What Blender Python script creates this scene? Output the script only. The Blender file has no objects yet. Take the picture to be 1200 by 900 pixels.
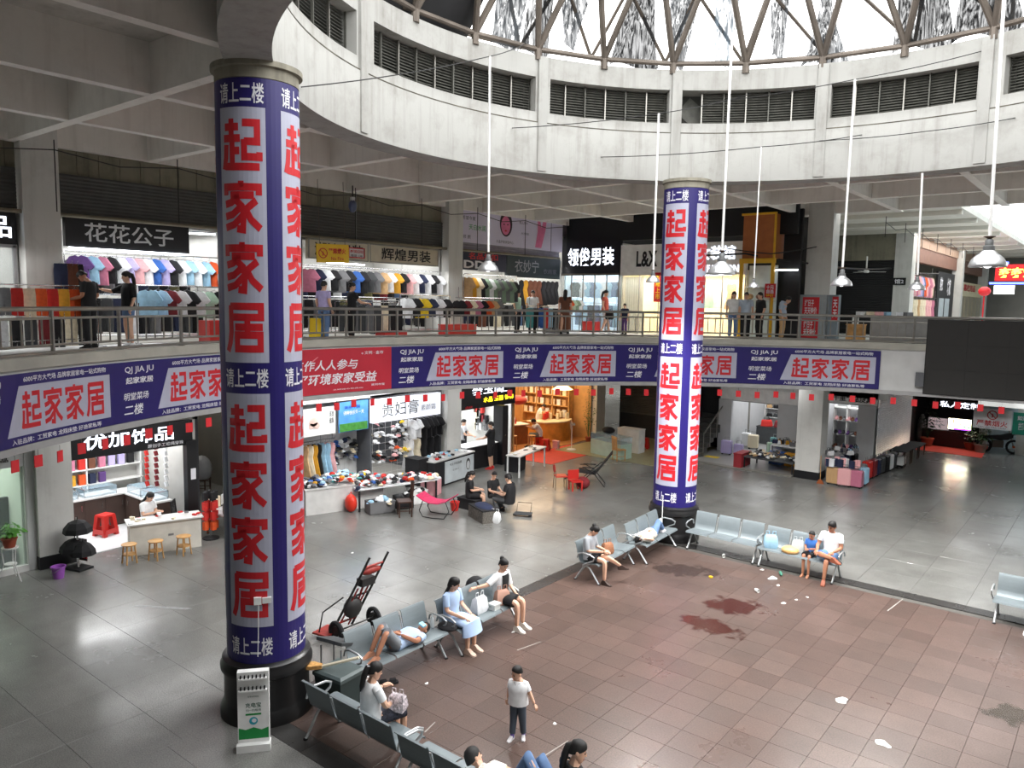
import bpy, bmesh, math, random
from math import sin, cos, pi, radians, atan2, sqrt, hypot
from mathutils import Matrix, Vector
random.seed(7)
SC = bpy.context.scene
COL = SC.collection
# ------------------------------------------------------------------ camera, sky, light, exposure
CAM = Vector((3.3665, -12.1096, 6.0))
CR = ((0.77829406, -0.07931427, 0.62287046), (0.62767237, 0.07156954, -0.77518075), (0.01690434, 0.99427715, 0.10548553))
FPX = 905.0
cd = bpy.data.cameras.new('camera'); co = bpy.data.objects.new('camera', cd); COL.objects.link(co)
cd.sensor_width = 36.0; cd.lens = FPX / 1200 * 36.0; cd.clip_end = 300
co.matrix_world = Matrix.Translation(CAM) @ Matrix(CR).to_4x4()
SC.camera = co
SC.view_settings.view_transform = 'Standard'; SC.view_settings.look = 'None'
SC.view_settings.gamma = 1.0; SC.view_settings.exposure = 0.6
try: SC.view_settings.use_curve_mapping = False
except Exception: pass
wd = bpy.data.worlds.new('overcast_sky'); SC.world = wd; wd.use_nodes = True
bg = wd.node_tree.nodes['Background']
bg.inputs[0].default_value = (1.0, 1.0, 1.0, 1); bg.inputs[1].default_value = 3.7

def area_light(name, loc, rot, sx, sy, power, color=(1, 1, 1), portal=False):
    d = bpy.data.lights.new(name, 'AREA'); d.shape = 'RECTANGLE'; d.size = sx; d.size_y = sy; d.energy = power; d.color = color
    if portal: d.cycles.is_portal = True
    o = bpy.data.objects.new(name, d); o.location = loc; o.rotation_euler = rot; COL.objects.link(o); return o
area_light('skylight_portal', (-1.05, -0.1, 12.6), (0, 0, 0), 15, 15, 10, portal=True)

# shop lighting (the ceiling panels and tubes of the shops) and aisle, plus unseen fill lights added below gallery and signs
for nm, x, y, z, sx, sy, p, c in (
    ('shop_light_upper', -16.6, -3.0, 7.6, 2.4, 3.6, 110, (1, 1, 1)), ('shop_light_upper', -16.6, 4.2, 7.6, 2.4, 5, 120, (1, 1, 1)), ('shop_light_upper', -16.6, 11, 7.6, 2.4, 5.5, 150, (1, .98, .94)),
    ('shop_light_upper', -16.6, -7.6, 7.6, 2.4, 3, 60, (1, 1, 1)), ('shop_light_upper', -13.85, 15.6, 8.2, 2.4, 2, 110, (.9, .96, 1)), ('shop_light_upper', -9.9, 15.6, 7.1, 4.6, 2, 170, (1, .92, .74)),
    ('shop_light_ground', -16.8, -3.6, 2.9, 3, 2.6, 150, (1, 1, 1)), ('shop_light_ground', -16.6, -7.6, 3.1, 2, 3, 70, (.92, 1, .92)), ('shop_light_ground', -16.4, 5.4, 2.9, 2, 2.8, 90, (1, 1, 1)), ('shop_light_ground', -14.4, 3.0, 3.3, 1.2, 4, 70, (1, 1, 1)),
    ('shop_light_ground', -16.6, 9.3, 2.9, 3, 2.6, 190, (1, 1, 1)), ('shop_light_ground', -17.4, 13.9, 2.9, 4, 4, 200, (1, .78, .50)), ('shop_light_ground', -7.7, 20.4, 2.65, 3.4, 4, 110, (1, 1, 1)), ('shop_light_ground', -4.8, 19, 2.6, 1.4, 1.6, 25, (1, 1, 1)),
    ('shop_light_ground', -19.5, -.4, 3.8, 5, 1.5, 35, (1, .95, .85)), ('passage_fill', -13.9, -3.5, 3.42, .4, 3, 60, (1, 1, 1)), ('passage_fill', -14.1, 2.5, 3.42, .4, 4, 70, (1, 1, 1)), ('passage_fill', -13.6, 8.5, 3.42, .4, 4, 70, (1, 1, 1)), ('passage_fill', -7.5, 14.6, 3.42, 4, .4, 70, (1, 1, 1)), ('passage_fill', 2, 16, 3.42, 5, .4, 70, (.92, .97, 1)),  # passage lights are unseen fill added to brighten the floor before the shops
    ('sign_strip_upper', -14.7, -3.0, 7.0, .25, 3.2, 55, (1, 1, 1)), ('sign_strip_upper', -14.7, 4.2, 7.0, .25, 5.2, 80, (1, 1, 1)), ('sign_strip_upper', -14.7, 11, 6.95, .25, 5.5, 80, (1, .98, .95)), ('sign_strip_upper', -14.6, -7.6, 7.0, .25, 3, 55, (1, 1, 1)), ('sign_strip_upper', -11, 13.9, 7.1, 7, .25, 90, (1, .97, .92)), ('passage_fill', -.6, 23.6, 3.6, 2.5, .4, 60, (.95, .97, 1)),  # strips are unseen fill, added so the gallery floor bounces light upward
    ('aisle_light', -8, 20, 9.15, 6, 5, 60, (1, .98, .92)), ('aisle_light', -3, 30, 9.15, 2.5, 12, 420, (1, .97, .90)), ('aisle_light', .6, 26.2, 3.8, 2, 1.5, 40, (.85, .95, 1))):
    area_light(nm, (x, y, z), (0, 0, 0), sx, sy, p*(.45 if 'strip' in nm else 1.0 if 'upper' in nm else .45 if 'passage' in nm else .66), c)

# ------------------------------------------------------------------ helpers
def lin(c): return tuple(((x/255)/12.92 if x/255 <= 0.04045 else ((x/255+0.055)/1.055)**2.4) for x in c)
def at(px, py, z=0.0):
    """ground (or plane z) point seen at a spot of the photograph"""
    d = Vector(((px-600)/FPX*CR[i][0] - (py-450)/FPX*CR[i][1] - CR[i][2] for i in range(3)))
    t = (z-CAM.z)/d.z; return CAM + d*t
def onx(px, py, x0):
    d = Vector(((px-600)/FPX*CR[i][0] - (py-450)/FPX*CR[i][1] - CR[i][2] for i in range(3)))
    t = (x0-CAM.x)/d.x; return CAM + d*t
def ony(px, py, y0):
    d = Vector(((px-600)/FPX*CR[i][0] - (py-450)/FPX*CR[i][1] - CR[i][2] for i in range(3)))
    t = (y0-CAM.y)/d.y; return CAM + d*t

MATS = {}
def mat(name, rgb, rough=0.6, metal=0.0, var=0.10, scale=4.0, bump=0.0, emit=0.0, spec=0.5, alpha=1.0, objvar=0.0):
    if name in MATS: return MATS[name]
    m = bpy.data.materials.new(name); m.use_nodes = True; nt = m.node_tree; N = nt.nodes; L = nt.links
    b = N['Principled BSDF']; c = lin(rgb)
    b.inputs['Roughness'].default_value = rough; b.inputs['Metallic'].default_value = metal
    b.inputs['Specular IOR Level'].default_value = spec
    b.inputs['Base Color'].default_value = (*c, 1)
    if alpha < 1: b.inputs['Alpha'].default_value = alpha
    if var > 0 or bump > 0 or objvar > 0:
        tc = N.new('ShaderNodeTexCoord'); nz = N.new('ShaderNodeTexNoise'); nz.inputs['Scale'].default_value = scale
        nz.inputs['Detail'].default_value = 4; L.new(tc.outputs['Object'], nz.inputs['Vector'])
        mr = N.new('ShaderNodeMapRange'); mr.inputs['From Min'].default_value = 0.3; mr.inputs['From Max'].default_value = 0.7
        mr.inputs['To Min'].default_value = 1-var; mr.inputs['To Max'].default_value = 1+var
        L.new(nz.outputs['Fac'], mr.inputs['Value'])
        hs = N.new('ShaderNodeHueSaturation'); hs.inputs['Color'].default_value = (*c, 1)
        val = mr.outputs[0]
        if objvar > 0:
            oi = N.new('ShaderNodeObjectInfo'); m2 = N.new('ShaderNodeMapRange')
            m2.inputs['To Min'].default_value = 1-objvar; m2.inputs['To Max'].default_value = 1+objvar
            L.new(oi.outputs['Random'], m2.inputs['Value']); mu = N.new('ShaderNodeMath'); mu.operation = 'MULTIPLY'
            L.new(val, mu.inputs[0]); L.new(m2.outputs[0], mu.inputs[1]); val = mu.outputs[0]
        L.new(val, hs.inputs['Value']); L.new(hs.outputs[0], b.inputs['Base Color'])
        if bump > 0:
            bp = N.new('ShaderNodeBump'); bp.inputs['Strength'].default_value = bump; bp.inputs['Distance'].default_value = 0.02
            L.new(nz.outputs['Fac'], bp.inputs['Height']); L.new(bp.outputs[0], b.inputs['Normal'])
    if emit > 0:
        b.inputs['Emission Color'].default_value = (*c, 1); b.inputs['Emission Strength'].default_value = emit
    MATS[name] = m; return m

def grime(name, rgb, dark, streak=0.5, rough=0.85, scale=1.2, bump=0.25):
    """painted concrete with vertical rain streaks and blotches of dirt"""
    m = bpy.data.materials.new(name); m.use_nodes = True; nt = m.node_tree; N = nt.nodes; L = nt.links
    b = N['Principled BSDF']; b.inputs['Roughness'].default_value = rough; b.inputs['Specular IOR Level'].default_value = 0.25
    tc = N.new('ShaderNodeTexCoord'); mp = N.new('ShaderNodeMapping'); mp.inputs['Scale'].default_value = (2.2, 2.2, 0.16)
    L.new(tc.outputs['Object'], mp.inputs[0])
    n1 = N.new('ShaderNodeTexNoise'); n1.inputs['Scale'].default_value = scale*1.6; n1.inputs['Detail'].default_value = 6; n1.inputs['Roughness'].default_value = 0.65
    L.new(mp.outputs[0], n1.inputs['Vector'])
    n2 = N.new('ShaderNodeTexNoise'); n2.inputs['Scale'].default_value = scale; n2.inputs['Detail'].default_value = 8; n2.inputs['Roughness'].default_value = 0.7
    L.new(tc.outputs['Object'], n2.inputs['Vector'])
    r1 = N.new('ShaderNodeValToRGB'); r1.color_ramp.elements[0].position = 0.50; r1.color_ramp.elements[1].position = 0.80
    L.new(n1.outputs['Fac'], r1.inputs[0])
    r2 = N.new('ShaderNodeValToRGB'); r2.color_ramp.elements[0].position = 0.48; r2.color_ramp.elements[1].position = 0.78
    L.new(n2.outputs['Fac'], r2.inputs[0])
    ad = N.new('ShaderNodeMath'); ad.operation = 'ADD'; ad.use_clamp = True; L.new(r1.outputs[0], ad.inputs[0]); L.new(r2.outputs[0], ad.inputs[1])
    mu = N.new('ShaderNodeMath'); mu.operation = 'MULTIPLY'; mu.inputs[1].default_value = streak; L.new(ad.outputs[0], mu.inputs[0])
    mx = N.new('ShaderNodeMix'); mx.data_type = 'RGBA'; mx.inputs['A'].default_value = (*lin(rgb), 1); mx.inputs['B'].default_value = (*lin(dark), 1)
    L.new(mu.outputs[0], mx.inputs['Factor']); L.new(mx.outputs['Result'], b.inputs['Base Color'])
    bp = N.new('ShaderNodeBump'); bp.inputs['Strength'].default_value = bump; bp.inputs['Distance'].default_value = 0.03
    L.new(n2.outputs['Fac'], bp.inputs['Height']); L.new(bp.outputs[0], b.inputs['Normal'])
    MATS[name] = m; return m

class MB:
    def __init__(s): s.v = []; s.f = []; s.m = []; s.T = Matrix()
    def add(s, vs, fs, m=0):
        o = len(s.v); s.v += [tuple(s.T @ Vector(p)) for p in vs]
        s.f += [tuple(i+o for i in f) for f in fs]; s.m += [m]*len(fs); return s
    def box(s, cx, cy, cz, sx, sy, sz, m=0, rz=0.0, R=None):
        q = [(x*sx/2, y*sy/2, z*sz/2) for z in (-1, 1) for y in (-1, 1) for x in (-1, 1)]
        if rz: R = Matrix.Rotation(rz, 3, 'Z')
        if R is not None: q = [tuple(R @ Vector(p)) for p in q]
        return s.add([(x+cx, y+cy, z+cz) for x, y, z in q], [(0, 2, 3, 1), (4, 5, 7, 6), (0, 1, 5, 4), (2, 6, 7, 3), (0, 4, 6, 2), (1, 3, 7, 5)], m)
    def span(s, a, b, m=0):
        return s.box((a[0]+b[0])/2, (a[1]+b[1])/2, (a[2]+b[2])/2, abs(b[0]-a[0]), abs(b[1]-a[1]), abs(b[2]-a[2]), m)
    def loft(s, rings, m=0, cap=True, close=True):
        n = len(rings[0]); vs = [p for r in rings for p in r]; fs = []
        for i in range(len(rings)-1):
            for j in range(n if close else n-1):
                k = (j+1) % n; fs.append((i*n+j, i*n+k, (i+1)*n+k, (i+1)*n+j))
        if cap and close: fs.append(tuple(range(n-1, -1, -1))); fs.append(tuple((len(rings)-1)*n+j for j in range(n)))
        return s.add(vs, fs, m)
    def tube(s, pts, r, n=8, m=0, cap=True, sq=1.0):
        pts = [Vector(p) for p in pts]; rs = r if isinstance(r, (list, tuple)) else [r]*len(pts)
        rings = []; prev = None
        for i, p in enumerate(pts):
            t = (pts[min(i+1, len(pts)-1)] - pts[max(i-1, 0)]).normalized()
            if prev is None:
                u = t.orthogonal().normalized() if abs(t.z) > 0.95 else t.cross(Vector((0, 0, 1))).normalized()
            else:
                u = (prev - t*prev.dot(t)); u = u.normalized() if u.length > 1e-6 else t.orthogonal().normalized()
            prev = u; w = t.cross(u)
            rings.append([tuple(p + u*cos(2*pi*(k+.5)/n)*rs[i] + w*sin(2*pi*(k+.5)/n)*rs[i]*sq) for k in range(n)])
        return s.loft(rings, m, cap)
    def lathe(s, prof, n=24, c=(0, 0, 0), m=0, cap=True):
        return s.loft([[(c[0]+r*cos(2*pi*k/n), c[1]+r*sin(2*pi*k/n), c[2]+z) for k in range(n)] for r, z in prof], m, cap)
    def ball(s, c, rx, ry=None, rz=None, nu=12, nv=8, m=0):
        ry = ry or rx; rz = rz or rx
        pr = [(max(sin(pi*i/nv), 1e-3), -cos(pi*i/nv)) for i in range(nv+1)]
        return s.loft([[(c[0]+rx*a*cos(2*pi*k/nu), c[1]+ry*a*sin(2*pi*k/nu), c[2]+rz*b) for k in range(nu)] for a, b in pr], m)
    def prism(s, poly, z0, z1, m=0):
        n = len(poly)
        return s.add([(x, y, z0) for x, y in poly]+[(x, y, z1) for x, y in poly],
                     [tuple(range(n-1, -1, -1)), tuple(range(n, 2*n))]+[(i, (i+1) % n, n+(i+1) % n, n+i) for i in range(n)], m)
    def quad(s, a, b, c, d, m=0): return s.add([a, b, c, d], [(0, 1, 2, 3)], m)
    def text(s, body, cx, cy, w, h, bold=0.0, m=0, z=0.0, keep=False, shear=0.0):
        """flat lettering fitted into a w x h box round (cx, cy) of the local XY plane"""
        vs, fs = text_geo(body, bold)
        if not vs: return s
        x0 = min(v[0] for v in vs); x1 = max(v[0] for v in vs); y0 = min(v[1] for v in vs); y1 = max(v[1] for v in vs)
        kx = w/max(x1-x0, 1e-6); ky = h/max(y1-y0, 1e-6)
        if keep: kx = ky = min(kx, ky)
        mx, my = (x0+x1)/2, (y0+y1)/2
        return s.add([(cx+(a-mx)*kx+shear*(b-my)*ky, cy+(b-my)*ky, z) for a, b in vs], fs, m)
    def build(s, name, mats, parent=None, smooth=False, T=None, bevel=0.0):
        me = bpy.data.meshes.new(name); me.from_pydata(s.v, [], s.f)
        mats = mats if isinstance(mats, (list, tuple)) else [mats]
        for x in mats: me.materials.append(x)
        me.polygons.foreach_set('material_index', s.m)
        if smooth:
            me.polygons.foreach_set('use_smooth', [True]*len(s.f))
            try: me.set_sharp_from_angle(angle=radians(42))
            except Exception: pass
        me.update()
        o = bpy.data.objects.new(name, me); COL.objects.link(o)
        if parent is not None: o.parent = parent
        if T is not None: o.matrix_basis = T
        return o
def fix_normals(o):
    bm = bmesh.new(); bm.from_mesh(o.data); bmesh.ops.recalc_face_normals(bm, faces=bm.faces); bm.to_mesh(o.data); bm.free(); return o

_TX = {}
def text_geo(body, bold=0.0):
    k = (body, bold)
    if k in _TX: return _TX[k]
    c = bpy.data.curves.new('lettering', 'FONT'); c.body = body; c.resolution_u = 2; c.offset = bold; c.fill_mode = 'FRONT' if hasattr(c, 'fill_mode') else c.fill_mode
    c.space_line = 1.05
    o = bpy.data.objects.new('lettering', c); COL.objects.link(o)
    dg = bpy.context.evaluated_depsgraph_get(); me = bpy.data.meshes.new_from_object(o.evaluated_get(dg))
    vs = [(v.co.x, v.co.y) for v in me.vertices]; fs = [tuple(p.vertices) for p in me.polygons if p.area > 1e-9]
    bpy.data.objects.remove(o); bpy.data.curves.remove(c); bpy.data.meshes.remove(me)
    _TX[k] = (vs, fs); return vs, fs

def tag(o, label=None, cat=None, group=None, kind=None):
    if label: o['label'] = label
    if cat: o['category'] = cat
    if group: o['group'] = group
    if kind: o['kind'] = kind
    return o
def thing(name, label, cat, loc=(0, 0, 0), rz=0.0, group=None):
    o = bpy.data.objects.new(name, None); o.empty_display_size = 0.1; COL.objects.link(o)
    o.location = loc; o.rotation_euler = (0, 0, rz); return tag(o, label, cat, group)
KIDS = {}
def dup(src, label=None, loc=None, rz=None, parent=None, mats=None):
    c = src.copy(); COL.objects.link(c)
    if parent is not None: c.parent = parent
    if loc is not None: c.location = loc
    if rz is not None: c.rotation_euler = (0, 0, rz)
    if label: c['label'] = label
    if mats is not None: recolour(c, mats)
    for ch in kids(src): dup(ch, parent=c)
    return c
def kids(o):
    if o.name not in KIDS: KIDS[o.name] = [x for x in o.children]
    return KIDS[o.name]
def recolour(o, m, slot=0):
    o.material_slots[slot].link = 'OBJECT'; o.material_slots[slot].material = m; return o
def struct(name, mb, m, parent=None, smooth=False):
    o = mb.build(name, m, parent, smooth)
    if parent is None: o['kind'] = 'structure'
    return o
def frame_of(origin, right, up=(0, 0, 1)):
    """matrix whose local X runs along RIGHT, local Y along UP and local Z out of the face"""
    r = Vector(right).normalized(); u = Vector(up).normalized(); n = r.cross(u).normalized(); u = n.cross(r)
    M = Matrix.Identity(4)
    for i in range(3): M[i][0] = r[i]; M[i][1] = u[i]; M[i][2] = n[i]; M[i][3] = origin[i]
    return M

# ------------------------------------------------------------------ materials
white_paint = grime('old_white_paint', (168, 168, 164), (102, 97, 87), 0.45)
beam_paint = grime('grey_white_beam_paint', (238, 235, 229), (186, 180, 172), 0.35)
coffer_paint = grime('dim_ceiling_plaster', (205, 201, 194), (130, 124, 116), 0.45)
pillar_paint = grime('white_pillar_paint', (214, 214, 210), (150, 148, 142), 0.35)
strip_mat = grime('olive_panel_paint', (138, 134, 118), (80, 78, 68), 0.6)
shutter_mat = mat('dark_shutter_steel', (88, 89, 87), 0.55, 0.3, 0.12, 2)
black_shut = mat('black_shutter_steel', (34, 35, 38), 0.5, 0.3, 0.12, 2)
steel = mat('brushed_rail_steel', (150, 148, 142), 0.38, 0.85, 0.15, 3)
dark_steel = mat('dark_truss_steel', (104, 96, 88), 0.6, 0.5, 0.25, 2)
black = mat('black_board', (16, 17, 21), 0.5)
white_plas = mat('white_board', (232, 233, 232), 0.45)
blue_vinyl = mat('blue_vinyl', (34, 25, 100), 0.42, var=0.05)
wht_vinyl = mat('white_vinyl', (176, 178, 196), 0.42, var=0.04)
red_vinyl = mat('red_vinyl', (200, 34, 44), 0.42, var=0.04)
wht_print = mat('white_print', (226, 226, 232), 0.5, var=0.0)
red_banner = mat('red_banner_vinyl', (186, 42, 58), 0.45, var=0.08, scale=1)
red_paper = mat('red_paper', (216, 40, 48), 0.55, var=0.1)
lit_white = mat('lit_white_letters', (236, 242, 255), 0.5, emit=1.7, var=0)
lit_tube = mat('lit_tube', (245, 250, 255), 0.5, emit=8.0, var=0)
glass = mat('shop_glass', (215, 230, 228), 0.05, spec=0.6, alpha=0.14, var=0)
# ------------------------------------------------------------------ floor
def floor_mat(name, rgb, dark, rough, speck, spk_scale):
    m = bpy.data.materials.new(name); m.use_nodes = True; nt = m.node_tree; N = nt.nodes; L = nt.links
    b = N['Principled BSDF']; b.inputs['Specular IOR Level'].default_value = 0.45
    geo = N.new('ShaderNodeNewGeometry'); n1 = N.new('ShaderNodeTexNoise'); n1.inputs['Scale'].default_value = 0.55; n1.inputs['Detail'].default_value = 7; n1.inputs['Roughness'].default_value = 0.62
    L.new(geo.outputs['Position'], n1.inputs['Vector'])
    n2 = N.new('ShaderNodeTexNoise'); n2.inputs['Scale'].default_value = spk_scale; n2.inputs['Detail'].default_value = 3; L.new(geo.outputs['Position'], n2.inputs['Vector'])
    oi = N.new('ShaderNodeObjectInfo')
    rp = N.new('ShaderNodeMapRange'); rp.inputs['From Min'].default_value = 0.35; rp.inputs['From Max'].default_value = 0.72; L.new(n1.outputs['Fac'], rp.inputs['Value'])
    mx = N.new('ShaderNodeMix'); mx.data_type = 'RGBA'; mx.inputs['A'].default_value = (*lin(rgb), 1); mx.inputs['B'].default_value = (*lin(dark), 1); L.new(rp.outputs[0], mx.inputs['Factor'])
    v1 = N.new('ShaderNodeMapRange'); v1.inputs['To Min'].default_value = 1-speck; v1.inputs['To Max'].default_value = 1+speck; L.new(oi.outputs['Random'], v1.inputs['Value'])
    v2 = N.new('ShaderNodeMapRange'); v2.inputs['From Min'].default_value = 0.3; v2.inputs['From Max'].default_value = 0.7; v2.inputs['To Min'].default_value = 0.72; v2.inputs['To Max'].default_value = 1.28; L.new(n2.outputs['Fac'], v2.inputs['Value'])
    mu = N.new('ShaderNodeMath'); mu.operation = 'MULTIPLY'; L.new(v1.outputs[0], mu.inputs[0]); L.new(v2.outputs[0], mu.inputs[1])
    hs = N.new('ShaderNodeHueSaturation'); L.new(mu.outputs[0], hs.inputs['Value']); L.new(mx.outputs['Result'], hs.inputs['Color']); L.new(hs.outputs[0], b.inputs['Base Color'])
    rr = N.new('ShaderNodeMapRange'); rr.inputs['From Min'].default_value = 0.3; rr.inputs['From Max'].default_value = 0.7; rr.inputs['To Min'].default_value = rough-0.06; rr.inputs['To Max'].default_value = rough+0.12
    L.new(n1.outputs['Fac'], rr.inputs['Value']); L.new(rr.outputs[0], b.inputs['Roughness'])
    return m
grey_floor = floor_mat('polished_grey_terrazzo', (128, 128, 125), (98, 98, 95), 0.19, 0.05, 60)
red_floor = floor_mat('red_brown_granite', (93, 76, 70), (74, 61, 55), 0.3, 0.14, 45)
band_mat = floor_mat('charcoal_granite_band', (62, 61, 60), (48, 47, 46), 0.25, 0.05, 60)
grout = mat('dark_grout', (84, 82, 78), 0.8)
fl = struct('floor', MB().span((-40, -30, -0.3), (30, 60, -0.022)), grout)
PX0, PY0, PX1, PY1 = -5.97, -5.93, 9.0, 5.26
def tile_mesh(sx, sy, ins=0.002, h=0.022):
    m = MB(); a, b = sx/2-ins, sy/2-ins; c, d = a-0.0015, b-0.0015
    m.add([(-a, -b, -h), (a, -b, -h), (a, b, -h), (-a, b, -h), (-a, -b, -0.0015), (a, -b, -0.0015), (a, b, -0.0015), (-a, b, -0.0015), (-c, -d, 0), (c, -d, 0), (c, d, 0), (-c, d, 0)],
          [(0, 1, 5, 4), (1, 2, 6, 5), (2, 3, 7, 6), (3, 0, 4, 7), (4, 5, 9, 8), (5, 6, 10, 9), (6, 7, 11, 10), (7, 4, 8, 11), (8, 9, 10, 11)])
    return m
def inview(x, y, z=0.0, pad=40):
    v = Vector((x, y, z))-CAM; zc = -(v.x*CR[0][2]+v.y*CR[1][2]+v.z*CR[2][2])
    if zc < 0.3: return None
    u = 600+FPX*(v.x*CR[0][0]+v.y*CR[1][0]+v.z*CR[2][0])/zc; w = 450-FPX*(v.x*CR[0][1]+v.y*CR[1][1]+v.z*CR[2][1])/zc
    return (zc, u, w) if -pad < u < 1200+pad and -pad < w < 900+pad else None
def lay(name, cells, sx, sy, m):
    proto = None; vis = []
    for (x, y) in cells:
        q = inview(x, y); vis.append((q[0] if q else 999, x, y))
    vis.sort(); rest = MB()
    for i, (d, x, y) in enumerate(vis):
        if i < 298 and d < 900:
            if proto is None: proto = tile_mesh(sx, sy).build(name, m, fl, T=Matrix.Translation((x, y, 0)))
            else:
                c = proto.copy(); COL.objects.link(c); c.location = (x, y, 0)
        elif d < 900 or hypot(x+3, y-4) < 26: rest.T = Matrix.Translation((x, y, 0)); rest.add(*[tile_mesh(sx, sy).v, tile_mesh(sx, sy).f])
    if rest.v: tag(rest.build(name+'_remainder', m, fl), kind='stuff')
cells = []; TX, TY = 0.53, 0.498
nx = int((PX1-PX0)/TX)
for j in range(int((PY1-PY0)/TY+.5)):
    for i in range(nx): cells.append((PX0+TX*(i+.5), PY0+TY*(j+.5)))
cells = [(x, y) for x, y in cells]
lay('granite_tile', cells, TX, TY, red_floor)
G = 1.06; gc = []
for i in range(-17, 17):
    for j in range(-14, 30):
        x, y = -6.30+G*(i+.5) - 0.0, 5.60+G*(j+.5)
        if x > -6.3 and y < 5.6: continue
        gc.append((x, y))
for i in range(0, 15):
    for j in range(-8, 0): gc.append((-6.30+G*(i+.5), -6.27+G*(j+.5)))
lay('floor_tile', gc, G, G, grey_floor)
for k in range(11):   # dark border strips round the red plaza
    tile_mesh(0.33, G).build('border_stone', band_mat, fl, T=Matrix.Translation((-6.135, PY0-0.17+G*(k+.5), 0)))
for k in range(14): tile_mesh(G, 0.34).build('border_stone', band_mat, fl, T=Matrix.Translation((-6.3+G*(k+.5), 5.43, 0)))
for k in range(13): tile_mesh(G, 0.34).build('border_stone', band_mat, fl, T=Matrix.Translation((-5.9+G*(k+.5), -6.10, 0)))

# ------------------------------------------------------------------ upper floor slab, rail and banner ring
RC = (0.6, 0.0); RR = 13.48
def rp(th, z=0.0, r=RR): return Vector((RC[0]+r*cos(th), RC[1]+r*sin(th), z))
def pth(px, py=450):
    """angle on the rail ring of a photograph column"""
    d = [(px-600)/FPX*CR[i][0] - (py-450)/FPX*CR[i][1] - CR[i][2] for i in range(3)]
    ox, oy = CAM.x-RC[0], CAM.y-RC[1]; a = d[0]**2+d[1]**2; b = 2*(ox*d[0]+oy*d[1]); c = ox*ox+oy*oy-RR*RR
    t = (-b+sqrt(b*b-4*a*c))/(2*a); return atan2(oy+t*d[1], ox+t*d[0]) % (2*pi)
SLAB = 4.86
sl = MB(); T0, T1, NS = radians(50), radians(238), 94
def sq(th):   # outer edge of the gallery floor
    c, s_ = cos(th), sin(th); k = min([a for a in ((-23-RC[0])/c if c < 0 else (20-RC[0])/c if c > 0 else 999, (33-RC[1])/s_ if s_ > 0 else (-26-RC[1])/s_ if s_ < 0 else 999)])
    return Vector((RC[0]+c*k, RC[1]+s_*k, 0))
prof = []
for i in range(NS+1):
    th = T0+(T1-T0)*i/NS; o = sq(th); a = rp(th); b_ = rp(th, r=RR+0.25)
    prof.append([(o.x, o.y, SLAB), (b_.x, b_.y, SLAB), (a.x, a.y, SLAB), (a.x, a.y, 3.47), (b_.x, b_.y, 3.47), (b_.x, b_.y, 3.95), (o.x, o.y, 3.95)])
sl.loft(prof)
slab_paint = mat('grey_gallery_paint', (200, 201, 200), 0.6, var=0.08, scale=2)
gal = struct('floor_gallery', sl, slab_paint)
cb = MB(); cprof = []
for i in range(NS+1):
    th = T0+(T1-T0)*i/NS
    cprof.append([tuple(rp(th, z, r)) for r, z in ((RR-.05, SLAB-.09), (RR-.05, SLAB+.1), (RR+.28, SLAB+.1), (RR+.28, SLAB-.09))])
cb.loft(cprof); struct('trim_kerb', cb, mat('kerb_paint', (168, 166, 156), 0.6, var=0.15, scale=2))
cb = MB(); cprof = []
for i in range(NS+1):
    th = T0+(T1-T0)*i/NS
    cprof.append([tuple(rp(th, z, r)) for r, z in ((RR-.06, 3.42), (RR-.06, 3.54), (RR+.1, 3.54), (RR+.1, 3.42))])
cb.loft(cprof); struct('trim_lower_edge', cb, mat('grey_edge_paint', (160, 160, 160), 0.6))

# railing
rail = thing('railing', 'curved steel balustrade along the upper gallery edge with thin upright bars', 'railing', (RC[0], RC[1], SLAB+.1))
def arc(mb, t0, t1, z, r, rad, n=60, sides=8): mb.tube([(r*cos(t0+(t1-t0)*i/n), r*sin(t0+(t1-t0)*i/n), z) for i in range(n+1)], rad, sides); return mb
RT0, RT1 = radians(98.3), radians(222); rr = RR+.07
arc(MB(), radians(60), RT1, .79, rr, .042).build('top_rail', steel, rail, True)
for z, n in ((.63, 'mid_rail'), (.17, 'lower_rail')): arc(MB(), RT0, RT1, z, rr, .023, 60, 6).build(n, steel, rail, True)
arc(MB(), RT0, RT1, .045, rr-.06, .03, 60, 6).build('foot_pipe', steel, rail, True)
step = 1.62/rr; pm = None; bmh = None; th = RT0+.03
k = 0
while th < RT1:
    if pm is None:
        pm = MB().lathe([(.038, -.1), (.038, .79)], 8).box(0, 0, .0, .1, .1, .015).build('post', steel, rail, True)
        o = pm
    else: o = pm.copy(); COL.objects.link(o)
    o.location = (rr*cos(th), rr*sin(th), 0)
    for q in range(1, 7):
        t2 = th+step*q/7
        if t2 > RT1: break
        if bmh is None: bmh = MB().lathe([(.0155, .17), (.0155, .63)], 6).build('baluster', steel, rail, True); o = bmh
        else: o = bmh.copy(); COL.objects.link(o)
        o.location = (rr*cos(t2), rr*sin(t2), 0)
    th += step

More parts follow.
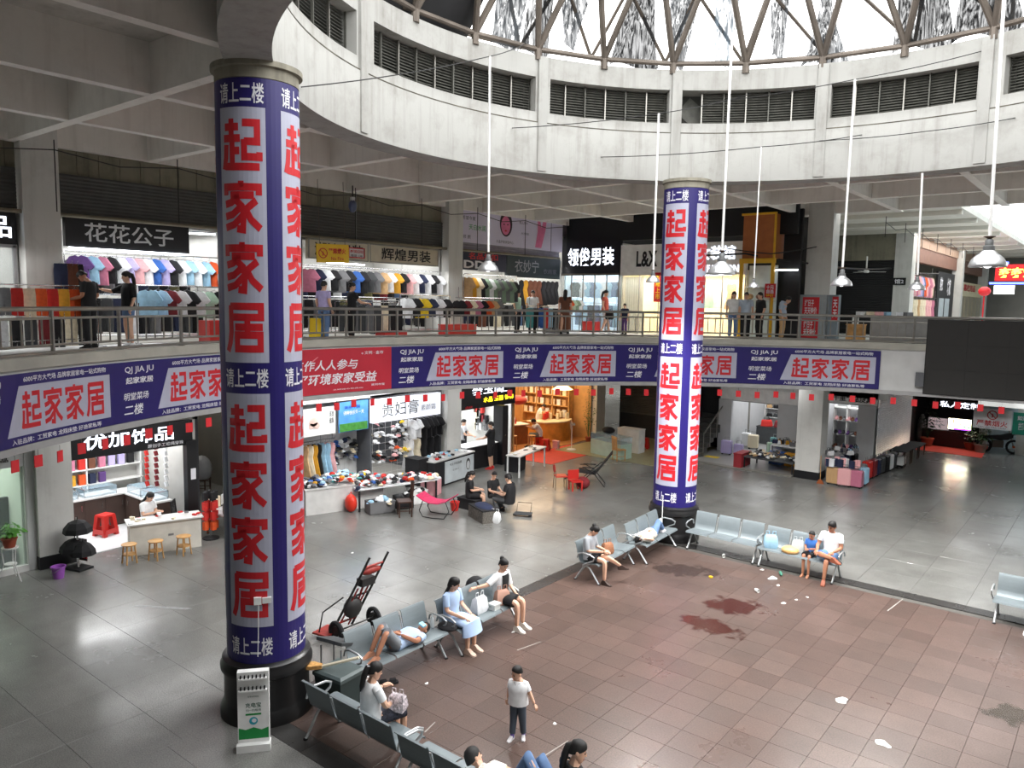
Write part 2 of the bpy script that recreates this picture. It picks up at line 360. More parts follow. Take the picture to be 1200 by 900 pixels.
# banners on the slab edge -------------------------------------------------
def bend(mb_flat, name, mats, th0, r, parent, zc=0.0, maxseg=0.45):
    """flat artwork (x to the viewer's right in metres, y up) laid on the inside of the ring, starting at angle th0"""
    me = bpy.data.meshes.new(name); me.from_pydata(mb_flat.v, [], mb_flat.f); me.polygons.foreach_set('material_index', mb_flat.m)
    bm = bmesh.new(); bm.from_mesh(me)
    xs = [v.co.x for v in bm.verts]; x = min(xs)+maxseg
    while x < max(xs):
        bmesh.ops.bisect_plane(bm, geom=bm.verts[:]+bm.edges[:]+bm.faces[:], plane_co=(x, 0, 0), plane_no=(1, 0, 0)); x += maxseg
    for v in bm.verts:
        t = th0 - v.co.x/r; q = r - v.co.z; v.co = (RC[0]+q*cos(t), RC[1]+q*sin(t), v.co.y+zc)
    bm.to_mesh(me); bm.free()
    for m_ in (mats if isinstance(mats, (list, tuple)) else [mats]): me.materials.append(m_)
    o = bpy.data.objects.new(name, me); COL.objects.link(o); o.parent = parent; return o

# big display glyphs drawn as strokes on a 100 x 100 grid (x, y up)
GLY = {
 '起': [((6, 84), (46, 84)), ((26, 100), (26, 62)), ((2, 62), (50, 62)), ((28, 62), (28, 12)), ((28, 38), (48, 38)), ((10, 50), (8, 24), (2, 2)), ((8, 8), (30, 7), (97, 7)),
       ((56, 92), (92, 92), (92, 56), (60, 56)), ((60, 60), (60, 26), (97, 26), (97, 36))],
 '家': [((50, 100), (50, 88)), ((6, 72), (6, 88), (94, 88), (94, 72)), ((20, 72), (82, 72)), ((46, 72), (24, 58), (4, 54)), ((36, 62), (52, 50), (56, 34), (54, 4), (38, 6)),
       ((48, 48), (26, 34), (4, 30)), ((54, 32), (30, 14), (4, 8)), ((88, 62), (62, 44)), ((60, 46), (74, 24), (97, 6))],
 '居': [((12, 92), (94, 92), (94, 70), (14, 70)), ((14, 94), (14, 40), (10, 18), (2, 0)), ((26, 50), (98, 50)), ((60, 64), (60, 34)), ((32, 34), (92, 34), (92, 6), (32, 6), (32, 34))],
}
def stroke(mb, pts, t, m, K):
    """one mitred brush stroke of width t"""
    P = [Vector(p) for p in pts]; n = len(P); closed = (P[0]-P[-1]).length < 1e-6
    if closed: P = P[:-1]; n -= 1
    Lf, Rt = [], []
    for i in range(n):
        a = P[i-1] if (i > 0 or closed) else None; b = P[(i+1) % n] if (i < n-1 or closed) else None
        d1 = (P[i]-a).normalized() if a is not None else None; d2 = (b-P[i]).normalized() if b is not None else None
        if d1 is None: d1 = d2
        if d2 is None: d2 = d1
        n1 = Vector((-d1.y, d1.x)); n2 = Vector((-d2.y, d2.x)); mm = n1+n2
        mm = mm.normalized() if mm.length > .2 else n1
        k = t/2/max(mm.dot(n1), 0.45); Lf.append(P[i]+mm*k); Rt.append(P[i]-mm*k)
    for i in range(n if closed else n-1):
        j = (i+1) % n; mb.add([K(Rt[i]), K(Rt[j]), K(Lf[j]), K(Lf[i])], [(0, 1, 2, 3)], m)
def glyph(mb, ch, cx, cy, w, h, m, z, t=14):
    for s_ in GLY[ch]: stroke(mb, s_, t, m, lambda p: (cx+(p[0]-50)/100*w, cy+(p[1]-50)/100*h, z))
BH = 1.17; BZ0 = 3.55
def banner_unit(wt, first=0.0):
    """one repeat of the blue banner: text block then white field, total width wt"""
    f = MB(); f.quad((0, 0, 0), (wt, 0, 0), (wt, BH, 0), (0, BH, 0), 0)
    xb = wt*.30
    f.add([(xb-.0, .16, .003), (wt*.97, .16, .003), (wt*.97, BH-.2, .003), (xb+.30, BH-.2, .003)], [(0, 1, 2, 3)], 1)
    for i, ch in enumerate('起家家居'):
        cw = (wt*.97-xb-.42)/4; glyph(f, ch, xb+.30+cw*(i+.5), .16+(BH-.36)/2, cw*.84, (BH-.36)*.76, 2, .006, 13)
    f.text('6000平方大卖场 品牌家居家电一站式购物', xb+.32+(wt*.97-xb-.32)*.5, BH-.1, (wt*.97-xb-.5), .10, .01, 3, .004)
    f.text('入驻品牌：工贸家电 龙翔床垫 好迪家私等', xb+(wt*.97-xb)*.47, .075, (wt*.97-xb)*.86, .09, .01, 3, .004)
    f.text('QJ JIA JU', wt*.175, BH-.17, wt*.2, .15, .012, 3, .004)
    f.text('起家家居', wt*.175, BH-.37, wt*.19, .13, .02, 3, .004)
    f.text('明堂菜场', wt*.15, BH-.68, wt*.17, .15, .01, 3, .004, shear=.15)
    f.text('二楼', wt*.13, BH-.94, wt*.13, .21, .014, 3, .004, shear=.15)
    return f
bm_mats = [blue_vinyl, wht_vinyl, red_vinyl, wht_print]
def blue_banner(pxs, label):
    t = thing('banner', label, 'banner', (0, 0, 0), 0, 'blue advertising banners on the gallery edge')
    for a, b in pxs:
        ta, tb = pth(a), pth(b); w = (ta-tb)*(RR-.07)
        bend(banner_unit(w), 'banner_panel', bm_mats, ta, RR-.07, t, BZ0)
    return t
blue_banner([(-62, 130), (130, 292)], 'blue banner with white fields and red characters, nearest stretch before the big column')
blue_banner([(457, 592), (592, 724), (724, 866), (866, 1030)], 'long blue banner with white fields and red characters across the far gallery edge')
t = thing('banner', 'red banner with white slogan hung on the gallery edge beside the blue banners', 'banner')
ta, tb = pth(292), pth(457); w = (ta-tb)*(RR-.07)
f = MB(); f.quad((0, 0, 0), (w, 0, 0), (w, BH, 0), (0, BH, 0), 0)
f.text('创文工作人人参与', w*.44, BH*.64, w*.62, .27, .016, 1, .004, shear=.2)
f.text('美好环境家家受益', w*.56, BH*.33, w*.66, .29, .018, 1, .004, shear=.2)
f.text('e 文明 · 金市', w*.86, BH*.88, w*.16, .09, .006, 1, .004); f.text('黄冈市宣', w*.9, BH*.13, w*.1, .06, .006, 1, .004); f.text('文明城市你我他', w*.68, BH*.08, w*.22, .035, 0, 1, .004)
f.add([(w*.40, BH*.70, .003), (w*.42, BH*.70, .003), (w*.47, BH*.83, .003), (w*.46, BH*.83, .003)], [(0, 1, 2, 3)], 2)
bend(f, 'banner_panel', [red_banner, wht_print, mat('pink_print', (226, 130, 138), .5)], ta, RR-.07, t, BZ0)
# red paper packets strung under the banner
pk = None; zc = {}
pxl = [12, 40, 66, 92, 120, 146, 172, 197, 220, 243] + [373, 394, 414, 436, 456, 477, 498, 519, 541, 560, 580, 597, 613, 632, 653, 675, 695, 716, 736, 757] + [843, 865, 887, 909, 929, 951, 974, 999, 1023, 1047, 1072, 1097, 1123, 1150, 1175]
string = MB(); sp = []
for i, px in enumerate(pxl):
    th = pth(px, 465); p = rp(th, 3.33-.02*(i % 3), RR-.02); a = th+pi/2+random.uniform(-.35, .35)
    zn = next(n_ for l_, n_ in ((60, 'the bend shop window'), (205, 'the jewellery shop'), (250, 'the alley'), (520, 'the hat shop'), (605, 'the jade shop'), (700, 'the wooden shop'), (760, 'the dark closed shop'), (945, 'the luggage shop'), (1030, 'the leather shop'), (9999, 'the dark entrance')) if px < l_)
    zc[zn] = zc.get(zn, 0)+1; lb = 'red paper packet hanging over %s, %s from the viewer side' % (zn, ['first', 'second', 'third', 'fourth', 'fifth', 'sixth', 'seventh', 'eighth', 'ninth'][zc[zn]-1])
    if pk is None:
        pk = thing('paper_packet', lb, 'decoration', p, a, 'red paper packets strung under the banner')
        MB().box(0, 0, -.1, .15, .012, .2).build('packet', red_paper, pk); MB().box(0, -.008, -.05, .03, .004, .03).build('seal', mat('gold_paper', (226, 178, 70), .4), pk)
        MB().tube([(0, 0, 0), (0, 0, .1)], .004, 4).build('thread', dark_steel, pk)
    else: dup(pk, lb, p, a)
# ------------------------------------------------------------------ upper ring wall with louvre windows
FC = (-1.05, -0.1); FR = 7.45; FT = 0.62
def fp(th, r, z): return (FC[0]+r*cos(th), FC[1]+r*sin(th), z)
D = radians
wins = [(52, 75.4, 6), (79.3, 102.4, 6), (105.1, 128.9, 6), (131.3, 154.9, 6), (157.9, 194.2, 9), (198.6, 224.5, 6)]
ZB, Z1, Z2, ZT = 9.05, 10.45, 11.24, 11.72
def arcs(mb, a, b, prof, step=1.5):
    n = max(2, int((b-a)/step)); mb.loft([[fp(D(a+(b-a)*i/n), r, z) for r, z in prof] for i in range(n+1)])
rw = MB()
arcs(rw, -20, 340, [(FR, ZB), (FR, 10.2), (FR+.035, 10.25), (FR+.035, Z1), (FR+FT, Z1), (FR+FT, ZB)])
arcs(rw, -20, 340, [(FR+.035, Z2), (FR+.035, ZT), (FR+FT, ZT), (FR+FT, Z2)])
edges = [-20]+[x for w_ in wins for x in w_[:2]]+[340]
for i in range(0, len(edges), 2): arcs(rw, edges[i], edges[i+1], [(FR+.035, Z1), (FR+.035, Z2), (FR+FT, Z2), (FR+FT, Z1)])
for w_ in wins[1:]:      # shallow pilaster on each pier
    a = w_[0]; arcs(rw, a-2.2, a-.4, [(FR-.03, ZB+.05), (FR-.03, ZT-.02), (FR+.06, ZT-.02), (FR+.06, ZB+.05)], 1)
fix_normals(struct('wall_ring', rw, white_paint, smooth=True))
jl = MB(); arcs(jl, 40, 235, [(FR-.004, 10.2), (FR-.004, 10.222), (FR+.03, 10.222), (FR+.03, 10.2)]); jl.build('joint_line', mat('dirty_joint', (84, 80, 70), .9, var=.5, scale=3), bpy.data.objects['wall_ring'])
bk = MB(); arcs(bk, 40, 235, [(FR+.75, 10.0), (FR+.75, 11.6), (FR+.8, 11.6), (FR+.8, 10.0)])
struct('wall_behind_louvres', bk, mat('dark_void_plaster', (58, 58, 54), .9))  # added dark backing gives the shade behind the louvres and blocks the sky
louv_mat = mat('dirty_louvre_metal', (92, 92, 86), .55, .25, .25, 6)
pw = None
for k, (a, b, n) in enumerate(wins):
    wo = bpy.data.objects.new('window_%d' % (k+1), None); COL.objects.link(wo); wo['kind'] = 'structure'
    rp_ = FR+.34
    for i in range(n):
        t = D(a+(b-a)*(i+.5)/n); wd_ = D((b-a)/n)*rp_
        if k == 2 and i in (4, 5): 
            if i == 5: continue
        if pw is None:
            mb = MB(); R_ = Matrix.Rotation(D(38), 3, 'X')
            for q in range(13): mb.box(0, 0, Z1+.03+.0605*q, .5, .075, .008, R=R_)
            pw = mb.build('louvre_panel', louv_mat, wo); o = pw
        else: o = pw.copy(); COL.objects.link(o); o.parent = wo
        o.location = fp(t, rp_, 0); o.rotation_euler = (0, 0, t-pi/2); o.scale = (wd_*.97/.5, 1, 1)
    for i in range(n+1):
        t = D(a+(b-a)*i/n); m = MB().box(0, 0, (Z1+Z2)/2, .028, .05, Z2-Z1).build('mullion', steel if i % 2 else louv_mat, wo)
        m.location = fp(t, rp_-.06, 0); m.rotation_euler = (0, 0, t-pi/2)
    if k == 2:
        m = MB().box(0, .1, 0, .62, .02, .5, R=Matrix.Rotation(.5, 3, 'Y')).build('loose_louvre_sheet', louv_mat, wo); t = D(126); m.location = fp(t, rp_+.3, 10.85); m.rotation_euler = (0, .2, t-pi/2)

# ------------------------------------------------------------------ roof truss of the round skylight, torn nets
PN = 27; nodes = [77.5+360/PN*k for k in range(PN)]
dome = thing('skylight_truss', 'rusty steel lattice dome of pipes above the round opening', 'truss', (FC[0], FC[1], 0))
def pp(deg, r, z): return (r*cos(D(deg)), r*sin(D(deg)), z)
def pipe(name, a, b, r): return MB().tube([a, b], r, 8).build(name, dark_steel, dome, True)
for k in range(PN):
    a = nodes[k]; b = nodes[(k+1) % PN]; h = a+180/PN
    if not (20 < (a % 360) < 260): continue
    pipe('ring_pipe', pp(a, 7.5, 11.86), pp(a+360/PN, 7.5, 11.86), .06)
    pipe('strut', pp(a, 7.5, 11.86), pp(h, 6.3, 14.3), .075); pipe('strut', pp(a+360/PN, 7.5, 11.86), pp(h, 6.3, 14.3), .075)
    pipe('strut', pp(a, 8.4, 12.15), pp(h+360/PN, 6.3, 14.3), .045); pipe('strut', pp(a, 8.4, 12.15), pp(h-360/PN, 6.3, 14.3), .045)
    pipe('outer_ring_pipe', pp(a, 8.4, 12.15), pp(a+360/PN, 8.4, 12.15), .045)
    pipe('foot', pp(a, 7.5, 11.62), pp(a, 7.5, 11.9), .09); pipe('brace', pp(a, 7.5, 11.86), pp(a, 8.4, 12.15), .04)
    pipe('upper_ring_pipe', pp(h, 6.3, 14.3), pp(h+360/PN, 6.3, 14.3), .06)
    pipe('upper_strut', pp(h, 6.3, 14.3), pp(a, 4.6, 15.9), .06)
    pipe('inner_ring_pipe', pp(a, 4.6, 15.9), pp(a+360/PN, 4.6, 15.9), .05); pipe('upper_strut', pp(a, 4.6, 15.9), pp(h, 2.5, 17.0), .05)
def net_mat(name, hole, sc, rgb=(26, 27, 28)):
    m = mat(name, rgb, .9, var=.1); nt = m.node_tree; N = nt.nodes; L = nt.links; b = N['Principled BSDF']
    tc = N.new('ShaderNodeTexCoord'); mp = N.new('ShaderNodeMapping'); mp.inputs['Scale'].default_value = (sc, sc, sc*.3); L.new(tc.outputs['Object'], mp.inputs[0])
    nz = N.new('ShaderNodeTexNoise'); nz.inputs['Scale'].default_value = 3; nz.inputs['Detail'].default_value = 6; nz.inputs['Roughness'].default_value = .7; L.new(mp.outputs[0], nz.inputs[0])
    cr = N.new('ShaderNodeMapRange'); cr.inputs['From Min'].default_value = hole-.12; cr.inputs['From Max'].default_value = hole+.06; cr.inputs['To Min'].default_value = 1.0; cr.inputs['To Max'].default_value = .06
    L.new(nz.outputs['Fac'], cr.inputs['Value']); m2 = N.new('ShaderNodeMapping'); m2.inputs['Scale'].default_value = (16, 16, 1.2); L.new(tc.outputs['Object'], m2.inputs[0]); n2 = N.new('ShaderNodeTexNoise'); n2.inputs['Scale'].default_value = 1.6; n2.inputs['Detail'].default_value = 4; L.new(m2.outputs[0], n2.inputs[0]); c2 = N.new('ShaderNodeMapRange'); c2.inputs['From Min'].default_value = .36; c2.inputs['From Max'].default_value = .6; c2.inputs['To Min'].default_value = .86 if hole > .65 else .66; c2.inputs['To Max'].default_value = 1.0 if hole > .65 else .97; L.new(n2.outputs['Fac'], c2.inputs['Value']); mm = N.new('ShaderNodeMath'); mm.operation = 'MULTIPLY'; L.new(cr.outputs[0], mm.inputs[0]); L.new(c2.outputs[0], mm.inputs[1]); L.new(mm.outputs[0], b.inputs['Alpha']); return m
net_d = net_mat('dense_black_net', .70, 1.4); net_l = net_mat('torn_grey_net', .67, 3.0, (70, 74, 78))
def net(label, a0, a1, top, z0, z1, m, pinch=.5, r0=7.7, r1=6.6, sag=.25):
    mb = MB(); nu, nv = 8, 8; rings = []
    for i in range(nu+1):
        row = []
        for j in range(nv+1):
            v = j/nv; u = i/nu-.5; wv = 1-pinch*sin(pi*v*.5) if top else 1-pinch*(1-v)
            an = (a0+a1)/2+(a1-a0)*u*wv; r = r0+(r1-r0)*v+sag*sin(pi*v)+.12*sin(9*u+5*v); row.append((r*cos(D(an)), r*sin(D(an)), z0+(z1-z0)*v+.12*sin(7*u+3*v)))
        rings.append(row)
    mb.loft(rings, cap=False, close=False); o = mb.build('shade_net', m, None, True); o.location = (FC[0], FC[1], 0)
    return tag(o, label, 'net', 'torn shade nets under the skylight')
net('solid black sheet closing the skylight above the widest louvre window', 170, 200, True, 11.75, 14.4, mat('black_roof_sheet', (20, 20, 22), .8), 0, 7.9, 6.3, 0)
net('black net bunched at the first open bay beside the solid sheet', 160, 167, True, 11.8, 14.2, net_l, .3)
net('thick black net hanging from the strut over the pier between two windows', 154, 161, True, 11.8, 14.3, net_d, .55)
net('ragged grey net curtain in the second open bay', 147, 154, False, 12.1, 14.3, net_l, .6)
net('long black net knotted against the lattice above the small louvre window', 133, 143, True, 11.8, 14.3, net_d, .6)
net('grey net strand torn along its edge, above the broken louvre', 126, 133, False, 11.8, 14.3, net_l, .7)
net('thin bluish net strip hanging by the tall lamp rod', 119, 124, False, 11.9, 14.3, net_mat('blue_grey_net', .64, 3.0, (96, 112, 124)), .4)
net('narrow torn net tail near the ring pipe', 110, 114, False, 12.0, 14.3, net_l, .5)
net('fan shaped grey net spread over the ring pipe', 100, 108, True, 11.75, 13.8, net_l, .85)
net('wide black net sagging in the bay nearest the tallest lamp', 84, 93, True, 11.8, 14.3, net_d, .2)
net('black net hanging in the last bay before the frame of the truss', 74, 84, True, 11.8, 14.3, net_d, .35)

# ------------------------------------------------------------------ coffered ceiling
cs = MB(); n = 90; pr = []
def sq2(th):
    c, s_ = cos(th), sin(th); k = min([a for a in ((-23-FC[0])/c if c < -1e-6 else (24-FC[0])/c if c > 1e-6 else 999, (15.7-FC[1])/s_ if s_ > 1e-6 else (-26-FC[1])/s_ if s_ < -1e-6 else 999)])
    return (FC[0]+c*k, FC[1]+s_*k)
for i in range(n+1):
    th = 2*pi*i/n; o = sq2(th); pr.append([fp(th, FR+.5, 9.93), (*o, 9.93), (*o, 10.1), fp(th, FR+.5, 10.1)])
cs.loft(pr, cap=False); fix_normals(struct('ceiling', cs, coffer_paint))
ceil = bpy.data.objects['ceiling']
GX = [-15.1, -12.1, -9.05, -5.9, -2.95, 0, 2.95, 5.9, 9.05, 12.1, 15.1]; GY = [-15.1, -12.1, -9.05, -5.85, -2.95, 0, 2.95, 5.9, 9.0, 12.1, 15.3]
def beam(axis, c, lo, hi):
    m = MB(); (m.box(c, (lo+hi)/2, 9.54, .2, hi-lo, .78) if axis == 'y' else m.box((lo+hi)/2, c, 9.535, hi-lo, .2, .78)); m.build('ceiling_beam', beam_paint, ceil)
for x in GX:
    q = (FR+.3)**2-(x-FC[0])**2
    if q > 0: beam('y', x, -22, FC[1]-sqrt(q)); beam('y', x, FC[1]+sqrt(q), 15.9)
    else: beam('y', x, -22, 15.9)
for y in GY:
    q = (FR+.3)**2-(y-FC[1])**2
    if q > 0: beam('x', y, -15.5, FC[0]-sqrt(q)); beam('x', y, FC[0]+sqrt(q), 20)
    else: beam('x', y, -15.5, 20)
# lower white ceiling over the rear aisle
rear_paint = mat('white_rear_ceiling', (224, 222, 212), .7, var=.06, scale=.8)
rc = MB().span((-16, 16.0, 9.3), (-1.35, 46, 9.5)); struct('ceiling_rear', rc, rear_paint)
rcl = bpy.data.objects['ceiling_rear']
for k in range(9): MB().box(-8.7, 17.5+k*3, 9.22, 14.6, .18, .16).build('ceiling_beam', rear_paint, rcl)

# ------------------------------------------------------------------ pillars
def pillar(x, y, w, d, z0, z1, name, skirt=True):
    o = struct(name, MB().box(x, y, (z0+z1)/2, w, d, z1-z0), pillar_paint)
    if skirt: MB().box(x, y, .14, w+.03, d+.03, .28).build('skirting', black, o)
    return o
pillar(-15.2, -5.42, .72, .72, 0, 9.6, 'trim_pillar_1'); pillar(-15.2, 7.38, .72, .70, 0, 9.6, 'trim_pillar_2'); pillar(-15.2, 16.9, .7, .7, 0, 9.6, 'trim_pillar_3')
pillar(-5.22, 15.5, .84, .72, 0, 9.6, 'trim_pillar_4'); pillar(-4.5, 24.3, .68, .7, 0, 9.4, 'trim_pillar_5')

# ------------------------------------------------------------------ the two big round columns with vinyl wraps
concrete = grime('bare_column_concrete', (150, 146, 132), (92, 88, 78), .6)
black_paint = mat('glossy_black_paint', (24, 24, 25), .32, var=.2)
def wrap(o, mb_flat, name, mats, ang0, r, maxseg=.06):
    me = bpy.data.meshes.new(name); me.from_pydata(mb_flat.v, [], mb_flat.f); me.polygons.foreach_set('material_index', mb_flat.m)
    bm = bmesh.new(); bm.from_mesh(me); xs = [v.co.x for v in bm.verts]; x = min(xs)+maxseg
    while x < max(xs):
        bmesh.ops.bisect_plane(bm, geom=bm.verts[:]+bm.edges[:]+bm.faces[:], plane_co=(x, 0, 0), plane_no=(1, 0, 0)); x += maxseg
    for v in bm.verts:
        t = ang0 + v.co.x/.545; q = r + v.co.z; v.co = (q*cos(t), q*sin(t), v.co.y)
    bm.to_mesh(me); bm.free()
    for m_ in mats: me.materials.append(m_)
    p = bpy.data.objects.new(name, me); COL.objects.link(p); p.parent = o; return p
def column(x, y, label, rot):
    o = thing('column', label, 'column', (x, y, 0), 0, 'round columns wrapped in blue advertising vinyl')
    MB().lathe([(.66, 0), (.66, .1), (.615, .2), (.6, .24), (.6, .66), (.645, .69), (.65, .76), (.62, .8), (.62, .86), (.56, .9)], 48).build('base', black_paint, o, True)
    MB().lathe([(.535, .85), (.535, 8.95)], 48).build('shaft', concrete, o, True)
    MB().lathe([(.55, 8.84), (.55, 8.98), (.6, 8.99), (.6, 9.06)], 48).build('collar', concrete, o, True)
    face = atan2(CAM.y-y, CAM.x-x)
    W = .545*pi/2; f = MB(); f.quad((0, .86, 0), (W, .86, 0), (W, 8.83, 0), (0, 8.83, 0), 0)
    pw_ = W*.755
    for z0, z1 in ((5.13, 8.46), (1.44, 4.71)):
        f.quad((0, z0, .003), (pw_, z0, .003), (pw_, z1, .003), (0, z1, .003), 1)
        h = (z1-z0-.16)/4
        for i, ch in enumerate('起家家居'): glyph(f, ch, pw_/2, z1-.08-h*(i+.5), pw_*.80, h*.83, 2, .006, 15)
    for zc in (8.64, 4.92, 1.15): f.text('请上二楼', pw_*.5, zc, pw_*.96, .26, .014, 3, .004)
    for k in range(4): wrap(o, f, 'wrap_panel', bm_mats, face+rot+k*pi/2, .548)
    return o
C1 = column(-6.20, -5.85, 'nearer round column wrapped in blue and white vinyl with red characters', D(9-67))
C2 = column(-5.60, 5.85, 'farther round column wrapped in blue and white vinyl with red characters', D(6-67))

# ------------------------------------------------------------------ outer walls (mostly hidden)
dk = mat('dim_wall_paint', (120, 118, 112), .85, var=.12, scale=1)
struct('wall_left', MB().span((-27, -26, 0), (-26.8, 46, 10)), dk)
struct('wall_rear', MB().span((-27, 46, 0), (26, 46.2, 10)), dk)
struct('wall_near', MB().span((-27, -26.2, 0), (26, -26, 10)), dk)
struct('wall_right', MB().span((24, -26, 0), (24.2, 46, 10)), dk)
struct('floor_gallery_near', MB().span((-14, -26, 3.9), (24, -13.2, 4.86)), slab_paint)
# ------------------------------------------------------------------ shop building helpers
CL = {'white': (226, 228, 230), 'black': (24, 24, 27), 'light blue': (150, 190, 214), 'blue': (52, 96, 170), 'navy': (34, 42, 70), 'grey': (112, 112, 114), 'dark grey': (66, 68, 70),
      'red': (196, 44, 38), 'orange': (214, 84, 34), 'yellow': (236, 200, 40), 'mustard': (206, 150, 40), 'pink': (226, 170, 172), 'rose': (186, 112, 136), 'lilac': (180, 170, 214), 'purple': (92, 62, 120),
      'brown': (104, 62, 44), 'tan': (196, 160, 116), 'cream': (226, 214, 186), 'sage green': (128, 150, 128), 'teal': (70, 140, 140), 'dark red': (120, 34, 40), 'pale green': (176, 206, 184), 'sky blue': (170, 206, 232), 'denim': (86, 112, 150), 'olive': (104, 100, 62)}
def cm(n, rough=.85): return mat('cloth_'+n.replace(' ', '_'), CL[n], rough, var=.12, scale=9)
def hard(n, rough=.35): return mat('plastic_'+n.replace(' ', '_'), CL[n], rough, var=.04)
hang_mat = mat('hanger_grey', (150, 150, 152), .4, .5)
wood_l = mat('light_pine', (196, 150, 92), .5, var=.2, scale=6); wood_m = mat('brown_wood', (138, 84, 46), .5, var=.2, scale=5); wood_d = mat('dark_wood', (62, 40, 30), .45, var=.2, scale=5)
metal_w = mat('white_enamel', (222, 222, 220), .4); chrome = mat('chrome', (200, 200, 202), .2, 1.0, var=0)
XR = (0, 1, 0)
def LF(y, z, x=-15.05): return frame_of((x, y, z), (0, 1, 0))      # artwork frame on a wall that faces the hall from the far west side
def BF(x, z, y): return frame_of((x, y, z), (1, 0, 0))            # artwork frame on a wall that faces the camera side
def sign(name, label, M, w, h, board, texts, d=.12, cat='sign', group=None, extra=None, border=None):
    o = thing(name, label, cat, (0, 0, 0), 0, group); o.matrix_world = M
    m = MB().span((0, 0, -d), (w, h, 0)); m.build('board', board, o)
    if border:
        b = MB(); t = .03
        b.span((0, 0, 0), (w, t, .02)).span((0, h-t, 0), (w, h, .02)).span((0, t, 0), (t, h-t, .02)).span((w-t, t, 0), (w, h-t, .02)); b.build('frame', border, o)
    for i, q in enumerate(texts):
        s_, cx, cy, tw, th_, bold, tm = q[:7]
        MB().text(s_, cx, cy, tw, th_, bold, 0, .012).build('lettering', tm, o)
    if extra: extra(o)
    return o
# garments: hook at the origin, cloth hanging below, broad side along local X
def outline(mb, poly, t, m=0, bulge=.03):
    n = len(poly); cx = sum(p[0] for p in poly)/n; cz = sum(p[1] for p in poly)/n
    f = [(x, -t, z) for x, z in poly]+[(x, t, z) for x, z in poly]
    mb.add(f+[(cx, -t-bulge, cz), (cx, t+bulge, cz)], [(i, (i+1) % n, 2*n) for i in range(n)]+[(n+(i+1) % n, n+i, 2*n+1) for i in range(n)]+[((i+1) % n, i, n+i, n+(i+1) % n) for i in range(n)], m)
    return mb
def hook(mb, m=1, drop=.13, w=.19):
    mb.tube([(0, 0, .0), (.02, 0, .02), (.03, 0, 0), (.0, 0, -.05)], .005, 4, m); mb.tube([(-w, 0, -drop), (0, 0, -.06), (w, 0, -drop)], .007, 4, m)
TEE = [(-.07, -.09), (-.20, -.12), (-.36, -.34), (-.27, -.42), (-.215, -.33), (-.22, -.50), (-.23, -.74), (.23, -.74), (.22, -.50), (.215, -.33), (.27, -.42), (.36, -.34), (.20, -.12), (.07, -.09), (0, -.125)]
DRS = [(-.07, -.09), (-.17, -.12), (-.19, -.3), (-.15, -.48), (-.21, -.8), (-.27, -1.12), (.27, -1.12), (.21, -.8), (.15, -.48), (.19, -.3), (.17, -.12), (.07, -.09), (0, -.15)]
PNT = [(-.16, -.08), (-.18, -.3), (-.17, -.98), (-.02, -.98), (0, -.36), (.02, -.98), (.17, -.98), (.18, -.3), (.16, -.08)]
PROTO = {}
def garment(kind, label, loc, rz, m, group, sc=1.0):
    if kind not in PROTO:
        b = MB(); outline(b, {'t-shirt': TEE, 'dress': DRS, 'trousers': PNT, 'long shirt': [(x*1.0, z*1.25) for x, z in TEE]}[kind], .03, 0, .035); hook(b)
        o = b.build(kind.replace('-', '_').replace(' ', '_'), [m, hang_mat]); PROTO[kind] = o; tag(o, label, kind.split()[-1] if kind != 't-shirt' else 't-shirt', group)
        o.location = loc; o.rotation_euler = (0, 0, rz); o.scale = (sc,)*3; return o
    o = PROTO[kind].copy(); COL.objects.link(o); o.location = loc; o.rotation_euler = (0, 0, rz); o.scale = (sc,)*3
    recolour(o, m); tag(o, label, kind.split()[-1], group); return o
def rail_(label, a, b, up=.35):
    a, b = Vector(a)+Vector((0, 0, .02)), Vector(b)+Vector((0, 0, .02)); o = thing('clothes_rail', label, 'rail', (a+b)/2, 0, 'hanging rails in the shops'); a, b = a-(a+b)/2, b-(a+b)/2
    MB().tube([a*1.03, b*1.03], .013, 6).build('bar', chrome, o, True); [MB().tube([q, q+Vector((0, 0, up))], .01, 5).build('hanger_rod', chrome, o) for q in (a*.9, b*.9)]
    return o
USED = {}
def uniq(base, alts):
    for a in [base]+alts:
        if a not in USED: USED[a] = 1; return a
    USED[base] += 1; return base
def row(kind, cols, a, b, rz, where, group, sc=1.0, jit=.12):
    n = len(cols)
    for i, c in enumerate(cols):
        f = (i+.5)/n; p = Vector(a).lerp(Vector(b), f)
        prv = cols[i-1] if i else None; nxt = cols[i+1] if i < n-1 else None
        base = ('%s %s beside the %s one on %s' % (c, kind, prv, where)) if prv else ('%s %s first on %s' % (c, kind, where))
        garment(kind, uniq(base, ['%s %s between %s and %s on %s' % (c, kind, prv, nxt, where)]), p, rz+random.uniform(-jit, jit), cm(c), group, sc*random.uniform(.95, 1.04))
def rack(label, a, b, z0, ztop, name='clothes_rack'):
    a, b = Vector(a), Vector(b); o = thing(name, label, 'rack', ((a+b)/2)[:2]+(z0,), atan2(b.y-a.y, b.x-a.x), 'clothes racks on the upper gallery'); L_ = (b-a).length/2; h = ztop-z0
    MB().tube([(-L_, 0, h), (L_, 0, h)], .016, 8).build('rail', chrome, o, True)
    for s_ in (-1, 1):
        MB().tube([(s_*L_, 0, .03), (s_*L_, 0, h)], .016, 8).build('upright', chrome, o, True); MB().tube([(s_*L_, -.25, .03), (s_*L_, .25, .03)], .018, 6).build('foot', chrome, o, True)
    MB().tube([(-L_, 0, .2), (L_, 0, .2)], .012, 6).build('stretcher', chrome, o, True); return o
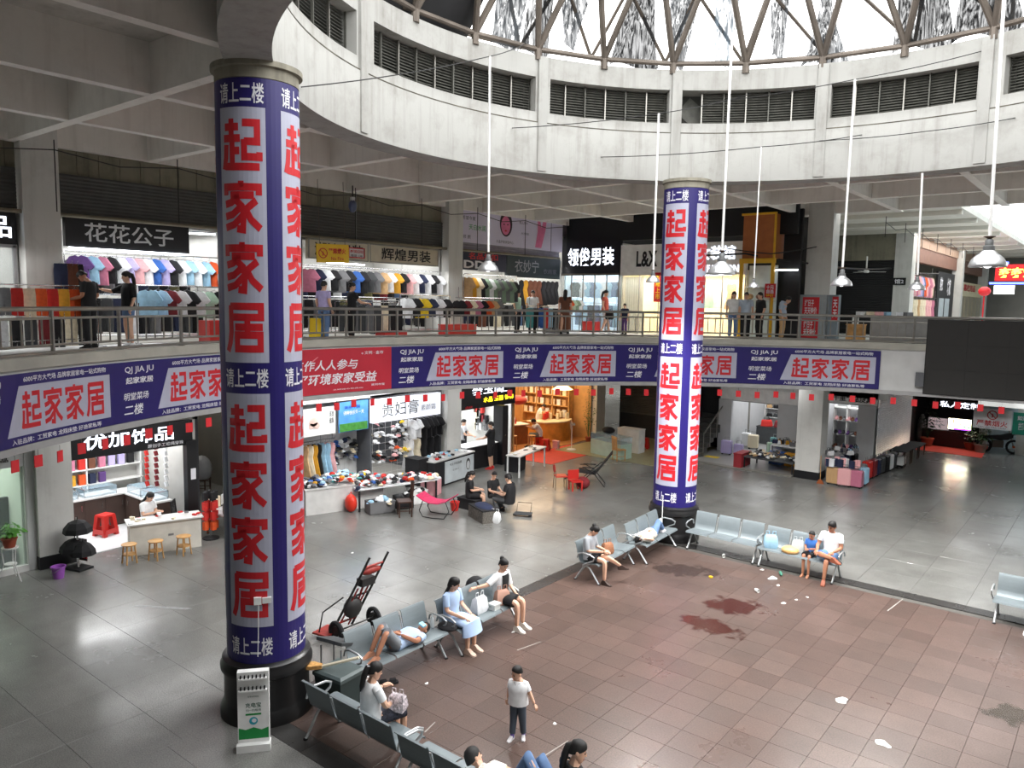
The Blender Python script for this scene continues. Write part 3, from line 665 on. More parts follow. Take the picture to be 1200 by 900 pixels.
def tube_lamp(label, a, b, cat='lamp', w=.02, group='fluorescent tubes in the shops'):
    a, b = Vector(a), Vector(b); o = thing('tube_lamp', label, cat, (a+b)/2, atan2(b.y-a.y, b.x-a.x), group); L_ = (b-a).length/2
    MB().box(0, 0, .04, 2*L_, .07, .04).build('batten', metal_w, o); MB().tube([(-L_, 0, 0), (L_, 0, 0)], w, 8).build('tube', lit_tube, o, True); return o
def room(name, x0, x1, y0, y1, z0, z1, wm, fm, cmat, openside):
    """interior shell of one shop: floor, ceiling and the three closed sides"""
    T = .06
    struct('floor_'+name, MB().span((x0, y0, z0), (x1, y1, z0+.02)), fm); struct('ceiling_'+name, MB().span((x0, y0, z1), (x1, y1, z1+T)), cmat)
    if openside != 'w': struct('wall_'+name+'_back' if openside == 'e' else 'wall_'+name+'_west', MB().span((x0, y0, z0), (x0+T, y1, z1)), wm)
    if openside != 'e': struct('wall_'+name+'_east', MB().span((x1-T, y0, z0), (x1, y1, z1)), wm)
    if openside != 's': struct('wall_'+name+'_south', MB().span((x0, y0, z0), (x1, y0+T, z1)), wm)
    if openside != 'n': struct('wall_'+name+'_north', MB().span((x0, y1-T, z0), (x1, y1, z1)), wm)
shopw = mat('shop_white_wall', (188, 188, 184), .6, var=.05); shopf = mat('pale_shop_floor', (160, 157, 150), .35, var=.06); darkw = mat('dark_shop_wall', (40, 41, 44), .7)
def shutter(label, M, w, h, m, pitch=.075):
    o = thing('roller_shutter', label, 'shutter'); o.matrix_world = M
    n = int(h/pitch); r = []
    for i in range(n+1):
        z = h*i/n; r += [[(0, z, 0), (w, z, 0)], [(0, z+pitch*.45, .022), (w, z+pitch*.45, .022)]] if i < n else [[(0, z, 0), (w, z, 0)]]
    mb = MB(); mb.loft(r, cap=False, close=False); fix = mb.build('slat_curtain', m, o); fix['kind'] = 'stuff'
    MB().span((0, -.05, -.02), (w, .0, .04)).build('bottom_bar', shutter_mat, o); return o
SL = SLAB
# ------------------------------------------------------------------ upper floor, west facade
wu = struct('wall_left_upper', MB().span((-15.35, -16, 8.6), (-15.2, 14.2, 9.95)), strip_mat)
for k in range(42):
    y = -14.9+.47*k
    if y < 7.2: MB().span((-15.2, y+.008, 8.62), (-15.17, y+.462, 9.22)).build('wall_panel', strip_mat, wu)
shutter('long dark roller shutter box above the clothes shop with the black sign', LF(-5.0, 7.76, -15.12), 6.2, .86, shutter_mat)
shutter('dark roller shutter box above the two cream shop signs', LF(1.3, 7.80, -15.12), 5.7, .82, shutter_mat)
shutter('dark roller shutter box above the shop at the gallery bend', LF(-9.5, 7.76, -15.12), 3.7, .86, shutter_mat)
o = tag(MB().tube([(-14.95, -10, 7.70), (-14.95, 13.6, 7.78)], .045, 8).build('conduit_pipe', mat('dull_pipe_paint', (124, 116, 98), .5, .2), None, True), 'long dull pipe running above the shop signs of the upper gallery', 'pipe')
struct('wall_left_lintel', MB().span((-15.3, -5.0, 7.70), (-15.14, 7.0, 7.80)), shutter_mat)
# shop 1
room('clothes_shop_a', -18.6, -15.2, -5.02, -.9, SL, 7.66, shopw, shopf, shopw, 'e')
silver = mat('silver_lettering', (206, 208, 210), .35, .3, var=0)
sg = sign('shop_sign', 'black shop sign with four silver brush characters over the t-shirt racks', LF(-4.9, 7.06), 2.85, .66, black, [('花花公子', 1.42, .34, 2.05, .42, .012, silver)], .14, group='shop signs of the upper gallery')
MB().tube([(.05, -.03, .02), (2.8, -.03, .02)], .018, 6).build('light_strip', lit_tube, sg)
tube_lamp('white tube lamp on the ceiling right of the black silver lettered sign', (-15.6, -1.9, 7.6), (-15.3, -1.2, 7.6))
tube_lamp('white tube lamp inside the shop with the black silver lettered sign', (-16.8, -4.2, 7.6), (-16.8, -2.6, 7.6))
ar = ['purple', 'light blue', 'rose', 'black', 'white', 'lilac', 'pink', 'white', 'blue', 'lilac', 'black', 'white', 'light blue', 'white', 'light blue', 'orange']
row('t-shirt', ar, (-15.55, -4.55, 6.98), (-15.2, -1.35, 6.98), D(40), 'the upper rack below the black sign', 't-shirts on the upper rack', .98)
g0 = [x for x in bpy.data.objects if x.get('label', '').startswith('blue t-shirt beside the white one on the upper rack below')][0]
tm = Matrix.Translation((0, 0, 0)); p = MB(); p.T = Matrix.Rotation(pi/2, 4, 'X'); p.text('China', 0, -.33, .26, .10, .015, 0, .075); p.text('1998', 0, -.44, .07, .035, .01, 0, .075); p.build('print', wht_print, g0)
row('t-shirt', ['light blue', 'sky blue', 'dark red', 'white', 'black', 'white', 'pale green', 'black', 'grey', 'black'], (-14.6, -3.45, 6.22), (-14.4, -1.2, 6.22), D(40), 'the lower rack near the railing', 't-shirts on the lower rack', .98)
rack('chrome rack with the lower row of t-shirts near the railing', (-14.62, -3.6, 0), (-14.38, -1.1, 0), SL, 6.24); rack('long chrome rack with the upper row of t-shirts under the black sign', (-15.57, -4.75, 0), (-15.18, -1.2, 0), SL, 7.0)
row('trousers', ['red', 'white', 'orange', 'white', 'grey', 'red', 'cream', 'orange', 'red', 'mustard', 'orange', 'black'], (-13.55, -7.6, 6.16), (-14.3, -4.75, 6.16), D(60), 'the low rack at the gallery bend', 'trousers on the rack at the bend', .62)
row('trousers', ['black', 'black', 'grey', 'white', 'black', 'dark grey', 'dark red', 'black', 'cream', 'black'], (-13.6, -7.6, 5.55), (-14.35, -4.75, 5.55), D(60), 'the bottom rail at the gallery bend', 'trousers on the bottom rail at the bend', .66)
rack('chrome rack of red and white trousers at the gallery bend', (-13.5, -7.8, 0), (-14.32, -4.6, 0), SL, 6.18)
row('trousers', ['navy', 'brown', 'brown', 'black'], (-14.75, -5.2, 6.72), (-14.75, -4.75, 6.72), D(70), 'the hooks on the square white pillar', 'trousers hung on the white pillar', .72)
DKC = ['black', 'dark grey', 'navy', 'black', 'grey', 'black', 'white', 'navy', 'dark grey', 'black', 'olive', 'black']
row('long shirt', DKC, (-16.6, -4.6, 6.95), (-16.6, -1.3, 6.95), D(20), 'the inner rail behind the silver lettering', 'shirts on the inner rail', 1.0)
row('trousers', DKC[::-1], (-16.1, -4.6, 6.0), (-15.9, -1.3, 6.0), D(30), 'the inner rail below silver lettering', 'trousers on the inner rail', .95)
row('long shirt', DKC+['dark red', 'black', 'denim', 'black'], (-16.7, 1.6, 6.95), (-16.7, 6.8, 6.95), D(20), 'the inner rail behind the cream signs', 'shirts on the inner rail behind the cream signs', 1.0)
row('trousers', (DKC+['navy', 'grey', 'black', 'black'])[::-1], (-15.9, 1.6, 6.05), (-15.8, 6.8, 6.05), D(30), 'the low inner rail behind the cream signs', 'trousers behind the cream signs', .95)
row('trousers', ['black', 'dark grey', 'navy', 'black', 'brown', 'black', 'cream', 'black', 'dark grey', 'denim', 'black', 'olive', 'black', 'grey'], (-15.8, 7.9, 5.95), (-15.6, 13.8, 5.95), D(30), 'the low inner rail under the lilac advertisement', 'trousers under the lilac advertisement', .9)
for z, a, b, n_ in ((6.95, (-16.6, -4.7), (-16.6, -1.2), 'inner rail of the silver lettered shop'), (6.0, (-16.1, -4.7), (-15.9, -1.2), 'low inner rail of the silver lettered shop'), (6.95, (-16.7, 1.5), (-16.7, 6.9), 'inner rail behind the cream signs'), (6.05, (-15.9, 1.5), (-15.8, 6.9), 'low inner rail behind the cream signs'), (5.95, (-15.8, 7.9), (-15.6, 13.8), 'low inner rail under the lilac advertisement'), (6.95, (-15.5, 10.4), (-15.2, 13.8), 'rail under the dark teal sign'), (6.1, (-14.45, 7), (-14.2, 9), 'short rail by the square pillar'), (6.2, (-14.3, 12.9), (-14.1, 14), 'small rail at the gallery corner'), (5.85, (-13.9, 10.2), (-13.6, 12.2), 'low front rail before the dark teal sign'), (6.95, (-15.0, 14.7), (-12.7, 14.7), 'rail behind the corner shop glass'), (6.0, (-14.9, 14.75), (-12.8, 14.75), 'low rail behind the corner shop glass'), (6.9, (-11.4, 15.6), (-7.8, 15.6), 'rail behind the warm glass'), (7.6, (-4.5, 25.4), (-4.5, 30.2), 'pink clothes rail beside the second square pillar'), (6.5, (-4.2, 24.9), (-4.2, 29.6), 'low clothes rail beside the second square pillar'), (5.55, (-13.6, -7.6), (-14.35, -4.75), 'bottom rail at the gallery bend')): rail_('chrome '+n_, a+(z,), b+(z,))
# shop at the bend
room('bend_shop', -18.6, -15.2, -9.6, -5.8, SL, 7.66, shopw, shopf, shopw, 'e')
sign('shop_sign', 'dark shop sign with glowing white characters at the gallery bend', LF(-8.6, 7.02), 2.75, .70, black, [('精品', 2.1, .36, 1.1, .46, .012, lit_white)], .14, group='shop signs of the upper gallery')
gw = thing('shop_window', 'grey framed glass shop front at the gallery bend', 'shop window', (-15.1, -7.2, SL)); MB().span((-.02, -1.3, .05), (.0, 1.3, 2.1)).build('pane', glass, gw)
for y in (-1.3, 0, 1.3): MB().box(0, y, 1.07, .08, .06, 2.15).build('frame_post', hang_mat, gw)
MB().box(0, 0, 2.13, .08, 2.66, .08).build('frame_head', hang_mat, gw)
# shop 2 (two cream signs)
struct('wall_left_mid', MB().span((-15.3, -.9, SL), (-15.15, 1.35, 7.8)), darkw)
room('clothes_shop_b', -18.6, -15.2, 1.35, 7.0, SL, 7.66, shopw, shopf, shopw, 'e')
cream = mat('cream_sign_board', (206, 198, 176), .55, var=.06)
sign('shop_sign', 'cream shop sign with four black characters between two shops', LF(3.75, 7.14), 3.0, .56, cream, [('辉煌男装', 1.55, .29, 2.15, .38, .014, black)], .14, group='shop signs of the upper gallery', border=steel)
sign('shop_sign', 'cream shop sign partly hidden behind the yellow warning board', LF(1.5, 7.14), 2.2, .56, cream, [('潮流男装', 1.1, .29, 1.8, .38, .014, black)], .14, group='shop signs of the upper gallery', border=steel)
sign('notice_board', 'small white and red notice hanging before the cream sign', LF(2.72, 7.22, -14.8), .62, .30, white_plas, [('商铺招租', .31, .19, .5, .09, .01, red_vinyl), ('电话 138', .31, .07, .42, .08, .006, black)], .03, border=red_vinyl, extra=lambda o: MB().tube([(.31, .3, 0), (.31, 1.95, 0)], .006, 5).build('hanging_wire', hang_mat, o))
yel = mat('yellow_board', (232, 190, 40), .5, var=.04)
ws = sign('warning_sign', 'yellow no fire warning board hanging beside the nearer column', frame_of((-14.0, 1.0, 6.98), (.1, 1, .03)), 1.02, .5, yel, [('严禁烟火', .64, .31, .56, .16, .02, red_vinyl), ('No Fire', .64, .11, .4, .09, .012, red_vinyl)], .03)
def ban(mb, cx, cy, r, z, m):
    n = 24
    for k in range(n):
        a, b = 2*pi*k/n, 2*pi*(k+1)/n; mb.add([(cx+q*cos(t), cy+q*sin(t), z) for q, t in ((r, a), (r, b), (r*.82, b), (r*.82, a))], [(3, 2, 1, 0)], m)
    d = r*.68; mb.add([(cx-d-.02*r, cy+d-.1*r, z), (cx-d+.1*r, cy+d+.02*r, z), (cx+d+.02*r, cy-d+.1*r, z), (cx+d-.1*r, cy-d-.02*r, z)], [(3, 2, 1, 0)], m)
    mb.add([(cx-.1*r, cy-.5*r, z-.001), (cx+.1*r, cy-.5*r, z-.001), (cx+.12*r, cy+.1*r, z-.001), (cx, cy+.5*r, z-.001), (cx-.12*r, cy+.1*r, z-.001)], [(0, 1, 2, 3, 4)], m)
m = MB(); ban(m, .19, .25, .14, .012, 0); m.build('prohibition_mark', red_vinyl, ws)
MB().tube([(.1, .5, 0), (.1, 2.2, 0)], .008, 5).build('hanging_wire', dark_steel, ws); MB().tube([(.9, .5, 0), (.9, 2.2, 0)], .008, 5).build('hanging_wire', dark_steel, ws)
tube_lamp('white tube lamp below the two cream signs', (-15.12, 2.2, 7.05), (-15.12, 3.6, 7.05)); tube_lamp('white tube lamp inside the second cream sign shop', (-16.6, 4.4, 7.6), (-16.6, 6.0, 7.6))
row('t-shirt', ['rose', 'navy', 'white', 'black', 'grey', 'black', 'blue', 'black', 'dark grey', 'grey', 'tan', 'white', 'mustard', 'black', 'pink', 'white', 'navy', 'white', 'black', 'white'], (-15.35, 1.55, 6.95), (-15.15, 6.9, 6.95), D(38), 'the upper rack below the cream signs', 't-shirts below the cream signs', 1.0)
rack('long chrome rack of t-shirts below the cream signs', (-15.37, 1.45, 0), (-15.13, 6.95, 0), SL, 6.97)
row('trousers', ['dark grey', 'grey', 'dark grey', 'grey', 'dark grey', 'cream', 'black', 'black'], (-14.15, 1.9, 5.9), (-14.35, 4.4, 5.9), D(35), 'the front rack before the cream signs', 'trousers on the front rack', .92)
row('t-shirt', ['white', 'black', 'yellow', 'navy', 'white', 'black'], (-14.4, 4.5, 6.15), (-14.55, 6.7, 6.15), D(25), 'the front rack by the square pillar', 't-shirts on the front rack', .95)
rack('chrome front rack of grey trousers before the cream signs', (-14.13, 1.7, 0), (-14.35, 4.3, 0), SL, 5.92); rack('chrome front rack with the yellow t-shirt', (-14.4, 4.4, 0), (-14.56, 6.8, 0), SL, 6.17)
def chest(name, label, cat, loc, s, m, rz=0, group=None, lid=True):
    o = thing(name, label, cat, loc, rz, group); MB().box(0, 0, s[2]/2, *s).build('body', m, o)
    if lid: MB().box(0, 0, s[2]+.01, s[0]+.03, s[1]+.03, .03).build('lid', m, o)
    return o
chest('storage_bin', 'large red storage bin under the light blue t-shirts by the railing', 'bin', (-14.1, -1.75, SL), (.5, 1.0, .55), hard('red'))
chest('storage_bin', 'low red bin below the black trousers by the railing', 'bin', (-13.9, 3.6, SL), (.4, .9, .2), hard('red')); chest('storage_bin', 'red bin with goods before the square pillar', 'bin', (-14.0, 6.6, SL), (.5, 1.3, .36), hard('red'))
chest('storage_bin', 'bright yellow plastic bag crate next to the nearer column', 'bin', (-13.6, .7, SL), (.3, .35, .6), hard('yellow'))
# shop 3 with advertising panel
room('clothes_shop_c', -18.6, -15.2, 7.75, 14.1, SL, 7.66, shopw, shopf, shopw, 'e')
lil = mat('lilac_advert_board', (214, 208, 228), .45, var=.04, scale=.6)
skin_pr = mat('printed_pink', (222, 120, 158), .5, var=.1); hair_pr = mat('printed_dark_hair', (42, 26, 36), .5); green_pr = mat('printed_green', (60, 160, 90), .5); grey_pr = mat('printed_grey', (110, 108, 122), .5)
def advert(o):
    m = MB(); n = 28
    def disc(cx, cy, rx, ry, z, mi): m.add([(cx+rx*cos(2*pi*k/n), cy+ry*sin(2*pi*k/n), z) for k in range(n)], [tuple(range(n))], mi)
    disc(2.55, .82, .36, .46, .012, 1); disc(2.53, .76, .27, .34, .015, 0); disc(2.43, .8, .05, .02, .017, 1); disc(2.64, .8, .05, .02, .017, 1); disc(2.53, .57, .07, .03, .017, 2)
    m.add([(4.35, .08, .012), (4.75, .08, .012), (5.0, .75, .012), (5.1, 1.3, .012), (4.9, 1.3, .012), (4.75, .85, .012), (4.62, 1.2, .012), (4.48, 1.2, .012), (4.5, .7, .012)], [tuple(range(9))], 0)
    m.build('portrait', [skin_pr, hair_pr, red_vinyl], o)
    for s_, cx, cy, w, h, mt in (('希望今夏', .5, .85, .7, .14, grey_pr), ('天白水润', .95, .55, .9, .2, green_pr), ('修 颜', .4, .2, .4, .14, grey_pr), ('BLUSH', 3.6, .95, .5, .1, grey_pr), ('Beauty', 3.5, 1.15, .6, .1, grey_pr), ('光感肌', 3.7, .55, .5, .09, grey_pr), ('水晶护肤体验中心', 2.5, .16, 1.0, .12, grey_pr)): MB().text(s_, cx, cy, w, h, .008, 0, .013).build('lettering', mt, o)
    for x in (1.55, 5.4): MB().span((x-.01, 0, 0), (x+.01, 1.33, .012)).build('seam', grey_pr, o)
sign('billboard', 'long lilac beauty advertisement with a round portrait above the shop signs', LF(7.8, 8.05, -15.1), 6.2, 1.33, lil, [], .1, 'advert', None, advert)
sign('billboard', 'dark photo panel at the end of the lilac advertisement', LF(14.05, 8.7, -15.1), .9, .8, mat('dark_photo_print', (74, 66, 76), .5, var=.5, scale=4), [], .08, 'advert')
sign('shop_sign', 'navy shop sign with red and white characters behind the pendant lamp', LF(7.85, 7.1), 2.5, .68, mat('navy_board', (26, 30, 58), .5), [('名品折扣', 1.2, .5, 1.6, .24, .02, red_vinyl), ('DDC', 1.0, .2, 1.7, .28, .03, wht_print)], .12, group='shop signs of the upper gallery')
sign('shop_sign', 'dark teal shop sign with grey outlined characters beside the corner', LF(10.4, 6.95), 3.4, .8, mat('dark_teal_board', (22, 42, 46), .5), [('衣妙宁', 1.2, .42, 1.5, .48, .004, hang_mat), ('衣尚家', 2.7, .28, .9, .2, .004, grey_pr)], .12, group='shop signs of the upper gallery')
shutter('grey roller shutter box under the lilac advertisement', LF(7.8, 7.72, -15.12), 6.0, .36, mat('grey_shutter_steel', (150, 146, 158), .5, .3))
tube_lamp('white tube lamp in the shop under the dark teal sign', (-16.4, 10.8, 7.6), (-16.4, 12.8, 7.6))
row('long shirt', ['tan', 'mustard', 'cream', 'black', 'sage green', 'white', 'sage green', 'grey', 'sage green', 'grey', 'sage green', 'dark grey'], (-14.9, 7.9, 6.95), (-14.6, 10.3, 6.85), D(60), 'the tall rack behind the lamp', 'long shirts on the tall rack', .95)
rack('tall silver rack of sage green shirts behind the pendant lamp', (-14.9, 7.85, 0), (-14.6, 10.4, 0), SL, 6.95)
row('t-shirt', ['black', 'dark red', 'cream', 'rose', 'black', 'orange', 'tan', 'grey'], (-14.45, 7.0, 6.1), (-14.2, 9.0, 6.1), D(45), 'the short rack by the square pillar', 'tops on the short rack', .8)
row('dress', ['black', 'white', 'cream', 'white', 'black', 'mustard', 'brown', 'brown', 'brown', 'black', 'black', 'black', 'black'], (-15.5, 10.4, 6.95), (-15.2, 13.8, 6.95), D(40), 'the rail under the dark teal sign', 'dresses under the dark teal sign', .95)
row('t-shirt', ['white', 'orange', 'pale green', 'sage green', 'white'], (-14.3, 13.0, 6.2), (-14.1, 13.9, 6.2), D(40), 'the small rack at the corner', 'tops on the corner rack', .8)
row('trousers', ['teal', 'black', 'blue', 'red', 'light blue', 'black', 'purple', 'navy'], (-13.9, 10.2, 5.85), (-13.6, 12.2, 5.85), D(50), 'the low rail before the teal sign', 'trousers on the low rack', .8)
chest('display_table', 'grey display counter before the dark teal sign', 'table', (-13.9, 12.0, SL), (.6, .9, .75), hard('grey', .6)); chest('storage_bin', 'red bin before the glass shop at the corner', 'bin', (-13.6, 14.0, SL), (.6, .35, .4), hard('red'))

# ------------------------------------------------------------------ upper floor, north facade (shops that face the camera)
struct('wall_upper_dark', MB().span((-16, 14.3, 8.45), (-5.7, 14.45, 9.95)), black_shut)
room('mens_shop', -15.2, -12.5, 14.35, 17.0, SL, 8.3, mat('pale_blue_shop_wall', (200, 216, 226), .6), shopf, shopw, 's')
sign('shop_sign', 'dark navy shop sign with glowing white characters at the gallery corner', BF(-15.25, 7.2, 14.2), 2.75, 1.25, mat('navy_black_board', (16, 17, 30), .5), [('领俊男装', 1.4, .66, 2.2, .72, .012, lit_white)], .2, group='shop signs of the upper gallery')
gw = thing('shop_window', 'glass shop front under the glowing dark navy sign', 'shop window', (-13.85, 14.25, SL))
for k in range(5):
    x = -1.2+.56*k; MB().box(x, 0, 1.15, .53, .012, 2.25).build('pane', glass, gw)
for k in range(6): MB().box(-1.48+.56*k, 0, 1.15, .03, .05, 2.3).build('frame_post', dark_steel, gw)
MB().box(-.07, 0, 2.3, 2.85, .06, .08).build('frame_head', dark_steel, gw)
row('t-shirt', ['black', 'white', 'light blue', 'denim', 'sky blue', 'white', 'light blue', 'denim', 'navy'], (-15.0, 14.7, 6.95), (-12.7, 14.7, 6.95), D(-10), 'the rail behind the corner shop glass', 'tops behind the corner shop glass', .95)
row('trousers', ['denim', 'light blue', 'navy', 'denim', 'sky blue', 'denim', 'light blue'], (-14.9, 14.75, 6.0), (-12.8, 14.75, 6.0), D(-10), 'the low rail behind the corner shop glass', 'jeans behind the corner shop glass', .95)
warm_w = mat('warm_shop_wall', (244, 232, 200), .6, var=.04)
room('white_shop', -12.45, -7.4, 14.35, 17.0, SL, 7.2, warm_w, shopf, warm_w, 's')
sign('shop_sign', 'large white shop sign with glowing letters behind the farther column', BF(-12.45, 7.1, 14.2), 5.05, 1.16, white_plas, [('L&X', 1.15, .62, .9, .6, .03, black), ('女装馆', 3.95, .78, 1.4, .5, .012, lit_white), ('FASHION', 4.2, .22, 1.2, .26, .012, lit_white)], .2, group='shop signs of the upper gallery')
gw = thing('shop_window', 'glass shop front glowing warm under the white sign', 'shop window', (-9.93, 14.25, SL))
for k in range(6): MB().box(-2.1+.84*k, 0, 1.12, .8, .012, 2.2).build('pane', glass, gw)
for k in range(7): MB().box(-2.52+.84*k, 0, 1.12, .03, .05, 2.24).build('frame_post', hang_mat, gw)
cur = MB()
for k in range(16): cur.box(-12.35+.05*k, 14.5+.02*(k % 2), SL+1.1, .055, .03, 2.2)
tag(cur.build('curtain', mat('cream_curtain', (232, 224, 200), .8), None), 'cream curtain behind the warm glass shop front', 'curtain')
sign('poster', 'small red and yellow poster on the warm glass beside the farther column', BF(-10.95, 6.1, 14.18), .35, 1.1, red_vinyl, [('新\n款\n上\n市', .17, .55, .2, .9, .02, yel)], .01, 'poster')
row('dress', ['cream', 'yellow', 'pink', 'cream', 'pale green', 'white', 'tan', 'cream'], (-11.4, 15.6, 6.9), (-7.8, 15.6, 6.9), D(20), 'the rail behind the warm glass', 'dresses behind the warm glass', .9)
tube_lamp('white tube lamp in the shop with glowing corner sign', (-14.8, 15.2, 8.24), (-13, 15.2, 8.24)); tube_lamp('tube lamp in the warm glass shop', (-11.5, 15.4, 7.14), (-8.4, 15.4, 7.14))
# yellow framed kiosk
ks = thing('kiosk', 'yellow framed kiosk with orange top panel and white shelves', 'kiosk', (-6.85, 13.85, SL))
MB().box(0, .45, 3.5, 1.1, .9, 1.5).build('top_panel', mat('orange_brown_panel', (176, 104, 56), .6, var=.1), ks)
yf = mat('yellow_frame_paint', (226, 176, 40), .45)
for x in (-.55, .55): MB().box(x, 0, 1.3, .1, .1, 2.6).build('post', yf, ks)
MB().box(0, 0, 2.68, 1.24, .12, .16).build('beam', yf, ks); MB().box(0, -.02, 4.25, 1.2, .1, .07).build('beam', yf, ks); MB().box(.57, -.02, 3.45, .06, .06, 1.6).build('post', yf, ks)
MB().box(0, .6, 1.3, 1.0, .05, 2.5).build('back_panel', mat('pale_panel', (214, 228, 230), .4), ks)
for z in (.9, 1.35, 1.8): MB().box(0, .4, z, 1.0, .35, .03).build('shelf', metal_w, ks)
for i, (n, c) in enumerate((('round tan bun tray', 'tan'), ('brown bread loaf', 'brown'), ('cream cake', 'cream'))): tag(MB().ball((-7.2+.35*i, 14.2, SL+1.47), .13, .11, .1).build('bread', cm(c), None, True), n+' on the yellow kiosk shelf', 'food')
struct('wall_upper_black', MB().span((-6.2, 14.6, SL), (-5.65, 14.75, 9.3)), black_shut)
tube_lamp('white tube lamp on the dark wall beside the square pillar', (-6.3, 14.1, 7.25), (-5.55, 14.1, 7.2))
sg = sign('price_sign', 'small red price sign on a pole beside the kiosk', BF(-6.45, 6.3, 13.6), .36, .46, red_vinyl, [('十元\n自选', .18, .27, .26, .28, .02, wht_print), ('特价', .18, .07, .26, .1, .015, yel)], .03); MB().tube([(.18, 0, -.02), (.18, -1.4, -.02)], .012, 6).build('pole', steel, sg)
cab = thing('advert_cabinet', 'grey cabinet with red posters round the foot of the square pillar', 'cabinet', (-5.2, 15.05, SL))
MB().box(-.05, 0, .78, .9, .3, 1.56).build('body', mat('grey_cabinet_paint', (150, 158, 162), .5), cab); MB().box(.62, .0, .78, .3, .3, 1.56).build('door', mat('blue_grey_door', (120, 134, 142), .5), cab)
for zc in (1.15, .42): m = MB(); m.T = Matrix.Translation((-.12, -.155, zc)) @ Matrix.Rotation(pi/2, 4, 'X'); m.quad((-.28, -.33, 0), (.28, -.33, 0), (.28, .33, 0), (-.28, .33, 0), 0); m.text('好日子\n天天特价', 0, 0, .42, .5, .02, 1, .005); m.build('poster', [red_vinyl, wht_print], cab)
m = MB(); m.T = Matrix.Translation((.68, -.155, 1.1)) @ Matrix.Rotation(pi/2, 4, 'X'); m.quad((-.1, -.4, 0), (.1, -.4, 0), (.1, .4, 0), (-.1, .4, 0), 0); m.text('天\n天', 0, 0, .14, .6, .02, 1, .005); m.build('poster', [red_vinyl, wht_print], cab)
# rear aisle
shutter('black roller shutter wall behind the square pillar', BF(-7.4, SL, 24.0), 2.6, 3.2, black_shut); struct('wall_rear_strip', MB().span((-7.4, 24.0, 8.05), (-4.8, 24.2, 9.4)), strip_mat)
struct('wall_rear_a', MB().span((-16, 17.05, SL), (-5.7, 17.2, 9.3)), black_shut); struct('wall_rear_b', MB().span((-7.5, 17.2, SL), (-7.4, 24.2, 9.3)), dk)
bei = mat('beige_brown_facia', (168, 138, 118), .6, var=.08); ra = struct('wall_rear_aisle', MB().span((-4.7, 24.6, 8.1), (-4.45, 46, 9.3)), mat('brown_facia', (128, 92, 78), .6))
for k in range(11): MB().span((-4.45, 24.7+1.9*k, 8.75), (-4.4, 26.55+1.9*k, 9.3)).build('facia_panel', bei, ra)
struct('wall_rear_lower', MB().span((-7.4, 24.6, SL), (-7.3, 46, 8.1)), mat('cream_shop_back', (222, 212, 190), .6))
for k, y in enumerate((36.2, 45)): pillar(-4.4, y, .5, .5, SL, 9.3, 'trim_pillar_%d' % (6+k), False)
row('long shirt', ['rose', 'pink', 'rose', 'pink', 'lilac', 'denim', 'orange', 'pink', 'rose', 'pink', 'cream'], (-4.5, 25.4, 7.6), (-4.5, 30.2, 7.6), D(75), 'the pink rail beside the second square pillar', 'pink tops in the rear aisle', 1.1)
row('dress', ['cream', 'tan', 'cream', 'cream', 'pink', 'pink', 'rose', 'black'], (-4.2, 24.9, 6.5), (-4.2, 29.6, 6.5), D(70), 'the low rail beside the second square pillar', 'dresses in the rear aisle', .95)
sign('shop_sign', 'tall black shop front with white characters in the rear aisle', LF(30.9, SL, -4.4), 4.4, 3.0, black, [('美衣', .9, 2.4, .7, .7, .03, wht_print), ('坊家', 2.9, 2.3, .9, .9, .03, wht_print)], .1, group='shop signs of the upper gallery', extra=lambda o: [MB().span((.6+1.5*k, .1, 0), (1.8+1.5*k, 1.7, .01)).build('pane', mat('pale_window', (176, 188, 194), .3), o) for k in range(2)])
sign('storefront', 'cream shop front with narrow doors in the rear aisle', LF(37.2, SL, -4.4), 8, 2.7, mat('cream_front', (226, 212, 176), .5), [('喜庆用品', 3.0, 2.4, 4, .4, .03, red_vinyl)], .1, 'shop front', extra=lambda o: [MB().span((.4+1.3*k, .1, 0), (1.5+1.3*k, 1.9, .02)).build('door', mat('glazed_door', (160, 150, 130), .3), o) for k in range(6)])
neon = thing('neon_sign', 'red neon sign with yellow characters at the end of the rear aisle', 'sign'); neon.matrix_world = BF(-1.9, 7.35, 30.0)
MB().span((0, 0, -.1), (2.2, .75, 0)).build('board', mat('red_sign_board', (190, 24, 30), .4, emit=.5), neon); MB().text('奔奔童装', 1.1, .38, 1.9, .46, .03, 0, .02).build('lettering', mat('yellow_neon', (255, 214, 80), .5, emit=3, var=0), neon); MB().span((-.2, .75, 0), (.5, .87, .02)).span((-.2, -.15, 0), (2.2, -.06, .02)).build('edge_light', mat('blue_neon', (90, 110, 255), .5, emit=3, var=0), neon)
shop_lit = mat('lit_white_panel', (250, 250, 245), .5, emit=1.6, var=0); o = sign('light_box', 'white light box under the red neon sign', BF(-1.9, 6.75, 30.0), .8, .4, shop_lit, [], .1)
o = thing('red_lantern', 'red festival lantern on a stand in the rear aisle', 'lantern', (-2.2, 29.5, SL)); MB().ball((0, 0, 2.0), .26, .26, .22).build('shade', red_paper, o, True); MB().tube([(0, 0, 0), (0, 0, 1.8)], .03, 6).build('pole', red_vinyl, o)
o = thing('display_table', 'long white table in the rear aisle', 'table', (-.6, 26.0, SL)); MB().box(0, 0, .8, 3.2, .7, .06).build('table_top', metal_w, o); [MB().tube([(x, y, 0), (x, y, .78)], .03, 6).build('leg', metal_w, o) for x in (-1.5, 1.5) for y in (-.3, .3)]
o = thing('display_table', 'white goods table behind the rear end of the railing', 'table', (-3.4, 16.6, SL)); MB().box(0, 0, .85, 2.0, .8, .06).build('table_top', metal_w, o); [MB().tube([(x, y, 0), (x, y, .83)], .03, 6).build('leg', metal_w, o) for x in (-.9, .9) for y in (-.3, .3)]
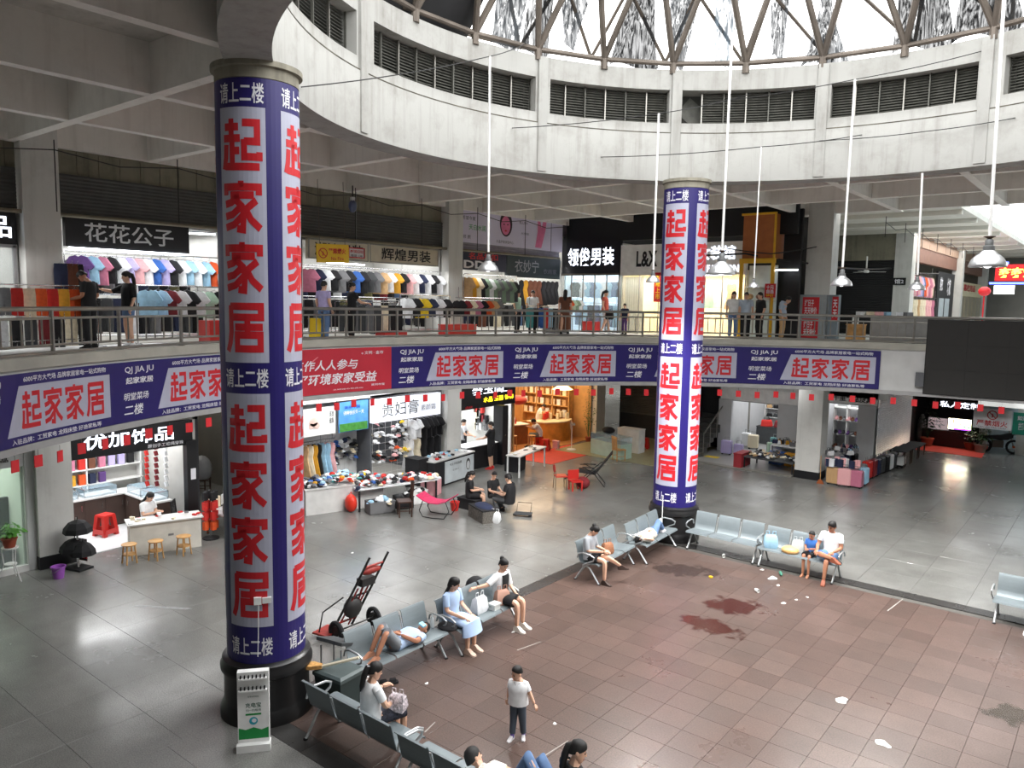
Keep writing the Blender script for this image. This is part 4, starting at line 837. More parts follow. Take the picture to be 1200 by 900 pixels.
for i, c in enumerate(('white', 'cream', 'pink', 'light blue', 'white', 'grey')): tag(MB().box(-4.1+.28*i, 16.5+.1*(i % 2), SL+.95, .26, .36, .14, rz=.2*i).build('folded_cloth', cm(c), None), 'folded %s cloth on the white goods table, %s' % (c, ('near the pillar end', 'second along', 'third along', 'by the middle', 'past the middle', 'at the far end')[i]), 'cloth')
chest('cardboard_box', 'brown cardboard box on the gallery floor at the railing end', 'box', (-3.6, 14.1, SL), (.5, .4, .6), wood_l); chest('counter', 'grey counter panel behind the railing end', 'counter', (-2.2, 15.0, SL), (2.3, .5, .85), mat('grey_panel_paint', (150, 150, 148), .6))
o = sign('number_plate', 'black number plate on the second square pillar', BF(-4.85, 7.0, 23.9), .5, .3, black, [('馆2', .25, .15, .36, .2, .02, wht_print)], .03)
# brighter atrium beyond the rear aisle
aw = mat('pale_blue_atrium_wall', (100, 117, 124), .7, var=.05); struct('wall_atrium', MB().span((2.5, 15.4, SL), (2.7, 46, 14)), aw)
bpy.data.objects['ceiling_rear'].scale = (1, 1, 1)
# ------------------------------------------------------------------ ground floor furniture builders
def wood_stool(label, x, y, rz=0, group='round pine stools at the jewellery counter', h=.45, z=0):
    o = thing('stool', label, 'stool', (x, y, z), rz, group)
    MB().lathe([(.15, h-.03), (.165, h-.02), (.165, h-.005), (.155, h)], 20).build('seat', wood_l, o, True)
    for a in range(4):
        c, s_ = cos(pi/4+a*pi/2), sin(pi/4+a*pi/2); MB().tube([(.16*c, .16*s_, 0), (.12*c, .12*s_, h-.03)], .018, 6).build('leg', wood_l, o, True)
    MB().lathe([(.125, .2), (.14, .2), (.14, .225), (.125, .225)], 16).build('ring', wood_l, o, True); return o
def plastic_stool(label, x, y, c='red', h=.46, z=0, s=.16):
    o = thing('plastic_stool', label, 'stool', (x, y, z), .3)
    m = MB(); t, b = s*.78, s*1.08
    m.loft([[(k*.6, j*.6, h) for k, j in ((-t, -t), (t, -t), (t, t), (-t, t))], [(k, j, h) for k, j in ((-t, -t), (t, -t), (t, t), (-t, t))], [(k, j, h-.05) for k, j in ((-t-.01, -t-.01), (t+.01, -t-.01), (t+.01, t+.01), (-t-.01, t+.01))]], 0); m.build('seat', hard(c), o)
    for sx in (-1, 1):
        for sy in (-1, 1): MB().loft([[(sx*(b-q), sy*(b-w), 0) for q, w in ((0, 0), (.09, 0), (.09, .09), (0, .09))], [(sx*(t-q), sy*(t-w), h-.03) for q, w in ((-.01, -.01), (.1, -.01), (.1, .1), (-.01, .1))]]).build('leg', hard(c), o)
    for a in range(4): m = MB(); m.T = Matrix.Rotation(a*pi/2, 4, 'Z'); m.box(0, -b*.98, .14, b*1.7, .02, .12); m.build('apron', hard(c), o)
    return o
def table(name, label, x, y, sx, sy, h, rz, top, legm, group=None, th=.04, cat='table', z=0):
    o = thing(name, label, cat, (x, y, z), rz, group); MB().box(0, 0, h-th/2, sx, sy, th).build('table_top', top, o)
    for a in (-1, 1):
        for b in (-1, 1): MB().box(a*(sx/2-.05), b*(sy/2-.05), (h-th)/2, .045, .045, h-th).build('leg', legm, o)
    return o
def goods(kind, n, x, y, sx, sy, z, rz, cols, where, group, maker, layers=1):
    """small wares laid in a loose heap on a table, each an object of its own"""
    for i in range(n):
        u, v = random.uniform(-.5, .5), random.uniform(-.5, .5); lay_ = random.random()*layers
        p = (x+u*sx*cos(rz)-v*sy*sin(rz), y+u*sx*sin(rz)+v*sy*cos(rz), z+lay_*.08*(1-abs(u))); c = random.choice(cols)
        pos = ('near end' if u < -.3 else 'before middle' if u < -.1 else 'middle' if u < .1 else 'past middle' if u < .3 else 'far end')+(', front edge' if v < -.2 else ', back edge' if v > .2 else ', centre')
        maker(uniq('%s %s %s, %s' % (c, kind, where, pos), ['%s %s %s, %s, %s' % (c, kind, where, pos, w_) for w_ in ('higher', 'lower', 'turned', 'tipped', 'upturned', 'squashed')]), p, random.uniform(0, 6.3), cm(c), group)
def cap_maker(label, p, rz, m, group):
    if 'cap' not in PROTO:
        b = MB(); b.lathe([(.088, 0), (.092, .03), (.078, .065), (.042, .085), (.003, .09)], 12); 
        b.add([(.06, -.085, .012), (.14, -.07, .0), (.18, 0, -.006), (.14, .07, .0), (.06, .085, .012), (.06, 0, .02)], [(0, 1, 2, 3, 4, 5), (5, 4, 3, 2, 1, 0)]); b.ball((0, 0, .092), .010, nu=6, nv=4)
        PROTO['cap'] = o = b.build('cap', m, None, True)
    else: o = PROTO['cap'].copy(); COL.objects.link(o); recolour(o, m)
    o.location = p; o.scale = (random.uniform(.75, 1),)*3; o.rotation_euler = (random.uniform(-.4, .4), random.uniform(-.4, .4), rz); tag(o, label, 'cap', group)
def bag_maker(label, p, rz, m, group):
    if 'handbag' not in PROTO:
        b = MB(); b.loft([[(x*w, y*d, z) for x, y in ((-1, -1), (1, -1), (1, 1), (-1, 1))] for w, d, z in ((.11, .045, 0), (.12, .05, .02), (.105, .035, .12), (.1, .012, .15))]); b.tube([(-.06, 0, .14), (-.04, 0, .22), (.04, 0, .22), (.06, 0, .14)], .007, 5, 1)
        PROTO['handbag'] = o = b.build('handbag', [m, cm('black')], None)
    else: o = PROTO['handbag'].copy(); COL.objects.link(o); recolour(o, m)
    o.location = p; o.rotation_euler = (0, random.uniform(-.2, .2), rz); tag(o, label, 'bag', group)
def shoe_maker(label, p, rz, m, group):
    if 'slipper' not in PROTO:
        b = MB(); b.loft([[(x, y*w, 0) for y in (-1, 1)]+[(x, y*w, .03) for y in (1, -1)] for x, w in ((-.12, .03), (-.09, .042), (0, .036), (.08, .048), (.125, .03))]); b.loft([[(x, -.048, .02), (x, -.03, .07), (x, .03, .07), (x, .048, .02)] for x in (.0, .09)], 0)
        PROTO['slipper'] = o = b.build('slipper', m, None, True)
    else: o = PROTO['slipper'].copy(); COL.objects.link(o); recolour(o, m)
    o.location = p; o.rotation_euler = (0, 0, rz); tag(o, label, 'shoe', group)
def box_maker(label, p, rz, m, group):
    if 'goods_box' not in PROTO:
        b = MB().box(0, 0, .05, .12, .08, .1).box(0, 0, .102, .124, .084, .014); PROTO['goods_box'] = o = b.build('goods_box', m, None)
    else: o = PROTO['goods_box'].copy(); COL.objects.link(o); recolour(o, m)
    o.location = p; o.rotation_euler = (0, 0, rz); tag(o, label, 'box', group)
def suitcase(label, x, y, rz, c, h=.62, w=.42, d=.26, z=0, handle=True, group='suitcases of the luggage shop'):
    o = thing('suitcase', label, 'suitcase', (x, y, z), rz, group); m = hard(c, .3)
    b = MB(); r = .05
    b.loft([[(k*(w/2-q), j*(d/2-q), zz) for k, j in ((-1, -.8), (-.85, -1), (.85, -1), (1, -.8), (1, .8), (.85, 1), (-.85, 1), (-1, .8))] for q, zz in ((.03, .05), (0, .08), (0, h-.03), (.03, h))]); b.build('shell', m, o)
    rb = MB()
    for k in (-.3, -.1, .1, .3): rb.box(k*w*1.1, -d/2-.004, h/2+.02, .02, .012, h*.78)
    rb.build('rib', m, o); MB().box(0, 0, h/2+.02, w+.006, .012, h-.06).build('zip_band', cm('black'), o)
    if handle: MB().tube([(-.09, .04, h-.01), (-.09, .04, h+.12), (.09, .04, h+.12), (.09, .04, h-.01)], .012, 6).build('handle', hang_mat, o)
    for k in (-1, 1):
        for j in (-1, 1): MB().ball((k*(w/2-.06), j*(d/2-.05), .03), .03, .018, .03, 8, 6).build('wheel', cm('black'), o)
    return o
def glass_box(label, x, y, sx, sy, z, h, rz=0):
    o = thing('display_case', label, 'display case', (x, y, z), rz, 'glass display cases on the jewellery counter'); MB().box(0, 0, h/2, sx, sy, h).build('glass_box', mat('pale_blue_glass', (176, 206, 222), .08, alpha=.35, var=0), o)
    e = MB()
    for a in (-1, 1):
        for b in (-1, 1): e.box(a*sx/2, b*sy/2, h/2, .012, .012, h)
        e.box(0, a*sy/2, h, sx, .012, .012).box(a*sx/2, 0, h, .012, sy, .012)
    e.build('edge_frame', chrome, o); MB().box(0, 0, .03, sx*.9, sy*.9, .04).build('tray', cm('white'), o); return o
# ------------------------------------------------------------------ ground floor, west facade
gw_wall = mat('white_ground_wall', (216, 218, 218), .5, var=.05, scale=1.5); lit_ceil = mat('bright_shop_ceiling', (244, 246, 250), .6, var=0)
# shop window nearest the bend
struct('wall_ground_bend_head', MB().span((-15.3, -16, 2.32), (-15.0, -5.05, 3.95)), gw_wall)
room('bend_ground_shop', -18.5, -15.1, -10.0, -5.95, 0, 3.2, mat('pale_green_wall', (222, 234, 222), .6, var=.03), shopf, lit_ceil, 'e')
gw = thing('shop_window', 'white framed glass shop window with a mannequin inside, nearest the gallery bend', 'shop window', (-15.05, -7.4, 0))
MB().box(0, 0, 1.2, .012, 2.9, 2.2).build('pane', glass, gw); MB().box(0, 0, .07, .14, 3.0, .14).build('sill', metal_w, gw)
for y in (-1.5, .0, 1.47): MB().box(0, y, 1.2, .1, .07, 2.3).build('frame_post', metal_w, gw)
o = thing('mannequin', 'headless mannequin in a beige dress behind the shop window', 'mannequin', (-15.9, -6.75, 0))
MB().loft([[(r*cos(a*pi/6), r*.7*sin(a*pi/6), z) for a in range(12)] for r, z in ((.22, .55), (.17, .95), (.12, 1.12), (.18, 1.32), (.17, 1.42), (.06, 1.47), (.05, 1.56))]).build('dress', mat('beige_print', (206, 196, 172), .8, var=.3, scale=20), o, True); MB().tube([(0, 0, 0), (0, 0, .6)], .02, 8).build('stand', chrome, o); MB().lathe([(.2, 0), (.2, .02)], 20).build('base', chrome, o)
o = sign('wall_lettering', 'small black lettering over the shop window nearest the bend', LF(-7.0, 2.4, -14.99), .8, .2, gw_wall, [('服饰·精品', .4, .1, .7, .1, .02, black)], .01)
tag(MB().span((-15.9, -6.5, .02), (-15.4, -6.1, .5)).span((-15.95, -6.2, .02), (-15.85, -6.0, 1.5)).build('dark_cabinet', cm('dark grey'), None), 'dark cabinet standing behind the shop window', 'cabinet')
struct('wall_ground_bend', MB().span((-15.25, -5.95, 0), (-14.98, -5.03, 3.95)), gw_wall)
for y, zz in ((-5.55, 1.05), (-5.3, 1.1)):
    o = thing('conduit', 'thin conduit with a grey switch box on the white pillar, %s' % ('nearer the window' if y < -5.5 else 'nearer the jewellery shop'), 'conduit', (-14.95, y, 0)); MB().tube([(0, 0, zz), (0, 0, 3.4)], .014, 6).build('pipe', dark_steel, o); MB().box(.02, 0, zz, .05, .11, .16).build('switch_box', hang_mat, o)
leaf_m = mat('fresh_green_leaf', (92, 160, 58), .5, var=.3, scale=12)
def plant(label, x, y, z, r, h, n, m=leaf_m, pot=None, name='potted_plant', potm=None, ps=.14):
    o = thing(name, label, 'plant', (x, y, z)); potm = potm or mat('terracotta', (150, 70, 46), .7)
    MB().lathe([(ps*.7, 0), (ps, ps*1.2), (ps*1.08, ps*1.25), (ps*1.08, ps*1.45), (ps*.9, ps*1.45)], 20).build('pot', potm, o, True)
    lf = MB()
    for k in range(n):
        a, b = random.uniform(0, 2*pi), random.uniform(.1, 1); d = Vector((cos(a)*b, sin(a)*b, random.uniform(-.1, 1)*(1.2-b))); p = Vector((d.x*r, d.y*r, ps*1.5+h*.25+d.z*h*.7)); u = Vector((cos(a), sin(a), -.4)).normalized(); w = Vector((-sin(a), cos(a), .2)); s_ = r*.30
        lf.add([tuple(p), tuple(p+u*s_*.5+w*s_*.35), tuple(p+u*s_*1.1), tuple(p+u*s_*.5-w*s_*.35)], [(0, 1, 2), (0, 2, 3)])
        if k % 4 == 0: lf.tube([(0, 0, ps*1.3), tuple(p*.6+Vector((0, 0, ps*.6))), tuple(p)], .004, 4)
    lf.build('foliage', m, o, True); return o
plant('bushy green potted plant on a white wire stand by the shop window', -14.62, -6.42, .72, .27, .34, 170)
o = thing('plant_stand', 'white wire plant stand before the shop window', 'plant stand', (-14.62, -6.42, 0))
for a in range(3): c, s_ = cos(a*2.09+.4), sin(a*2.09+.4); MB().tube([(.26*c, .26*s_, 0), (.12*c, .12*s_, .36), (.15*c, .15*s_, .72)], .012, 6).build('leg', metal_w, o, True)
MB().lathe([(.15, .70), (.16, .70), (.16, .72), (.15, .72)], 20).build('ring', metal_w, o); MB().lathe([(.11, .35), (.12, .35), (.12, .37), (.11, .37)], 16).build('lower_ring', metal_w, o)
# umbrella display rack
o = thing('umbrella_rack', 'white stand holding open black umbrellas against the white pillar', 'rack', (-14.35, -5.2, 0), .3)
MB().tube([(0, 0, 0), (0, 0, 1.15)], .02, 8).build('pole', metal_w, o); MB().box(0, 0, .02, .5, .35, .04).build('base', cm('black'), o)
for z, r, dx in ((.98, .3, .02), (.55, .32, -.08), (.5, .26, .16)):
    m = MB(); m.lathe([(r, -.16), (r*.93, -.05), (r*.6, .07), (.02, .13)], 8, (dx, 0, z)); m.tube([(dx, 0, z+.13), (dx, 0, z+.2)], .012, 6); m.build('umbrella', cm('black'), o)
MB().box(-.12, .2, .36, .3, .02, .5).build('board', mat('dark_red_board', (60, 30, 30), .6), o); MB().box(-.12, .19, .2, .3, .02, .07).build('red_band', red_vinyl, o)
o = thing('bucket', 'purple plastic bucket on the floor beside the umbrella stand', 'bucket', (-14.05, -5.72, 0)); MB().lathe([(.10, 0), (.135, .24), (.15, .245), (.15, .26), (.125, .26), (.095, .02)], 24).build('body', hard('lilac') if 0 else mat('purple_plastic', (150, 84, 176), .35), o, True); MB().tube([(-.14, 0, .24), (-.1, -.1, .17), (0, -.15, .13), (.1, -.1, .17), (.14, 0, .24)], .006, 5).build('handle', hang_mat, o)
# jewellery shop
struct('wall_ground_head_a', MB().span((-15.3, -5.05, 2.9), (-15.1, -1.9, 3.95)), dk)
room('jewellery_shop', -17.75, -15.1, -5.05, -2.0, 0, 2.95, shopw, mat('white_shop_floor', (222, 224, 226), .25, var=.03), lit_ceil, 'e')
sign('shop_sign', 'black shop sign with glowing white characters over the jewellery shop', LF(-5.0, 2.30, -14.95), 2.85, .62, black, [('优加饰品', 1.3, .36, 2.1, .36, .012, lit_white), ('原创手工编绳穿珠', 2.15, .09, .9, .09, .006, wht_print)], .14, group='shop signs of the ground floor')
o = thing('door_frame', 'black door frame of the jewellery shop beside the alley', 'frame', (-14.98, -2.22, 0)); MB().box(0, 0, 1.2, .2, .26, 2.4).build('jamb', black, o); MB().box(.11, .02, 1.55, .012, .13, .28).build('paper_notice', wht_print, o)
cbn = mat('dark_walnut_cabinet', (70, 56, 50), .45, var=.12, scale=3)
cn = thing('jewellery_counter', 'dark walnut L-shaped counter in the jewellery shop', 'counter', (-16.6, -4.0, 0))
MB().span((-.9, -1.0, 0), (-.4, 1.5, .82)).build('body', cbn, cn); MB().span((-.4, 1.05, 0), (1.2, 1.5, .82)).build('side_body', cbn, cn); MB().span((-.92, -1.0, .82), (-.36, 1.5, .86)).span((-.36, 1.0, .82), (1.22, 1.5, .86)).build('worktop', metal_w, cn)
for k in range(4): d_ = MB().span((-.405, -.95+.5*k, .05), (-.385, -.48+.5*k, .78)).build('cabinet_door', cbn, cn); MB().span((-.385, -.55+.5*k, .55), (-.365, -.53+.5*k, .7)).build('handle', chrome, d_)
for k in range(2): d_ = MB().span((-.3+.75*k, 1.03, .05), (.4+.75*k, 1.05, .78)).build('cabinet_door', cbn, cn); MB().span((-.2+.75*k, 1.01, .55), (-.18+.75*k, 1.03, .7)).build('handle', chrome, d_)
for i, (x, y, sx, sy) in enumerate(((-17.25, -4.5, .45, .8), (-17.25, -3.55, .45, .8), (-16.5, -2.75, .7, .4), (-15.8, -2.75, .6, .4))): glass_box('glass display case on the walnut counter, %s' % ('at the pillar end of the back run', 'second on the back run', 'in the corner of the side run', 'at the front of the side run')[i], x, y, sx, sy, .86, .22)
sh = thing('wall_shelf', 'white wall shelves full of boxed trinkets in the jewellery shop', 'shelf', (-17.58, -3.6, 0))
for z in (1.1, 1.5, 1.9): MB().box(0, 0, z, .3, 2.7, .03).build('shelf_board', metal_w, sh)
for y in (-1.3, -.1, 1.3): MB().box(0, y, 1.5, .3, .03, 1.2).build('divider', metal_w, sh)
for r, (z, cc) in enumerate(((1.12, ['purple', 'navy', 'blue', 'mustard', 'orange', 'navy', 'purple']), (1.52, ['brown', 'rose', 'brown', 'rose', 'red', 'brown', 'rose', 'lilac', 'lilac', 'black']), (1.92, ['black', 'white', 'black', 'white', 'black', 'black', 'white']))):
    for i, c in enumerate(cc): box_maker(uniq('%s trinket box on the %s wall shelf' % (c, ('lower', 'middle', 'upper')[r]), ['%s trinket box beside the %s one on the %s wall shelf' % (c, cc[i-1], ('lower', 'middle', 'upper')[r]), '%s trinket box between %s and %s ones, %s wall shelf' % (c, cc[i-1], cc[(i+1) % len(cc)], ('lower', 'middle', 'upper')[r])]), (-17.5, -4.8+.25*i, z), pi/2+random.uniform(-.1, .1), cm(c), 'trinket boxes in the jewellery shop'); bpy.context.scene.objects[-1].scale = (1.3, 1.3, 2.4)
for i, (c, y) in enumerate((('red', -2.75), ('dark red', -2.6), ('white', -2.45))):
    m = MB()
    for k in range(7): m.tube([(0, 0, 2.2-.16*k), (.02, .02, 2.08-.16*k)], .05, 6)
    o = tag(m.build('bead_string', cm(c), None, True), '%s string of tassels hanging in the jewellery shop' % c, 'tassel', 'tassel strings in the jewellery shop'); o.location = (-16.2+.2*i, y, 0)
tube_lamp('bright tube lamp on the jewellery shop ceiling', (-16.6, -4.6, 2.89), (-16.6, -2.6, 2.89), group='fluorescent tubes in the ground floor shops')
plastic_stool('tall red plastic stool on the white floor of the jewellery shop', -16.35, -3.75, h=.55, s=.2)
o = thing('work_counter', 'white cabinet table with craft wares before the jewellery shop', 'counter', (-14.28, -3.28, 0), atan2(1.5, .5)); MB().box(0, .0, .36, 1.55, .5, .72).build('body', mat('off_white_cabinet', (214, 210, 200), .5), o); MB().box(0, 0, .74, 1.65, .62, .03).build('table_top', metal_w, o); MB().box(.1, -.255, .4, .12, .012, .05).build('lock_plate', hang_mat, o)
goods('craft box', 16, -14.28, -3.28, 1.5, .5, .755, atan2(1.5, .5), ['red', 'white', 'pink', 'grey', 'cream'], 'on the white craft table', 'craft boxes on the white table', box_maker)
for o in [x for x in bpy.data.objects if x.get('group') == 'craft boxes on the white table']: o.scale = (.8, .8, .3)
wood_stool('round pine stool before the white craft table, at the bucket end', -13.87, -4.31); wood_stool('round pine stool before the white craft table, in the middle', -13.68, -3.8, .5); wood_stool('round pine stool before the white craft table, at the alley end', -13.55, -3.2, .2)
o = thing('trinket_stand', 'red trinket stand with small boxes between the craft table and the alley', 'rack', (-14.2, -2.15, 0))
MB().tube([(0, 0, 0), (0, 0, 1.25)], .02, 6).build('pole', chrome, o); MB().lathe([(.2, 0), (.2, .03)], 12).build('base', cm('black'), o)
for z, c in ((.35, 'orange'), (.6, 'red'), (.85, 'red'), (1.1, 'black')): m = MB(); [m.box(.13*cos(a), .13*sin(a), z, .11, .11, .2, rz=a) for a in (0, 1.57, 3.14, 4.71)]; m.build('pouch', cm(c), o)
table('market_table', 'low table of folded wares beside the alley, near the column', -14.3, -1.3, .9, 1.4, .6, .1, cm('white'), cm('brown'))
goods('folded sock bundle', 26, -14.3, -1.3, .9, 1.4, .62, .1, ['white', 'navy', 'blue', 'grey', 'red', 'cream'], 'on the low table by the alley', 'sock bundles on the low table', box_maker, 2)
chest('cardboard_box', 'tan cardboard box below the low table by the alley', 'box', (-13.75, -1.5, 0), (.5, .7, .42), mat('cardboard', (196, 150, 110), .8), .2); goods('towel roll', 14, -13.75, -1.5, .5, .7, .44, .2, ['white', 'pink', 'red', 'orange'], 'on the tan cardboard box', 'towel rolls on the cardboard box', box_maker)
# alley
struct('wall_alley_side', MB().span((-26, -2.0, 0), (-15.1, -1.92, 3.9)), darkw); struct('wall_alley_end', MB().span((-24.1, -2, 0), (-24, 1.1, 3.9)), dk); struct('wall_alley_other', MB().span((-26, .98, 0), (-15.1, 1.05, 3.9)), dk)
def dining_chair(label, x, y, rz, m, z=0, h=.45, hb=.95, name='chair', slats=4, group=None):
    o = thing(name, label, 'chair', (x, y, z), rz, group); MB().box(0, 0, h-.02, .42, .4, .04).build('seat', m, o)
    for a in (-1, 1): MB().box(a*.18, -.17, (h-.04)/2, .035, .035, h-.04).build('leg', m, o); MB().tube([(a*.18, .17, 0), (a*.18, .18, h), (a*.18, .23, hb)], .02, 6).build('leg', m, o)
    MB().box(0, .225, hb-.04, .4, .025, .08).build('top_rail', m, o)
    for k in range(slats): MB().tube([(-.12+.24*k/max(slats-1, 1), .185, h), (-.12+.24*k/max(slats-1, 1), .222, hb-.08)], .011, 5).build('back_slat', m, o)
    for a in (-1, 1): MB().box(a*.18, 0, .18, .02, .34, .02).build('stretcher', m, o)
    return o
dining_chair('dark wooden chair draped with a grey plastic cover in the alley', -18.6, .1, 2.2, wood_d)
tag(MB().ball((-18.6, .1, .75), .32, .3, .42, 12, 8).build('dust_cover', mat('translucent_grey_plastic', (170, 172, 176), .4, alpha=.75), None, True), 'grey plastic dust cover over the alley chair', 'cover')
plant('orange flower bush at the end of the alley', -22.5, .0, 0, .7, 1.4, 160, mat('orange_blossom', (206, 120, 50), .6, var=.4, scale=10)); plant('red leaved shrub at the end of the alley', -22.6, -1.1, 0, .6, 1.0, 120, mat('red_shrub', (130, 56, 40), .6, var=.4, scale=10))
chest('bench_table', 'small wooden table with wares at the end of the alley', 'table', (-21.0, .4, 0), (.9, .6, .6), wood_l); tag(MB().box(-20.6, -.4, .012, .9, .5, .022).build('floor_mat', mat('striped_mat', (206, 170, 60), .8, var=.5, scale=6), None), 'yellow and red striped mat on the alley floor', 'mat')
# hat shop
struct('wall_ground_head_b', MB().span((-15.3, 1.0, 2.95), (-15.1, 16.6, 3.95)), gw_wall)
room('hat_shop', -18.5, -15.1, 3.8, 7.0, 0, 2.95, mat('hat_shop_wall', (90, 92, 96), .6), shopf, lit_ceil, 'e')
hwl = struct('wall_hat_side', MB().span((-15.9, 1.05, 0), (-15.8, 3.8, 2.95)), gw_wall); MB().span((-15.8, 2.42, .1), (-15.795, 2.44, 2.9)).build('panel_joint', hang_mat, hwl)
sign('shop_sign', 'glowing white shop sign with grey characters over the hat shop', LF(3.75, 2.16, -14.9), 3.0, .74, mat('lit_sign_face', (236, 240, 248), .5, emit=.5, var=0), [('贵妇膏', 1.15, .38, 1.6, .46, .0, cm('dark grey')), ('素颜霜', 2.4, .3, .7, .2, 0, grey_pr)], .16, group='shop signs of the ground floor')
def flowers(o):
    m = MB(); n = 20
    for cx, cy, r, c in ((.35, .42, .16, 0), (.45, .30, .12, 0), (.28, .30, .10, 0)): m.add([(cx+r*cos(2*pi*k/n), cy+r*.8*sin(2*pi*k/n), .012+.001*c) for k in range(n)], [tuple(range(n))], 0)
    m.build('printed_flower', mat('beige_pink_print', (226, 196, 184), .5, var=.2), o)
sign('poster', 'white poster with a pale printed flower on the hat shop side wall', LF(1.3, 2.0, -15.1), 1.15, .82, white_plas, [('芙蓉\n雅集', 1.0, .5, .16, .36, .004, black)], .03, 'poster', extra=flowers)
def meadow(o):
    MB().span((.02, .02, 0), (1.1, .26, .012)).build('printed_grass', mat('print_green', (70, 140, 60), .5, var=.3, scale=8), o); MB().text('健康快乐每一天', .56, .58, .8, .13, .012, 0, .013).build('lettering', wht_print, o); MB().text('美丽中国', .5, .75, .6, .1, .01, 0, .013).build('lettering', mat('print_blue', (30, 70, 170), .5), o)
sign('poster', 'blue sky and green meadow poster beside the white flower poster', LF(2.58, 1.98, -15.1), 1.14, .92, mat('print_sky_blue', (84, 150, 214), .5, var=.15), [], .03, 'poster', extra=meadow)
row('dress', ['tan', 'cream', 'mustard', 'black', 'light blue', 'light blue', 'pink'], (-15.5, 1.5, 1.75), (-15.5, 2.6, 1.75), D(30), 'the hat shop side rail', 'dresses on the side wall rail', .95)
def cap_wall(n, y0, y1, z0, z1, x, cols, where, group):
    rows_ = int(sqrt(n)); k = 0
    for r in range(rows_):
        for c_ in range(int(n/rows_)):
            cap_maker('%s cap %s' % (cols[k % len(cols)], where), (x+random.uniform(-.05, .05), y0+(y1-y0)*(c_+.5)/(n/rows_)+random.uniform(-.03, .03), z0+(z1-z0)*(r+.5)/rows_), random.uniform(-.4, .4), cm(random.choice(cols)), group); k += 1
CW = ['white', 'white', 'cream', 'grey', 'black', 'navy', 'white', 'tan', 'sky blue', 'yellow', 'black', 'dark grey', 'orange', 'rose', 'mustard']
def caps(n, box, cols, where, group):
    for i in range(n):
        c = random.choice(cols); q = [random.random() for _ in range(3)]; pos = ('low' if q[2] < .25 else 'below middle' if q[2] < .5 else 'above middle' if q[2] < .75 else 'high')+(' at the column end' if q[1] < .33 else ' in the middle' if q[1] < .67 else ' at the far end'); cap_maker(uniq('%s cap %s, %s' % (c, where, pos), ['%s cap %s, %s, %s' % (c, where, pos, w_) for w_ in ('tilted', 'level', 'turned')]), tuple(a+(b-a)*k for (a, b), k in zip(box, q)), random.uniform(-1, 1), cm(c), group)
caps(38, ((-15.76, -15.62), (2.6, 3.75), (.85, 1.65)), ['grey', 'white', 'cream', 'navy', 'black', 'blue', 'dark grey'], 'on the hat shop side wall', 'caps on the side wall')
caps(58, ((-15.4, -15.1), (3.95, 5.3), (.75, 2.1)), ['white', 'black', 'white', 'black', 'cream', 'white', 'dark grey', 'orange', 'white', 'black', 'pink'], 'under the glowing white sign', 'caps below the white sign')
caps(22, ((-15.4, -15.1), (5.3, 6.0), (.6, 2.0)), ['white', 'white', 'black', 'yellow', 'cream'], 'beside the white garments', 'caps beside the white garments')
row('t-shirt', ['white', 'white', 'black', 'black', 'black', 'black'], (-15.2, 5.5, 2.15), (-15.1, 6.9, 2.15), D(10), 'the front rail of the hat shop', 'tops at the hat shop front', 1.0); row('dress', ['white', 'cream', 'black', 'black', 'black'], (-15.2, 5.4, 1.5), (-15.1, 6.9, 1.5), D(10), 'the lower rail of the hat shop', 'lower garments at the hat shop front', 1.0)
rail_('chrome rail on the hat shop side wall', (-15.5, 1.4, 1.75), (-15.5, 2.7, 1.75)); rail_('chrome front rail of the hat shop', (-15.2, 5.4, 2.15), (-15.1, 6.95, 2.15), .6); rail_('chrome lower rail of the hat shop', (-15.2, 5.4, 1.5), (-15.1, 6.95, 1.5), .6)
for lb, x, y0, y1 in (('white wire display grid of caps under the glowing white sign', -15.42, 3.9, 6.05), ('white wire display grid of caps on the hat shop side wall', -15.775, 2.5, 3.8)):
    o = thing('display_grid', lb, 'rack', (x, (y0+y1)/2, .02)); w_ = (y1-y0)/2; q = MB()
    for k in range(9): q.tube([(0, -w_+2*w_*k/8, .1), (0, -w_+2*w_*k/8, 2.1)], .006, 4)
    q.build('upright_wire', metal_w, o); q = MB(); [q.tube([(0, -w_, .1+.25*k), (0, w_, .1+.25*k)], .006, 4) for k in range(9)]; q.build('cross_wire', metal_w, o); [MB().tube([(0, a*w_, 0), (0, a*w_, 2.1)], .014, 6).build('post', metal_w, o) for a in (-1, 1)]
# hat tables
wbrd = mat('white_table_skirt', (214, 214, 212), .6)
o = thing('hat_table', 'long white skirted table heaped with caps by the column', 'table', (-14.25, 1.9, 0), 1.25); MB().box(0, 0, .35, 2.3, 1.0, .7).build('skirt', wbrd, o); MB().box(0, 0, .72, 2.36, 1.06, .04).build('table_top', wbrd, o)
MIX = ['white', 'white', 'white', 'black', 'grey', 'cream', 'white', 'dark grey', 'navy', 'black', 'red', 'blue', 'yellow', 'cream', 'light blue', 'grey', 'teal', 'pink', 'orange', 'mustard', 'sky blue']
goods('cap', 95, -14.25, 1.9, 2.25, 1.0, .74, 1.25, MIX, 'on the long skirted table', 'caps heaped on the white table', cap_maker, 2.5)
table('hat_table', 'black legged table with yellow and white caps before the hat shop', -13.35, 3.2, 2.6, .75, .66, 1.3, cm('white'), cm('black'))
goods('cap', 85, -13.35, 3.2, 2.6, .75, .67, 1.3, ['white', 'white', 'cream', 'black', 'white', 'yellow', 'grey', 'black', 'cream', 'orange', 'white', 'navy', 'white', 'dark grey', 'red'], 'on the black legged table', 'caps on the black legged table', cap_maker, 2)
goods('hair band', 55, -13.35, 3.2, 2.5, .7, .69, 1.3, ['black', 'white', 'pink', 'grey', 'red', 'dark grey', 'blue'], 'on the black legged table', 'hair bands on the hat table', box_maker, 1.5)
